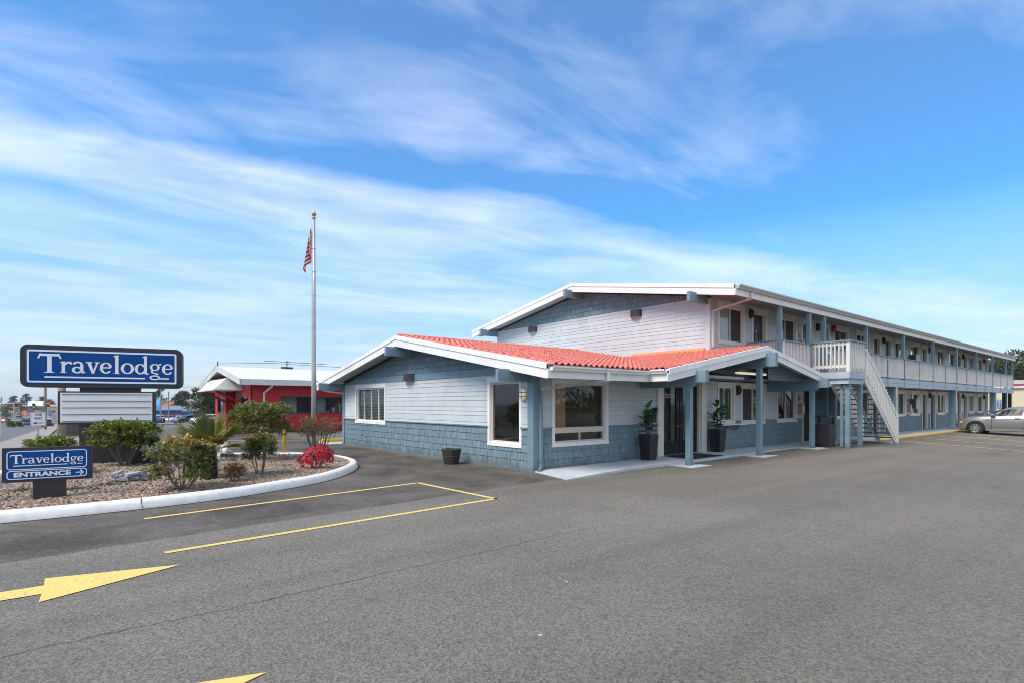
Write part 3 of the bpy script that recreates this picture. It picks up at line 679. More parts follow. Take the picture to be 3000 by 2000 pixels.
def window(root, pl, c, u0, u1, z0, z1, case=M_CREAM, sash=M_SASHW, panes=((0, .5, 'screen'), (.5, 1, 'curtain')), head=.15, side=.09, sill=.09, lower=None, zsplit=None):
    """casing outside, sash set back in the opening, panes and what hangs behind them. u0..z1: casing bounds; panes in fractions of the glazed width"""
    w = MB()
    pbox(w, pl, c, u0 - .015, u1 + .015, 0, .042, z1 - head, z1)
    pbox(w, pl, c, u0, u0 + side, 0, .036, z0 + sill, z1 - head); pbox(w, pl, c, u1 - side, u1, 0, .036, z0 + sill, z1 - head)
    pbox(w, pl, c, u0 - .004, u1 + .004, 0, .044, z0, z0 + sill)
    a, b_, lo, hi = u0 + side, u1 - side, z0 + sill, z1 - head
    for q in ((a, a + .012, lo, hi), (b_ - .012, b_, lo, hi), (a + .012, b_ - .012, lo, lo + .012), (a + .012, b_ - .012, hi - .012, hi)): pbox(w, pl, c, q[0], q[1], -.13, -.001, q[2], q[3])
    wo = w.build('window', case, root)
    a += .012; b_ -= .012; lo += .012; hi -= .012
    def glazed(lo, hi, panes):
        s_ = MB(); ft = .038
        pbox(s_, pl, c, a, b_, -.085, -.03, lo, lo + ft); pbox(s_, pl, c, a, b_, -.085, -.03, hi - ft, hi)
        edges = sorted({p[0] for p in panes} | {p[1] for p in panes})
        for e in edges:
            uc = lerp(a, b_, e); h0 = ft if e in (0, 1) else ft * .6
            l = uc if e == 0 else (uc - h0 if e == 1 else uc - h0 / 2 - .004)
            pbox(s_, pl, c, l, l + h0 + (0 if e in (0, 1) else .008), -.082, -.027, lo + ft, hi - ft)
        s_.build('sash', sash, wo)
        for p0, p1, kind in panes:
            ua, ub = lerp(a, b_, p0) + .02, lerp(a, b_, p1) - .02
            zl, zh = lo + ft, hi - ft
            if kind == 'screen':
                b2 = MB(); pbox(b2, pl, c, ua, ub, -.052, -.048, zl, zh); b2.build('insect_screen', M_SCREEN, wo)
            else:
                b2 = MB(); pbox(b2, pl, c, ua, ub, -.064, -.058, zl, zh); b2.build('pane', M_GLASS, wo)
            cm = {'curtain': M_CURT, 'drape': M_DRAPE, 'dark': M_DRAPED, 'halfcurtain': M_CURT, 'wood': M_WOOD}.get(kind)
            if cm:
                b2 = MB(); nn = max(4, int((ub - ua) / .045)); zt = lerp(zl, zh, .60) if kind == 'halfcurtain' else zh
                for i in range(nn):
                    p, r = lerp(ua, ub, i / nn), lerp(ua, ub, (i + 1) / nn)
                    d0, d1 = (-.10, -.125) if i % 2 else (-.125, -.10)
                    if kind == 'wood': d0 = d1 = -.2
                    b2.quad(P3(pl, c, p, d0, zl - .03), P3(pl, c, r, d1, zl - .03), P3(pl, c, r, d1, zt), P3(pl, c, p, d0, zt))
                b2.build('curtain' if kind != 'wood' else 'wood_panel', cm, wo)
            if kind == 'blind':
                b2 = MB(); nn = int((zh - zl) / .055)
                for i in range(nn):
                    z = zl + (i + .5) * .055
                    b2.hexa([P3(pl, c, ua, -.13, z - .012), P3(pl, c, ub, -.13, z - .012), P3(pl, c, ub, -.155, z + .008), P3(pl, c, ua, -.155, z + .008),
                             P3(pl, c, ua, -.13, z - .009), P3(pl, c, ub, -.13, z - .009), P3(pl, c, ub, -.155, z + .011), P3(pl, c, ua, -.155, z + .011)])
                b2.build('blind', M_BLIND, wo)
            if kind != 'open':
                b2 = MB(); pbox(b2, pl, c, ua - .04, ub + .04, -.42, -.40, zl - .1, zh + .1); b2.build('dark_room_panel', M_DRAPED, wo)  # dark panel blocks the view and stands in for the unlit room
    if lower:
        zs = zsplit
        glazed(zs + .03, hi, panes); glazed(lo, zs - .03, lower)
        b2 = MB(); pbox(b2, pl, c, a, b_, -.09, -.022, zs - .03, zs + .03); b2.build('transom', sash, wo)
    else: glazed(lo, hi, panes)
    return wo
def guest_door(root, pl, c, u0, u1, z0, z1, num=True):
    """casing, deep jamb, navy slab set back with vertical planks, handle, door viewer"""
    w = MB(); cs = .10
    pbox(w, pl, c, u0, u0 + cs, 0, .036, z0, z1 - .17); pbox(w, pl, c, u1 - cs, u1, 0, .036, z0, z1 - .17)
    pbox(w, pl, c, u0 - .012, u1 + .012, 0, .042, z1 - .17, z1)
    a, b_, hi = u0 + cs, u1 - cs, z1 - .17
    pbox(w, pl, c, a, a + .02, -.14, -.001, z0, hi); pbox(w, pl, c, b_ - .02, b_, -.14, -.001, z0, hi); pbox(w, pl, c, a + .02, b_ - .02, -.14, -.001, hi - .02, hi)
    wo = w.build('door_casing', M_CREAM, root)
    d = MB(); pbox(d, pl, c, a + .02, b_ - .02, -.14, -.10, z0, hi - .02)
    do = d.build('door', M_DOOR, root)
    wd = (b_ - a - .04) / 3
    for i in range(3):
        p = MB(); pbox(p, pl, c, a + .02 + i * wd + .03, a + .02 + (i + 1) * wd - .03, -.0999, -.088, z0 + .25, lerp(z0, hi, .68)); p.build('plank', M_DOOR, do)
    p = MB(); pbox(p, pl, c, a + .06, b_ - .06, -.0999, -.088, lerp(z0, hi, .74), hi - .14); p.build('panel', M_DOOR, do)
    p = MB(); pbox(p, pl, c, (a + b_) / 2 - .035, (a + b_) / 2 + .035, -.0998, -.086, lerp(z0, hi, .695), lerp(z0, hi, .725)); p.build('number_plate', M_METAL, do)
    p = MB(); q0 = P3(pl, c, b_ - .09, -.0998, z0 + .98); p.tube([q0, P3(pl, c, b_ - .09, -.04, z0 + .98), P3(pl, c, b_ - .20, -.04, z0 + .98)], .012, 6); p.build('handle', M_METAL, do)
    return do
def sconce(root, pl, c, u, z, w=.30, h=.22):
    """half-drum down-light"""
    m = MB(); poly = [(w * math.cos(t) * .5, max(0, .17 * math.sin(t))) for t in [math.pi * i / 10 for i in range(11)]]
    m.prism(poly, lambda a, b_, d: P3(pl, c, u + a, .026 + b_, z + d), -h / 2, h / 2)
    o = m.build('wall_sconce', M_LAMPB, root)
    m = MB(); m.prism([(a * .8, b_ * .8) for a, b_ in poly], lambda a, b_, d: P3(pl, c, u + a, .03 + b_, z + d), -h / 2 - .004, -h / 2 + .01); m.build('lens', M_LENS, o)
    return o
def bulkhead(root, pl, c, u, z, lit=False):
    m = MB(); pbox(m, pl, c, u - .10, u + .10, .002, .03, z - .16, z + .16)
    o = m.build('lamp_backplate', M_SID if lit else M_LAMPB, root)
    rad = [(.075, .03), (.095, .06), (.095, .10), (.07, .125)]
    n_ = 14; b2 = MB()
    ring = lambda r, d: [P3(pl, c, u + r * math.cos(2 * math.pi * i / n_), d, z + 1.5 * r * math.sin(2 * math.pi * i / n_)) for i in range(n_)]
    vs_ = []
    for r, d in rad: vs_ += ring(r, d)
    b2.add(vs_, [(i * n_ + j, i * n_ + (j + 1) % n_, (i + 1) * n_ + (j + 1) % n_, (i + 1) * n_ + j) for i in range(3) for j in range(n_)] + [tuple(range(3 * n_, 4 * n_))])
    b2.build('lamp_globe', M_LITLENS if lit else M_LAMPB, o, smooth=True)
    b2 = MB()
    for dz_ in (-.05, .05): b2.tube([P3(pl, c, u - .1, .05, z + dz_), P3(pl, c, u - .07, .13, z + dz_), P3(pl, c, u + .07, .13, z + dz_), P3(pl, c, u + .1, .05, z + dz_)], .008, 5)
    b2.tube([P3(pl, c, u, .05, z - .15), P3(pl, c, u, .135, z - .09), P3(pl, c, u, .135, z + .09), P3(pl, c, u, .05, z + .15)], .008, 5)
    b2.build('wire_guard', M_LAMPB, o)
    return o
M_BLIND = material('grey_blind', (0.22, 0.23, 0.24), 0.6, 0.1, 4.0)
M_LITLENS = material('lit_globe', (0.75, 0.70, 0.5), 0.25, 0.05, 4.0, emit=((1.0, 0.86, 0.55), 0.06))
M_TUBE = material('fluorescent_tube_cover', (0.75, 0.70, 0.6), 0.3, 0.05, 4.0, emit=((1.0, 0.87, 0.68), 0.22))

# ------------------------------------------------------------------ the office
X0, Y0, YF = 8.5, 9.73, 21.1          # gable wall plane, front wall plane, far corner
RK, EV, RIDGE, SLOPE = 7.84, 8.55, 15.42, 0.178
ZE = 2.13                             # underside of rake boards at the eave
ZT = 2.43                             # roof surface at the eave
def roof_z(y): return ZT + SLOPE * (min(y, 2 * RIDGE - y) - EV)
office = thing('motel_office', 'grey and blue single storey motel office with coral tiled roof', 'building', (X0, Y0, 0))
PAT = [0.115, 0.115, 0.175]
def clap_edges(top, bottom, first=None):
    e = [top]; i = 0
    while e[-1] > bottom + .02:
        e.append(max(bottom, e[-1] - PAT[i % 3])); i += 1
    return e[::-1]
# gable wall
gw_holes = [(17.40, 19.90, .92, 2.27), (10.17, 11.46, .57, 2.22)]
mb = MB(); inner_holes = [(17.48, 19.85, .97, 2.15), (10.22, 11.42, .61, 2.16)]
wall_cells(mb, 'X', X0, Y0 + .002, YF, 0, 2.55, inner_holes)
n_ = 24
for i in range(n_):
    a, b_ = lerp(Y0 + .002, YF, i / n_), lerp(Y0 + .002, YF, (i + 1) / n_)
    mb.hexa([(X0, a, 2.551), (X0 + .14, a, 2.551), (X0 + .14, b_, 2.551), (X0, b_, 2.551), (X0, a, max(2.552, roof_z(a) - .1)), (X0 + .14, a, max(2.552, roof_z(a) - .1)), (X0 + .14, b_, max(2.552, roof_z(b_) - .1)), (X0, b_, max(2.552, roof_z(b_) - .1))])
gable = mb.build('gable_wall', M_SHEATH, office)
cap = lambda u: roof_z(u) - .27
clapboards(office, gable, 'X', X0, 9.90, 20.98, clap_edges(2.33, 1.03), gw_holes, M_SID, 3)
shingles(office, gable, 'X', X0, 9.90, 20.98, .05, 5, .192, gw_holes, M_SHG, 5)
shingles(office, gable, 'X', X0, 9.90, 20.98, 2.525, 5, .17, [], M_SHG, 8, zcap=cap)
t = MB(); pbox(t, 'X', X0, 9.9, 20.98, .001, .034, 0.0, .052)
for a, b_ in free_runs(9.9, 20.98, 1.0, 1.04, gw_holes): pbox(t, 'X', X0, a, b_, .001, .055, 1.004, 1.034)
u0_ = 10.0
t.hexa([P3('X', X0, 9.92, .001, 2.33), P3('X', X0, 20.92, .001, 2.33), P3('X', X0, 20.92, .036, 2.33), P3('X', X0, 9.92, .036, 2.33), P3('X', X0, 9.92, .001, 2.40), P3('X', X0, 20.92, .001, 2.40), P3('X', X0, 20.92, .036, 2.40), P3('X', X0, 9.92, .036, 2.40)])
t.hexa([P3('X', X0, 10.25, .001, 2.401), P3('X', X0, 20.6, .001, 2.401), P3('X', X0, 20.6, .036, 2.401), P3('X', X0, 10.25, .036, 2.401), P3('X', X0, 10.9, .001, 2.52), P3('X', X0, 19.9, .001, 2.52), P3('X', X0, 19.9, .036, 2.52), P3('X', X0, 10.9, .036, 2.52)])
t.build('belt_course', M_BLUE, office)
t = MB(); t.box(X0 - .045, X0 + .16, Y0 - .045, Y0 + .165, 0, 2.45); t.build('corner_board', M_BLUE, office)
t = MB(); t.box(X0 - .045, X0 + .12, YF - .12, YF + .045, 0, 2.4); t.build('corner_board', M_BLUE, office)
window(office, 'X', X0, 17.38, 19.93, .88, 2.29, M_WHITE, M_SASHW, panes=((0, .24, 'blind'), (.24, .5, 'blind'), (.5, .76, 'blind'), (.76, 1, 'blind')), head=.13)
window(office, 'X', X0, 10.13, 11.50, .53, 2.27, M_WHITE, M_SASH, panes=((0, 1, 'open'),), head=.13)
sconce(office, 'X', X0, 15.67, 2.43, .62, .22)
bulkhead(office, 'X', X0, 10.02, 1.82, lit=True)
v = MB(); pbox(v, 'X', X0, 18.95, 19.1, .02, .036, .38, .52); v.build('tap_plate', M_BLUE, office)
# front wall, facing the lot
FW_END = 24.0
fw_holes_c = [(9.07, 11.09, .55, 2.25), (13.18, 15.70, 0, 2.5), (16.39, 17.46, .93, 2.33), (17.86, 19.52, .89, 2.33), (20.42, 22.06, .90, 2.34), (22.52, 23.56, 0, 2.3)]
fw_open = [(9.15, 11.01, .62, 2.12), (13.45, 15.40, 0.02, 2.3), (16.46, 17.39, 1.0, 2.2), (17.93, 19.45, .97, 2.19), (20.5, 21.98, .98, 2.2), (22.60, 23.48, 0.02, 2.2)]
mb = MB(); wall_cells(mb, 'Y', Y0, X0 + .001, FW_END, 0, 2.33, fw_open); front = mb.build('front_wall', M_SHEATH, office)
clapboards(office, front, 'Y', Y0, 8.67, 22.6, clap_edges(2.33, 1.03), fw_holes_c, M_SID, 13)
shingles(office, front, 'Y', Y0, 8.67, 22.6, .07, 5, .188, fw_holes_c, M_SHG, 17)
t = MB()
for a, b_ in free_runs(8.67, 22.5, 1.0, 1.05, fw_holes_c): pbox(t, 'Y', Y0, a, b_, .001, .05, 1.0, 1.032)
for a, b_ in free_runs(8.67, 22.5, 0.0, .06, fw_holes_c): pbox(t, 'Y', Y0, a, b_, .001, .03, 0.0, .068)
t.build('water_table', M_BLUE, office)
window(office, 'Y', Y0, 9.07, 11.09, .55, 2.21, M_WHITE, M_SASH, panes=((0, 1, 'open'),), head=.10, lower=((0, .5, 'open'), (.5, 1, 'open')), zsplit=.945)
window(office, 'Y', Y0, 16.39, 17.46, .93, 2.31, panes=((0, .44, 'open'), (.44, 1, 'drape')))
window(office, 'Y', Y0, 17.86, 19.52, .89, 2.31, panes=((0, .52, 'screen'), (.52, 1, 'drape')))
window(office, 'Y', Y0, 20.42, 22.06, .90, 2.32, panes=((0, .5, 'open'), (.5, 1, 'dark')))
bulkhead(office, 'Y', Y0, 17.66, 2.06)
t = MB(); pbox(t, 'Y', Y0, 16.3, 17.75, .045, .28, .90, .94)
sh = t.build('transaction_shelf', M_CREAM, office)
for xx in (16.6, 17.4):
    b2 = MB(); b2.tube([P3('Y', Y0, xx, .03, .74), P3('Y', Y0, xx, .10, .76), P3('Y', Y0, xx, .22, .85), P3('Y', Y0, xx, .24, .90)], .012, 5); b2.build('bracket', M_DARK, sh)
# entrance: casing, double door with glass leaves
e = MB()
pbox(e, 'Y', Y0, 13.18, 13.45, 0, .07, 0, 2.4); pbox(e, 'Y', Y0, 15.40, 15.70, 0, .07, 0, 2.4); pbox(e, 'Y', Y0, 13.45, 15.40, 0, .06, 2.28, 2.4)
pbox(e, 'Y', Y0, 13.45, 13.48, -.3, -.001, 0, 2.28); pbox(e, 'Y', Y0, 15.37, 15.40, -.3, -.001, 0, 2.28)
e.build('entrance_casing', M_CREAM, office)
for k, (a, b_) in enumerate(((13.50, 14.42), (14.44, 15.35))):
    d = MB(); ob, of = -.12, -.07
    pbox(d, 'Y', Y0, a, a + .17, ob, of, .09, 2.27); pbox(d, 'Y', Y0, b_ - .17, b_, ob, of, .09, 2.27)
    pbox(d, 'Y', Y0, a + .17, b_ - .17, ob, of, .09, .48); pbox(d, 'Y', Y0, a + .17, b_ - .17, ob, of, 2.12, 2.27)
    do = d.build('entrance_door', M_DOORB, office)
    p = MB(); pbox(p, 'Y', Y0, a + .17, b_ - .17, -.098, -.092, .48, 2.12); p.build('pane', M_GLASS, do)
    hx = b_ - .07 if k == 0 else a + .07
    p = MB(); p.tube([P3('Y', Y0, hx, -.07, 1.02), P3('Y', Y0, hx, -.02, 1.03), P3('Y', Y0, hx, -.02, 1.37), P3('Y', Y0, hx, -.07, 1.38)], .014, 6); p.build('handle', M_DARK, do)
    p = MB(); p.tube([P3('Y', Y0, hx, -.071, .93), P3('Y', Y0, hx, -.06, .93)], .02, 8); p.build('lock', M_METAL, do)
th = MB(); pbox(th, 'Y', Y0, 13.49, 15.36, -.14, .02, .0, .094); th.build('threshold', M_METAL, office)
dk = MB(); pbox(dk, 'Y', Y0, 22.52, 22.60, 0, .04, 0, 2.3); pbox(dk, 'Y', Y0, 23.48, 23.56, 0, .04, 0, 2.3); pbox(dk, 'Y', Y0, 22.60, 23.48, 0, .04, 2.2, 2.3)
dk.build('doorway_casing', M_CREAM, office)
mbx = MB(); pbox(mbx, 'Y', Y0, 12.62, 12.98, .026, .16, 1.06, 1.42); mo = mbx.build('mailbox', M_DARK, office)
mbx = MB(); pbox(mbx, 'Y', Y0, 12.60, 13.0, .02, .175, 1.42, 1.44); mbx.build('lid', M_DARK, mo)
wp = MB(); pbox(wp, 'Y', Y0, 9.17, 9.62, -.10, -.085, .98, 2.09); wp.build('wood_panel', M_WOOD, office)
# hollow interior: partitions and floor that keep the rooms dark
it = MB(); it.box(X0 + .2, 24, 14.2, 14.3, 0, 2.5); it.box(12.0, 12.1, Y0 + .2, 14.2, 0, 2.5); it.box(16.0, 16.1, Y0 + .2, 14.2, 0, 2.5); it.box(19.7, 19.8, Y0 + .2, 14.2, 0, 2.5); it.box(22.4, 22.45, Y0 + .2, 14.2, 0, 2.4); it.box(23.8, 23.85, Y0 + .2, 14.2, 0, 2.4)
it.box(X0 + .2, 15.9, 14.3, 14.4, 0, 2.5); it.box(X0 + .15, 15.9, 17.0, 17.05, 0, 2.5)
it.build('interior_partition', M_INT, office)
it = MB(); it.box(X0 + .141, 24, Y0 + .141, 21.0, .03, .05); it.build('interior_floor', M_INT, office)
it = MB(); it.box(X0 + .141, 15.9, Y0 + .141, 21.0, 2.50, 2.54); it.build('interior_ceiling', M_INT, office)
it = MB(); it.box(X0 + .14, 15.95, 21.0, 21.09, 0, 2.5); it.build('rear_wall', M_SID, office)
# roof of the office: two slopes of deck, rake boards, beams, eave board, gutter
XB = 15.95
dk = MB()
for sgn in (0, 1):
    f = (lambda y: y) if sgn == 0 else (lambda y: 2 * RIDGE - y)
    y0_, y1_ = EV + .02, RIDGE
    dk.hexa([(RK + .03, f(y0_), roof_z(y0_) - .11), (XB, f(y0_), roof_z(y0_) - .11), (XB, f(y1_), roof_z(y1_) - .11), (RK + .03, f(y1_), roof_z(y1_) - .11),
             (RK + .03, f(y0_), roof_z(y0_) - .03), (XB, f(y0_), roof_z(y0_) - .03), (XB, f(y1_), roof_z(y1_) - .03), (RK + .03, f(y1_), roof_z(y1_) - .03)])
roof = dk.build('roof_deck', M_SOFF, office)
und = MB()
und.quad((RK + .03, EV + .02, roof_z(EV) - .024), (XB, EV + .02, roof_z(EV) - .024), (XB, RIDGE, roof_z(RIDGE) - .026), (RK + .03, RIDGE, roof_z(RIDGE) - .026))
und.build('roof_underlay', M_TILEU, office)
def rake(plane, c, a, b_, za, zb, w, parent, th=.045, upper=.085):
    """rake board from (a,za) to (b,zb) undersides; an upper trim strip stands a little proud"""
    fa = lambda u, o, z: P3(plane, c, u, o, z)
    m = MB(); m.hexa([fa(a, -th, za), fa(b_, -th, zb), fa(b_, 0, zb), fa(a, 0, za), fa(a, -th, za + w), fa(b_, -th, zb + w), fa(b_, 0, zb + w), fa(a, 0, za + w)]); m.build('rake_board', M_WHITE, parent)
    m = MB(); m.hexa([fa(a, -th - .05, za + w - upper), fa(b_, -th - .05, zb + w - upper), fa(b_, .022, zb + w - upper), fa(a, .022, za + w - upper), fa(a, -th - .05, za + w + .035), fa(b_, -th - .05, zb + w + .035), fa(b_, .018, zb + w + .035), fa(a, .018, za + w + .035)]); m.build('rake_trim', M_WHITE, parent)
ZAP = ZE + SLOPE * (RIDGE - EV)
rake('X', RK, EV, RIDGE, ZE, ZAP, .29, office)
rake('X', RK, 2 * RIDGE - EV, RIDGE, ZE, ZAP, .29, office)
for yy, zz in ((Y0 + .11, 2.11), (RIDGE, 3.05), (YF, 2.11)):
    m = MB(); m.box(7.5, X0 + .1, yy - .045, yy + .045, zz, zz + .275); m.build('beam', M_BLUE, office)
sf = MB()
for f in ((lambda y: y), (lambda y: 2 * RIDGE - y)):
    y0_, y1_ = EV + .01, RIDGE
    sf.hexa([(RK + .046, f(y0_), ZE + .12), (X0 - .002, f(y0_), ZE + .12), (X0 - .002, f(y1_), ZAP + .12), (RK + .046, f(y1_), ZAP + .12), (RK + .046, f(y0_), ZE + .14), (X0 - .002, f(y0_), ZE + .14), (X0 - .002, f(y1_), ZAP + .14), (RK + .046, f(y1_), ZAP + .14)])
sf.build('soffit', M_SOFF, office)
PRX, PRL, PRR, PRY = 16.15, 11.27, 20.42, 7.95     # porch ridge, left and right eaves, rake plane
m = MB(); m.box(RK, 11.21, EV - .04, EV, 2.14, 2.33); m.build('eave_board', M_WHITE, office)
m = MB(); m.box(X0 + .1, 12.2, EV + .001, Y0 - .002, 2.20, 2.22); m.build('eave_soffit', M_SOFF, office)
def gutter(a, b_, top, parent, mat=M_WHITE, w=.11, h=.10):
    """K-style gutter; a-b along the eave, outward to -Y"""
    m = MB(); y = a[1]
    pr = [(0, -h), (w * .6, -h), (w * .75, -h * .55), (w, -h * .35), (w, 0), (w * .9, 0), (w * .9, -h * .28), (.012, -h * .28), (0, -h * .2)]
    m.prism(pr, lambda u, v_, d: (d, y - u, top + v_), a[0], b_[0]); return m.build('gutter', mat, parent)
gutter((RK + .06, EV - .041), (11.24, EV - .041), 2.40, office)
m = MB(); m.box(RK + .02, 11.3, EV - .05, EV + .02, 2.405, 2.435); m.build('drip_edge', M_DRIP, office)
m = MB(); m.beam((9.66, EV - .09, 2.32), (9.66, EV - .09, 2.12), .085, .07, up=(0, 1, 0)); m.build('downspout_drop', M_WHITE, office)
m = MB(); m.beam((9.66, EV - .075, 2.15), (8.66, Y0 - .09, 1.93), .07, .065); m.build('downspout_offset', M_GUT, office)
m = MB(); m.beam((8.66, Y0 - .085, 1.96), (8.66, Y0 - .085, .10), .055, .07, up=(0, 1, 0)); m.beam((8.66, Y0 - .08, .12), (8.50, Y0 - .20, .05), .06, .06)
m.build('downspout', M_BLUE, office)
m = MB(); m.beam((8.1, 22.2, 2.12), (8.7, 21.18, 1.98), .05, .05); m.beam((8.55, 21.19, 1.98), (8.55, 21.19, .2), .06, .06, up=(0, 1, 0)); m.build('downspout', M_WHITE, office)
# tiles: S-profile pieces on the front slope and on the porch's left slope
TW, TL = 0.18, 0.30
def tile_mesh(name='tile'):
    m = MB(); n_ = 8; pts = []
    prof = [(-.5 + i / n_, max(0, math.cos((i / n_ - .5) * math.pi * 1.25)) ** .8 * .062) for i in range(n_ + 1)]
    for ss, lift in ((0.0, .016), (1.16, .0)):
        for q in ((0, .012), (1, 0)): pass
    top0 = [(u * TW, -.02, h + .034) for u, h in prof]; bot0 = [(u * TW, -.02, h + .012) for u, h in prof]
    top1 = [(u * TW * .98, TL * 1.04, h * .97 + .012) for u, h in prof]; bot1 = [(u * TW * .98, TL * 1.04, h * .97 - .006) for u, h in prof]
    k = n_ + 1; m.v = top0 + top1 + bot0 + bot1
    for i in range(n_):
        m.f += [(i, i + 1, k + i + 1, k + i), (2 * k + i, i, i + 1, 2 * k + i + 1)[::-1]]
    m.lv = [0] * len(m.f); m.mi = [0] * len(m.f)
    return m
tmb = tile_mesh(); tile_me = tmb.mesh('roof_tile', M_TILE, smooth=False)
SA = math.atan(SLOPE)
tiles = []
ny = int((RIDGE - EV) / math.cos(SA) / TL) + 1; nxn = int((XB - RK - .06) / TW) + 1
def porch_z(x): return ZT + SLOPE * (min(x - PRL, (2 * PRX - x) - PRL)) if x < PRX else ZT + SLOPE * (PRX - PRL) - SLOPE * (x - PRX)
for j in range(ny):
    y = EV - .03 + j * TL * math.cos(SA)
    for i in range(nxn):
        x = RK + .13 + (i + .5) * TW
        if x > XB - .08 or y > RIDGE - .1: continue
        if porch_z(x) > roof_z(y) + .02 and x > PRL: continue            # behind the valley
        tiles.append((Vector((x, y, roof_z(y) - .022)), 0))
npx = int((PRX - PRL) / math.cos(SA) / TL) + 1
for j in range(npx):
    x = PRL + .12 + j * TL * math.cos(SA)
    for i in range(int((13.2 - PRY) / TW)):
        y = PRY + .16 + (i + .5) * TW
        if x > PRX - .05: continue
        zp = porch_z(x)
        if zp < roof_z(y) - .03: continue
        if x > XB - .1 and y > Y0 - .12: continue
        tiles.append((Vector((x, y, zp - .022)), 1))
tiles.sort(key=lambda q: (q[0] - CAM).length * (1 if q[1] == 0 else 1.08))
tr = random.Random(5); restm = MB()
rotA = Matrix.Rotation(SA, 4, 'X'); rotB = Matrix.Rotation(R(-90), 4, 'Z') @ Matrix.Rotation(SA, 4, 'X')
tiles = [(p, k, Vector((tr.uniform(-.006, .006), tr.uniform(-.01, .01), tr.uniform(-.004, .004))), tr.uniform(-.02, .02)) for p, k in tiles]
for idx, (p, k, jt, yw) in enumerate(tiles):
    M = Matrix.Translation(p + jt) @ (rotA if k == 0 else rotB) @ Matrix.Rotation(yw, 4, 'Z')
    if idx < 300:
        o = link('roof_tile', tile_me, roof); o.matrix_local = Matrix.Translation(-ORG[office.name]) @ M
    else:
        restm.add([M @ Vector(v) for v in tmb.v], tmb.f)
o = restm.build('roof_tile_courses', M_TILE, roof, fix=False); o['kind'] = 'stuff'
# ridge cap, valley, wall flashing
rc = MB()
for i in range(int((XB - RK) / .36)):
    a = RK + .08 + i * .36
    rc.prism([(-.10, -.03), (-.06, .035), (0, .055), (.06, .035), (.10, -.03)], lambda u, v_, d, a=a: (d, RIDGE + u, roof_z(RIDGE) + .035 + v_ + (d - a) * .03), a, a + .35)
rc.build('ridge_cap', M_TILE, office)
fl = MB(); fl.hexa([(XB - .16, 9.86, 3.23), (XB - .01, 9.86, 3.27), (XB - .01, 12.75, 3.27), (XB - .16, 12.75, 3.23), (XB - .06, 9.86, 3.37), (XB - .012, 9.86, 3.40), (XB - .012, 12.75, 3.40), (XB - .06, 12.75, 3.37)])
fl.build('wall_flashing', M_FLASH, office)
fl = MB(); fl.hexa([(XB - .03, 12.751, 3.15), (XB - .004, 12.751, 3.15), (XB - .004, RIDGE, roof_z(RIDGE)), (XB - .03, RIDGE, roof_z(RIDGE)), (XB - .03, 12.751, 3.38), (XB - .004, 12.751, 3.38), (XB - .004, RIDGE, roof_z(RIDGE) + .14), (XB - .03, RIDGE, roof_z(RIDGE) + .14)])
fl.build('step_flashing', M_SID, office)
# porch: deck, rake boards, eave, beams, posts, shingled infill, strip light
pd = MB()
zr = lambda x: (ZT + SLOPE * (x - PRL) if x <= PRX else ZT + SLOPE * (PRX - PRL) - SLOPE * (x - PRX))
for a, b_ in ((PRL + .02, XB - .001), (XB - .0, PRX), (PRX, PRR)):
    yb_a = yb_b = Y0 - .005
    if b_ <= XB: yb_a, yb_b = EV + .1, 13.1
    pd.hexa([(a, PRY + .03, zr(a) - .12), (b_, PRY + .03, zr(b_) - .12), (b_, yb_b, zr(b_) - .12), (a, yb_a, zr(a) - .12), (a, PRY + .03, zr(a) - .03), (b_, PRY + .03, zr(b_) - .03), (b_, yb_b, zr(b_) - .03), (a, yb_a, zr(a) - .03)])
pd.build('porch_roof_deck', M_SOFF, office)
pu = MB(); pu.quad((PRL + .04, PRY + .03, zr(PRL + .04) - .024), (XB, PRY + .03, zr(XB) - .024), (XB, 13.1, zr(XB) - .024), (PRL + .04, EV + .1, zr(PRL + .04) - .024))
pu.build('porch_underlay', M_TILEU, office)
pu = MB(); pu.quad((PRX, PRY + .03, zr(PRX) - .022), (PRR, PRY + .03, zr(PRR) - .022), (PRR, Y0 - .01, zr(PRR) - .022), (PRX, Y0 - .01, zr(PRX) - .022)); pu.build('porch_right_roofing', M_TILE, office)
zpa = ZE + SLOPE * (PRX - PRL)
rake('Y', PRY, PRL, PRX, ZE, zpa, .27, office, upper=.10)
rake('Y', PRY, PRR, PRX, zpa - SLOPE * (PRR - PRX), zpa, .27, office, upper=.10)
m = MB(); m.box(11.215, PRL, EV - .039, EV - .001, 2.145, 2.34); m.box(PRL - .04, PRL - .001, PRY + .002, EV - .04, 2.145, 2.34); m.build('porch_eave_board', M_WHITE, office)
m = MB(); pr = [(0, -.1), (.066, -.1), (.082, -.055), (.11, -.035), (.11, 0), (.1, 0), (.1, -.028), (.012, -.028), (0, -.02)]
m.prism(pr, lambda u, v_, d: (PRL - .041 - u, d, 2.43 + v_), PRY + .03, EV - .16); m.build('gutter', M_WHITE, office)
for xx in (12.5, PRX, 19.78):
    top = zr(xx) - .13; bz = 2.03 if xx != PRX else 2.66
    m = MB(); zt_ = 2.44 if xx != PRX else 3.09
    m.box(xx - .075, xx + .075, 7.68, 7.95, zt_ - .30 if xx != PRX else zt_ - .40, zt_)
    m.hexa([(xx - .075, 7.951, bz + .12), (xx + .075, 7.951, bz + .12), (xx + .075, 8.08, bz), (xx - .075, 8.08, bz), (xx - .075, 7.951, zt_), (xx + .075, 7.951, zt_), (xx + .075, 8.08, zt_), (xx - .075, 8.08, zt_)])
    m.box(xx - .075, xx + .075, 8.081, Y0 - .04, bz, min(top, zt_))
    m.build('porch_beam', M_BLUE, office)
    m = MB(); m.box(xx - .07, xx + .07, 8.13, 8.27, TZ(xx, 8.2) + .012, bz - .002); m.build('post', M_BLUE, office)
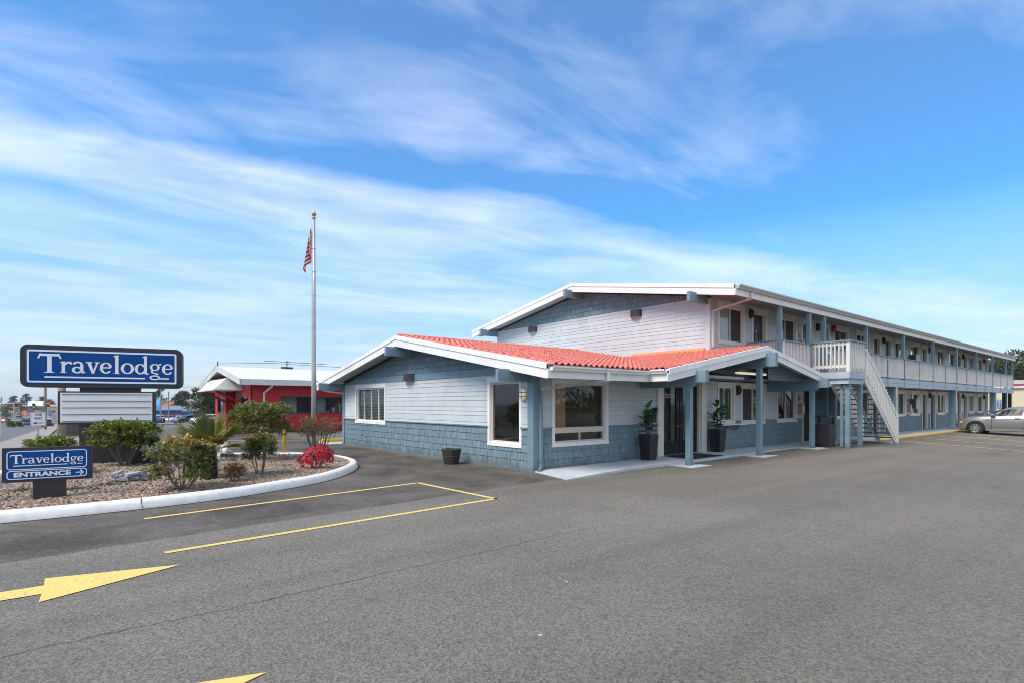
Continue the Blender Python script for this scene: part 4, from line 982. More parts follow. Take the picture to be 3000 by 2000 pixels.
gi = MB(); gi.prism([(13.7, 2.335), (21.4, 2.335), (21.4, 2.36), (PRX + 2.5, zr(PRX + 2.5) - .13), (PRX, zr(PRX) - .13), (13.7, zr(13.7) - .13)], lambda u, v_, d: (u, d, v_), Y0 - .06, Y0 - .001)
gif = gi.build('porch_gable_panel', M_SHEATH, office)
shingles(office, gif, 'Y', Y0 - .06, 13.7, 21.38, 2.34, 5, .19, [], M_SHG, 31, zcap=lambda u: zr(u) - .14)
gi = MB(); gi.prism([(17.2, 2.335), (20.35, 2.335), (20.35, zr(20.35) - .13), (17.2, zr(17.2) - .13)], lambda u, v_, d: (u, d, v_), 8.46, 8.50)
gi2 = gi.build('porch_gable_panel', M_SHEATH, office)
shingles(office, gi2, 'Y', 8.46, 17.2, 20.35, 2.34, 5, .19, [], M_SHG, 33, zcap=lambda u: zr(u) - .14)
m = MB(); pbox(m, 'Y', Y0 - .09, 19.1, 19.22, .0, .06, 2.28, 2.62); m.build('ledger_stub', M_SID, office)
sl_ = MB(); sl_.box(16.35, 18.25, 8.95, 9.13, 2.60, 2.66); so = sl_.build('strip_light', M_METAL, office)
sl_ = MB(); sl_.tube([(16.37, 9.04, 2.59), (18.23, 9.04, 2.59)], .06, 10); sl_.build('light_cover', M_TUBE, so, smooth=True)
for a in (16.6, 18.0):
    sl_ = MB(); sl_.tube([(a, 9.04, 2.66), (a, 9.04, zr(a) - .12)], .01, 5); sl_.build('hanger', M_METAL, so)
# ------------------------------------------------------------------ two-storey guest wing
WX, WEND = 15.95, 53.55
WRK, WEV, WEVB, WRID = 15.3, 8.53, 22.07, 15.3
WS = 0.170; WZE, WZT = 4.78, 5.09
def wroof(y): return WZT + WS * (min(y, 2 * WRID - y) - WEV)
wing = thing('guest_wing', 'long two storey guest wing with upper walkway behind the office', 'building', (WX, Y0, 0))
# upper gable wall facing the street
mb = MB(); mb.box(WX, WX + .14, Y0 + .002, 20.87, 2.6, 4.9)
for i in range(24):
    a, b_ = lerp(Y0 + .002, 20.87, i / 24), lerp(Y0 + .002, 20.87, (i + 1) / 24)
    mb.hexa([(WX, a, 4.901), (WX + .14, a, 4.901), (WX + .14, b_, 4.901), (WX, b_, 4.901), (WX, a, wroof(a) - .12), (WX + .14, a, wroof(a) - .12), (WX + .14, b_, wroof(b_) - .12), (WX, b_, wroof(b_) - .12)])
ug = mb.build('upper_gable_wall', M_SHEATH, wing)
clapboards(wing, ug, 'X', WX, 9.86, 20.87, clap_edges(5.005, 2.9), [], M_SID, 41)
shingles(wing, ug, 'X', WX, 9.86, 20.87, 5.01, 5, .19, [], M_SHG, 43, zcap=lambda u: wroof(u) - .29)
t = MB(); t.box(WX - .03, WX + .10, Y0 - .03, Y0 + .125, 3.25, 4.95); t.build('corner_board', M_SID, wing)
sconce(wing, 'X', WX, 18.26, 4.83, .52, .24); sconce(wing, 'X', WX, 12.61, 4.82, .48, .24)
# set-back wall beyond the gable's far corner
mb = MB(); mb.box(17.2, 17.3, 20.88, 22.0, 2.6, 4.9); sbk = mb.build('set_back_wall', M_SID, wing)
window(wing, 'X', 17.2, 21.05, 21.85, 3.6, 4.75, panes=((0, 1, 'halfcurtain'),), head=.08, side=.06)
mb = MB(); mb.box(WX + .1, WEND, 20.8, 20.9, 0, 4.9); mb.build('rear_wall', M_SID, wing)
# front walls: bays repeat every 7.55 m
UW = [(16.42, 18.09), (20.37, 22.03), (25.55, 27.15), (28.0, 29.65), (33.15, 34.8), (35.6, 37.2), (40.65, 42.25), (43.0, 44.6), (48.0, 49.55), (50.45, 51.95)]
UD = [(18.59, 19.66), (22.46, 23.5), (24.08, 25.12), (30.1, 31.15), (31.68, 32.73), (37.65, 38.7), (39.23, 40.28), (45.1, 46.12), (46.57, 47.6), (52.35, 53.3)]
LW = [(25.6, 27.2), (28.08, 29.7), (33.2, 34.84), (35.63, 37.25), (40.64, 42.3), (43.0, 44.62), (48.0, 49.56), (50.4, 51.93)]
LD = [(24.1, 25.15), (30.0, 31.05), (31.7, 32.76), (37.72, 38.77), (39.24, 40.33), (45.07, 46.12), (46.6, 47.7), (52.35, 53.3)]
DK = 2.72                                # upper walkway level
def front_wall(name, x0, z0, z1, W, D, wz0, wz1, dz0, dz1, seed, lower):
    holes = [(a + .05, b_ - .05, wz0 + .05, wz1 - .1) for a, b_ in W] + [(a + .06, b_ - .06, dz0, dz1 - .1) for a, b_ in D]
    ch = [(a, b_, wz0, wz1) for a, b_ in W] + [(a, b_, dz0 - .1, dz1) for a, b_ in D]
    m = MB(); wall_cells(m, 'Y', Y0, x0, WEND, z0, z1, holes); wl = m.build(name, M_SHEATH, wing)
    if lower:
        clapboards(wing, wl, 'Y', Y0, x0, WEND - .1, clap_edges(2.36, 1.03), ch, M_SID, seed)
        shingles(wing, wl, 'Y', Y0, x0, WEND - .1, .13, 5, .178, ch, M_SHG, seed + 1)
    else: clapboards(wing, wl, 'Y', Y0, x0 + .12, WEND - .1, clap_edges(z1, z0 + .02), ch, M_SID, seed)
    t_ = MB(); t_.box(WEND - .1, WEND + .03, Y0 - .04, Y0 + .1, z0, z1); t_.build('corner_board', M_SID, wing)
front_wall('upper_front_wall', WX + .001, 2.6, 5.05, UW, UD, 3.54, 4.94, DK, 4.92, 51, False)
front_wall('lower_front_wall', 24.001, 0, 2.42, LW, LD, .93, 2.31, .135, 2.31, 61, True)
t = MB()
for a, b_ in free_runs(24.0, WEND - .1, 1.0, 1.05, [(p, q, .9, 2.3) for p, q in LW] + [(p, q, 0, 2.3) for p, q in LD]): pbox(t, 'Y', Y0, a, b_, .001, .045, 1.0, 1.03)
t.build('water_table', M_BLUE, wing)
for k, (a, b_) in enumerate(UW):
    left_dark = k in (2, 4, 6, 8)
    window(wing, 'Y', Y0, a, b_, 3.54, 4.94, panes=((0, .5, 'screen'), (.5, 1, 'halfcurtain')) if left_dark else ((0, .5, 'curtain' if k == 0 else 'halfcurtain'), (.5, 1, 'screen')))
for k, (a, b_) in enumerate(LW):
    window(wing, 'Y', Y0, a, b_, .93, 2.31, panes=((0, .5, 'drape'), (.5, 1, 'screen')) if k in (1, 2, 3, 7) else ((0, .5, 'screen'), (.5, 1, 'drape')))
for a, b_ in UD: guest_door(wing, 'Y', Y0, a, b_, DK + .02, 4.92)
for a, b_ in LD: guest_door(wing, 'Y', Y0, a, b_, .14, 2.31)
for xx in (18.50, 23.9, 31.5, 39.05, 46.45, 52.2): bulkhead(wing, 'Y', Y0, xx, 4.70)
for xx in (31.4, 39.06, 46.4, 52.2): bulkhead(wing, 'Y', Y0, xx, 2.08)
for xx, zz in ((25.40, 4.76), (44.95, 2.13)):
    m = MB(); m.lathe((xx, Y0 - .08, zz), [(.16, 0), (.16, -.03), (.13, -.07), (.05, -.08)], 14, axis='Y'); bo = m.build('alarm_bell', M_RED, wing, smooth=True)
    m = MB(); m.box(xx - .07, xx + .07, Y0 - .08, Y0 - .02, zz - .3, zz - .16); m.build('bell_box', M_GUT, bo)
M_FEX = material('extinguisher_cabinet', (0.50, 0.30, 0.26), 0.4, 0.1, 5.0)
for xx, zz in ((22.3, 3.85), (22.28, 1.42), (35.3, 1.38), (35.4, 3.7)):
    m = MB(); pbox(m, 'Y', Y0, xx - .11, xx + .11, .026, .17, zz - .24, zz + .20); fo = m.build('extinguisher_cabinet', M_FEX, wing)
    m = MB(); pbox(m, 'Y', Y0, xx - .075, xx + .075, .171, .176, zz - .20, zz + .10); m.build('cabinet_door', M_CREAM, fo)
    m = MB(); pbox(m, 'Y', Y0, xx - .10, xx + .06, .026, .034, zz + .30, zz + .48); m.build('fire_notice', M_RED, fo)
for zz in (1.60, 3.98):
    m = MB(); pbox(m, 'Y', Y0, 35.55, 36.0, .026, .30, zz - .26, zz + .26); eo = m.build('electrical_box', material('dark_grey_enamel', (.07, .08, .10), .5), wing)
    m = MB(); pbox(m, 'Y', Y0, 35.54, 36.01, .301, .325, zz - .27, zz + .27); m.build('box_door', M_GUT, eo)
# roof
dk = MB()
for f in ((lambda y: y), (lambda y: 2 * WRID - y)):
    y0_, y1_ = WEV + .02, WRID
    dk.hexa([(WRK + .03, f(y0_), wroof(y0_) - .14), (55.7, f(y0_), wroof(y0_) - .14), (55.7, f(y1_), wroof(y1_) - .14), (WRK + .03, f(y1_), wroof(y1_) - .14), (WRK + .03, f(y0_), wroof(y0_) - .02), (55.7, f(y0_), wroof(y0_) - .02), (55.7, f(y1_), wroof(y1_) - .02), (WRK + .03, f(y1_), wroof(y1_) - .02)])
wr = dk.build('roof', M_ROOFW, wing)
WZA = WZE + WS * (WRID - WEV)
rake('X', WRK, WEV, WRID, WZE, WZA, .30, wing); rake('X', WRK, WEVB, WRID, WZE, WZA, .30, wing)
for yy, zz in ((Y0 + .10, 4.76), (WRID, 5.70), (20.87, 4.76)):
    m = MB(); m.box(14.94, WX + .1, yy - .06, yy + .06, zz, zz + .29); m.build('beam', M_BLUE, wing)
sf = MB()
for f in ((lambda y: y), (lambda y: 2 * WRID - y)):
    y0_, y1_ = WEV + .01, WRID
    sf.hexa([(WRK + .046, f(y0_), WZE + .11), (WX - .002, f(y0_), WZE + .11), (WX - .002, f(y1_), WZA + .11), (WRK + .046, f(y1_), WZA + .11), (WRK + .046, f(y0_), WZE + .13), (WX - .002, f(y0_), WZE + .13), (WX - .002, f(y1_), WZA + .13), (WRK + .046, f(y1_), WZA + .13)])
sf.build('gable_soffit', M_SOFF, wing)
# eave soffit boards over the walkway
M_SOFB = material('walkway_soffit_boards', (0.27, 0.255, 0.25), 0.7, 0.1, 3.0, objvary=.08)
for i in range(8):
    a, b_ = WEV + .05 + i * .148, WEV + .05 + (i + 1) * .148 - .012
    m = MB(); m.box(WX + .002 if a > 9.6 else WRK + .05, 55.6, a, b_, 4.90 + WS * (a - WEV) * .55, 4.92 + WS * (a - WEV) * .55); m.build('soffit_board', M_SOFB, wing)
m = MB(); m.box(WRK, 55.7, WEV - .04, WEV, 4.79, 4.98); m.build('eave_board', M_WHITE, wing)
gutter((WRK + .06, WEV - .041), (55.75, WEV - .041), 5.10, wing, M_GUT, .12, .125)
m = MB(); m.beam((16.15, WEV - .08, 4.95), (16.15, WEV - .08, 4.76), .08, .07, up=(0, 1, 0)); m.beam((16.15, WEV - .07, 4.76), (16.06, Y0 - .06, 4.54), .06, .05); m.beam((16.06, Y0 - .06, 4.56), (16.06, Y0 - .06, 3.40), .06, .07, up=(0, 1, 0)); m.build('downspout', M_SID, wing)
# upper walkway deck, fascia, posts, balustrade
DY = 8.55
m = MB(); m.box(18.34, 55.2, DY + .03, Y0 - .002, 2.58, DK); m.build('walkway_deck', M_GUT, wing)
m = MB(); m.box(18.34, 55.2, DY + .06, Y0 - .002, 2.40, 2.44); m.build('walkway_ceiling', M_SOFF, wing)
for k in range(2):
    for i in range(8):
        a = 22.05 + i * 4.15; b_ = min(a + 4.145, 55.2)
        m = MB(); m.box(a, b_, DY - .02 - .004 * k, DY + .029, 2.36 + k * .172, 2.36 + (k + 1) * .172 - .006); m.build('fascia_board', M_GREYP, wing)
m = MB(); m.box(18.34, 20.5, DY - .02, DY + .029, 2.36, 2.70); m.build('fascia_board', M_GREYP, wing)
UP = [18.28, 20.47, 21.72, 25.85, 30.5, 35.15, 39.7, 44.2, 48.6, 52.9, 55.1]
for xx in UP:
    m = MB(); m.box(xx - .06, xx + .06, DY - .015, DY + .115, DK, 4.90); m.build('walkway_post', M_BLUE, wing)
RP = [25.85] + [28.25 + 2.245 * i for i in range(12)] + [55.1]
for xx in [x for x in RP if min(abs(x - u) for u in UP) > .3]:
    m = MB(); m.box(xx - .045, xx + .045, DY - .035, DY - .021, 2.38, 3.66); m.build('rail_post', M_BLUE, wing)
for xx in [x for x in RP if min(abs(x - u) for u in UP) <= .3]:
    m = MB(); m.box(xx - .03, xx + .03, DY - .035, DY - .026, 2.38, 3.66); m.build('rail_post', M_BLUE, wing)
def baluster_run(parent, a, b_, z0, z1, single, w=.038, gap=.105, y=None, name='baluster'):
    """upright balusters between two plan points; single=True makes each a part of its own"""
    a, b_ = Vector(a), Vector(b_); L = (b_ - a).length; k = max(1, round(L / gap)); d = (b_ - a) / L; nrm = Vector((-d.y, d.x)) * .019
    acc = MB()
    for i in range(k):
        c = a + d * (i + .5) * L / k
        za, zb = (z0(i / k), z1(i / k)) if callable(z0) else (z0, z1)
        m = MB() if single else acc
        p, q = c - d * w / 2, c + d * w / 2
        m.hexa([(*(p - nrm), za), (*(q - nrm), za), (*(q + nrm), za), (*(p + nrm), za), (*(p - nrm), zb), (*(q - nrm), zb), (*(q + nrm), zb), (*(p + nrm), zb)])
        if single: m.build(name, M_RAIL, parent)
    if not single: o_ = acc.build('baluster_panel', M_RAIL, parent); o_['kind'] = 'stuff'
m = MB(); m.box(22.06, 55.2, DY - .05, DY + .09, 3.66, 3.70); m.build('handrail', M_BLUE, wing)
m = MB(); m.box(22.06, 55.15, DY + .018, DY + .055, 3.56, 3.655); m.box(22.06, 55.15, DY + .018, DY + .055, 2.80, 2.88); m.build('rail_board', M_RAIL, wing)
nb = 0
for a, b_ in zip([22.1] + RP[:-1], RP):
    baluster_run(wing, (a + .05, DY - .002), (b_ - .05, DY - .002), 2.77, 3.655, b_ < 31, gap=.14)
# short balustrade from wall to walkway edge and along to the landing
m = MB(); m.box(18.29, 18.39, DY - .05, Y0 - .03, 3.66, 3.70); m.box(18.392, 20.6, DY - .05, DY + .09, 3.66, 3.70); m.build('handrail', M_BLUE, wing)
m = MB(); m.box(18.33, 18.36, DY + .1, Y0 - .03, 3.55, 3.655); m.box(18.33, 18.36, DY + .1, Y0 - .03, 2.8, 2.88); m.box(18.4, 20.5, DY + .018, DY + .05, 3.56, 3.655); m.box(18.4, 20.5, DY + .018, DY + .05, 2.8, 2.88); m.build('rail_board', M_RAIL, wing)
m = MB(); m.box(18.36, 18.48, DY - .03, DY + .11, 2.38, 3.655); m.build('newel', M_RAIL, wing)
baluster_run(wing, (18.31, Y0 - .1), (18.31, DY + .16), 2.76, 3.655, True, gap=.13)
baluster_run(wing, (18.52, DY - .002), (20.46, DY - .002), 2.5, 3.655, True, gap=.108)
# clad piers carrying the walkway
for xx in (29.35, 39.4, 49.4):
    m = MB(); m.box(xx, xx + .26, 8.56, 8.86, .13, 2.4); pi = m.build('pier', M_SHEATH, wing)
    m = MB(); m.box(xx - .03, xx - .001, 8.54, 8.87, .136, 2.36); m.build('pier_face', M_BLUE, wing)
    clapboards(wing, pi, 'Y', 8.56, xx - .02, xx + .26, clap_edges(2.36, 1.03), [], M_SID, 71); shingles(wing, pi, 'Y', 8.56, xx - .02, xx + .26, .14, 5, .178, [], M_SHG, 72)
for xx in (52.9, 54.9):
    m = MB(); m.box(xx, xx + .14, 8.60, 8.80, .13, 2.39); m.build('pier', M_DARK, wing)
for yy in (8.75, 12.0, 20.0): 
    m = MB(); m.box(54.9, 55.04, yy + .1, yy + .24, .1, 2.39); m.build('rear_post', M_BLUE, wing)
# shaded store recess beside the stair
m = MB(); m.box(23.85, 24.0, 9.0, Y0 - .05, .14, 2.4); m.box(23.56, 23.70, 9.2, Y0 - .05, .14, 2.4); m.build('pier', M_BLUE, wing)

# ------------------------------------------------------------------ outside stair with its landing
SX0, SX1, SYA, SYB = 20.55, 22.0, 7.33, 8.52
stair = thing('exterior_staircase', 'white wooden staircase with landing up to the guest wing walkway', 'staircase', (SX1, SYA, 0.05))
LZ = 2.70
for k in range(8):
    m = MB(); m.box(SX0 + .02 + k * .178, SX0 + .02 + (k + 1) * .178 - .008, SYA + .04, SYB, LZ - .04, LZ); m.build('landing_board', M_DECK, stair)
m = MB(); m.box(SX0 - .02, SX1 - .06, SYA - .02, SYA + .035, 2.46, 2.68); m.box(SX0 - .02, SX0 + .02, SYA + .036, SYB, 2.46, 2.68); m.build('landing_rim', M_GREYP, stair)
m = MB(); m.box(SX0 + .05, SX1 - .08, SYA + .036, SYA + .09, 2.28, 2.458); m.box(SX0 + .05, SX0 + .10, SYA + .091, SYB, 2.28, 2.458); m.build('landing_joist', M_GREYP, stair)
for xx, yy in ((20.80, 7.46), (21.83, 7.44)):
    m = MB(); m.box(xx - .065, xx + .065, yy - .065, yy + .065, TZ(xx, yy), 2.28); m.build('landing_post', M_BLUE, stair)
m = MB(); m.box(SX0 - .05, SX0 + .09, SYA + .09, SYB - .02, 3.70, 3.745); m.box(SX0 - .05, SX1 + .02, SYA - .06, SYA + .089, 3.70, 3.745); m.build('handrail', M_BLUE, stair)
m = MB(); m.box(SX0 + .015, SX0 + .05, SYA + .1, SYB - .02, 3.58, 3.695); m.box(SX0 + .015, SX0 + .05, SYA + .1, SYB - .02, 2.83, 2.92); m.box(SX0 + .1, SX1, SYA + .012, SYA + .05, 3.58, 3.695); m.box(SX0 + .1, SX1, SYA + .012, SYA + .05, 2.83, 2.92); m.build('rail_board', M_RAIL, stair)
m = MB(); m.box(SX0 - .01, SX0 + .09, SYA - .02, SYA + .09, 2.685, 3.695); m.build('newel', M_RAIL, stair)
baluster_run(stair, (SX0 - .004, SYA + .12), (SX0 - .004, SYB - .05), 2.80, 3.695, True, gap=.135)
baluster_run(stair, (SX0 + .12, SYA - .008), (SX1 - .02, SYA - .008), 2.80, 3.695, True, gap=.145)
NST = 14; RUN = (25.36 - SX1) / NST; RISE = (LZ - .12) / NST
for k in range(NST - 1):
    xa = SX1 + k * RUN; zz = LZ - (k + 1) * RISE
    m = MB(); m.box(xa - .01, xa + RUN + .02, SYA + .045, SYB - .045, zz - .045, zz); m.build('tread', M_DECK, stair)
def stringer(y0_, y1_, ztop):
    m = MB(); xa, xb = SX1 - .02, 25.39
    sl2 = (LZ - .12) / (25.36 - SX1)
    f = lambda x: LZ - (x - SX1) * sl2
    m.prism([(xa, f(xa) - .36), (xb - .30, .09), (xb, .09), (xb, f(xb) + ztop), (xa, f(xa) + ztop)], lambda u, v_, d: (u, d, v_), y0_, y1_)
    return m.build('stringer', M_STAIRW, stair)
stringer(SYA, SYA + .04, -.02); stringer(SYB - .04, SYB, -.02); stringer((SYA + SYB) / 2 - .02, (SYA + SYB) / 2 + .02, -.10)
sl2 = (LZ - .12) / (25.36 - SX1)
for yy in (SYA - .022, SYB + .002):
    m = MB(); m.beam((SX1, yy + .01, LZ + .80), (25.33, yy + .01, 1.06), .045, .10); m.build('stair_handrail', M_STAIRW, stair)
    baluster_run(stair, (SX1 + .02, yy), (25.35, yy), lambda t_: LZ - t_ * (25.35 - SX1) * sl2 - .14, lambda t_: LZ - t_ * (25.35 - SX1) * sl2 + .84 + .14 * t_, True, w=.034, gap=.16)
    m = MB(); m.box(25.25, 25.35, yy - .025, yy + .045, TZ(25.7, yy) - .02, 1.14); m.build('newel', M_STAIRW, stair)
m = MB(); m.box(24.9, 25.37, SYA + .05, SYB - .05, TZ(25.5, 8) - .05, .115); m.build('bottom_step', M_STAIRW, stair)
# gutter-like cover strip from porch to landing
m = MB(); m.box(20.3, 21.75, 7.92, 8.02, 2.20, 2.30); m.build('drip_gutter', M_WHITE, stair)
m = MB(); m.box(20.75, 20.83, 7.60, 7.68, .12, 2.28); m.build('downspout', M_BLUE, stair)
flush_pieces()
# ------------------------------------------------------------------ lettering
def text_mesh(txt, size, mat, parent, fn, name='lettering', sx=1.0, bold=0.0, depth=.006, align='CENTER', spacing=1.0):
    cu = bpy.data.curves.new(name, 'FONT'); cu.body = txt; cu.size = size; cu.align_x = align; cu.align_y = 'CENTER'; cu.offset = bold; cu.space_character = spacing; cu.resolution_u = 4
    o = bpy.data.objects.new('tmp_text', cu); COL.objects.link(o)
    bpy.context.view_layer.update()
    dg = bpy.context.evaluated_depsgraph_get()
    me = bpy.data.meshes.new_from_object(o.evaluated_get(dg))
    bpy.data.objects.remove(o)
    b = MB(); n_ = len(me.vertices)
    b.v = [fn(v.co.x * sx, v.co.y, 0) for v in me.vertices]
    b.f = [tuple(p.vertices) for p in me.polygons]
    b.lv = [0] * len(b.f); b.mi = [0] * len(b.f)
    bpy.data.meshes.remove(me)
    org = ORG.get(parent.name, Vector((0, 0, 0)))
    m2 = b.mesh(name, mat, org=org); return link(name, m2, parent)
M_LET = material('sign_white_lettering', (0.74, 0.76, 0.80), 0.4, 0.04, 3.0)
M_SBLUE = material('sign_blue_face', (0.002, 0.062, 0.235), 0.6, 0.06, 3.0, spec=.15)
M_SBLK = material('sign_black_frame', (0.022, 0.020, 0.024), 0.55, 0.2, 4.0, 0.15, 60, streak=((6, 6, 1), .3, (.06, .055, .055)))
def arc(cx, cy, rx, ry, a0, a1, t0, t1, n=18, tend=None):
    """a stroke bent along an ellipse; thickness t0 on the sides, t1 at top and bottom"""
    out_, in_ = [], []
    for i in range(n + 1):
        a = R(lerp(a0, a1, i / n)); t_ = lerp(t1, t0, abs(math.cos(a)) ** 1.3) / 2
        if tend and i in (0, n): t_ *= tend
        c, s_ = math.cos(a), math.sin(a)
        out_.append((cx + (rx + t_) * c, cy + (ry + t_ * .8) * s_)); in_.append((cx + (rx - t_) * c, cy + (ry - t_ * .8) * s_))
    return [(out_[i], out_[i + 1], in_[i + 1], in_[i]) for i in range(n)]
def rect(x0, x1, y0, y1): return [((x0, y0), (x1, y0), (x1, y1), (x0, y1))]
def quads(*p): return [p]
TK = .24                                  # stem weight, x-height = 1
def serif(x, y, w=.30, h=.07): return [((x - w, y), (x + w, y), (x + TK / 2 + .02, y + (h if y < .5 else -h)), (x - TK / 2 - .02, y + (h if y < .5 else -h)))]
def glyph(ch):
    S_, w = [], 1.0
    if ch == 'T':
        S_ += rect(.66, .98, .05, 1.50) + [((.40, 0), (1.24, 0), (1.0, .10), (.64, .10))]
        S_ += [((.10, 1.62), (1.54, 1.62), (1.50, 1.42), (.14, 1.42))] + [((.10, 1.62), (.24, 1.66), (.10, 1.22), (-.06, 1.20))] + [((1.54, 1.62), (1.40, 1.66), (1.54, 1.22), (1.70, 1.20))]; w = 1.50
    elif ch == 'r':
        S_ += rect(.20, .44, .04, .92) + serif(.32, 0) + [((.02, .86), (.20, .98), (.44, 1.02), (.44, .84))] + arc(.72, .56, .30, .36, 160, 55, .16, .22) + arc(.86, .84, .05, .07, 0, 360, .1, .12, 8); w = .92
    elif ch == 'a':
        S_ += rect(.64, .88, .10, .74) + arc(.46, .70, .30, .26, 165, 0, .20, .17) + arc(.42, .28, .30, .24, 20, 340, .22, .13) + [((.64, .12), (.88, .20), (1.06, .06), (.80, -.02))]; w = 1.05
    elif ch == 'v':
        S_ += [((.10, .95), (.38, .95), (.66, .0), (.46, .0))] + [((.80, .95), (.94, .95), (.62, .0), (.50, .06))] + rect(-.02, .50, .92, 1.0) + rect(.68, 1.08, .92, 1.0); w = 1.04
    elif ch == 'e':
        S_ += arc(.50, .50, .36, .44, 8, 325, .24, .13, 22, .6) + rect(.24, .86, .48, .58); w = 1.02
    elif ch == 'l':
        S_ += rect(.18, .44, .04, 1.56) + serif(.31, 0) + [((.0, 1.52), (.18, 1.64), (.44, 1.68), (.44, 1.46))]; w = .60
    elif ch == 'o':
        S_ += arc(.54, .50, .40, .44, 0, 360, .25, .12, 26); w = 1.10
    elif ch == 'd':
        S_ += rect(.76, 1.0, .06, 1.56) + arc(.48, .48, .34, .42, 30, 330, .25, .12, 22) + [((.58, 1.52), (.76, 1.64), (1.0, 1.68), (1.0, 1.46))] + [((.76, .06), (1.0, .14), (1.20, .05), (1.0, -.02))]; w = 1.18
    elif ch == 'g':
        S_ += arc(.46, .66, .30, .28, 0, 360, .20, .11, 22) + arc(.46, -.28, .36, .17, 0, 360, .16, .13, 22) + [((.18, .42), (.32, .40), (.30, .14), (.12, .18))] + [((.12, .18), (.30, .20), (.78, .10), (.72, -.04))] + [((.66, .84), (.78, .96), (1.0, 1.02), (1.0, .90))]; w = 1.02
    return S_, w
def serif_word(word, x0, y0, xh, fn, mat, parent, sx=1.0, name='lettering', out=.004):
    """Word set in a bracketed serif face; each stroke is a thin raised piece, neighbours a hair apart in depth"""
    b = MB(); x = x0; k = 0
    for ch in word:
        st, w = glyph(ch)
        for q in st:
            k += 1; d = out + .0004 * (k % 9)
            b.add([fn(x + p[0] * xh * sx, y0 + p[1] * xh, d) for p in q], [(0, 1, 2, 3)])
        x += w * xh * sx
    org = ORG.get(parent.name, Vector((0, 0, 0)))
    return link(name, b.mesh(name, mat, org=org), parent), x
def round_rect(u0, u1, w0, w1, r, n=5):
    p = []
    for cx_, cy_, a in ((u1 - r, w1 - r, 0), (u0 + r, w1 - r, 90), (u0 + r, w0 + r, 180), (u1 - r, w0 + r, 270)):
        p += [(cx_ + r * math.cos(R(a + 90 * i / n)), cy_ + r * math.sin(R(a + 90 * i / n))) for i in range(n + 1)]
    return p
def outline(b, poly_out, poly_in, fn, d):
    n_ = len(poly_out)
    for i in range(n_):
        j = (i + 1) % n_
        b.add([fn(*poly_out[i], d), fn(*poly_out[j], d), fn(*poly_in[j], d), fn(*poly_in[i], d)], [(0, 1, 2, 3)])
# local frame of a sign: u to the right, face towards -y, z up
def signfn(u, w, d): return (u, -d, w)

# ---- main roadside sign
a_, b_ = Vector((-0.86, 17.2)), Vector((2.31, 16.46))
mid = (a_ + b_) / 2; rz = math.atan2(b_.y - a_.y, b_.x - a_.x); HW = (b_ - a_).length / 2
sign = thing('roadside_sign', 'large black framed blue and white name sign over a blank letter board', 'sign', (mid.x, mid.y, .1), rz)
ZS = -.1
m = MB(); m.prism(round_rect(-HW, HW, 1.99 + ZS, 2.985 + ZS, .15), lambda u, w, d: (u, d, w), 0.0, .40); m.build('sign_cabinet', M_SBLK, sign)
m = MB(); m.prism(round_rect(-HW + .10, HW - .10, 2.075 + ZS, 2.895 + ZS, .05), signfn, .001, .006); face = m.build('sign_face', M_SBLUE, sign)
m = MB(); outline(m, round_rect(-HW + .125, HW - .125, 2.10 + ZS, 2.868 + ZS, .04), round_rect(-HW + .165, HW - .165, 2.14 + ZS, 2.828 + ZS, .02), signfn, .010); m.build('border_line', M_LET, face)
LW0 = -HW + .33
xh = .275
o_, xe = serif_word('Travelodge', LW0, 2.335 + ZS, xh, lambda u, w, d: (u, -d - .007, w), M_LET, face, sx=.955)
m = MB(); m.quad(signfn(LW0 + .12, 2.215 + ZS, .011), signfn(LW0 + 2.12, 2.215 + ZS, .011), signfn(LW0 + 2.12, 2.25 + ZS, .011), signfn(LW0 + .12, 2.25 + ZS, .011)); m.quad(signfn(LW0 + 2.42, 2.215 + ZS, .011), signfn(LW0 + 2.64, 2.215 + ZS, .011), signfn(LW0 + 2.64, 2.25 + ZS, .011), signfn(LW0 + 2.42, 2.25 + ZS, .011)); m.build('underline', M_LET, face)
M_BOARD = material('letter_board_white', (0.70, 0.72, 0.74), 0.4, 0.04, 2.0, streak=((6, 6, 1.2), .12, (.5, .5, .48)))
RL, RR = -.93, 1.02
m = MB(); m.box(RL, RR, 0.02, .34, 1.10 + ZS, 1.90 + ZS); m.build('letter_board_frame', M_SBLK, sign)
m = MB(); m.box(RL + .045, RR - .045, 0.008, .0195, 1.15 + ZS, 1.865 + ZS); lb = m.build('letter_board', M_BOARD, sign)
M_TRK = material('letter_track', (0.10, 0.09, 0.07), 0.6, 0.4, 6.0, streak=((9, 1, 1), .6, (.30, .28, .24)))
for i in range(5):
    z = 1.18 + .162 * i + ZS
    m = MB(); m.box(RL + .075, RR - .075, -.004, .0075, z - .006, z + .006); m.build('letter_track', M_TRK, lb)
m = MB(); m.box(-.52, .70, .06, .30, 1.901 + ZS, 1.989 + ZS); m.build('neck', M_SBLK, sign)
m = MB(); m.box(-.53, .72, .05, .31, -.05, 1.099 + ZS); m.build('pedestal', M_SBLK, sign)
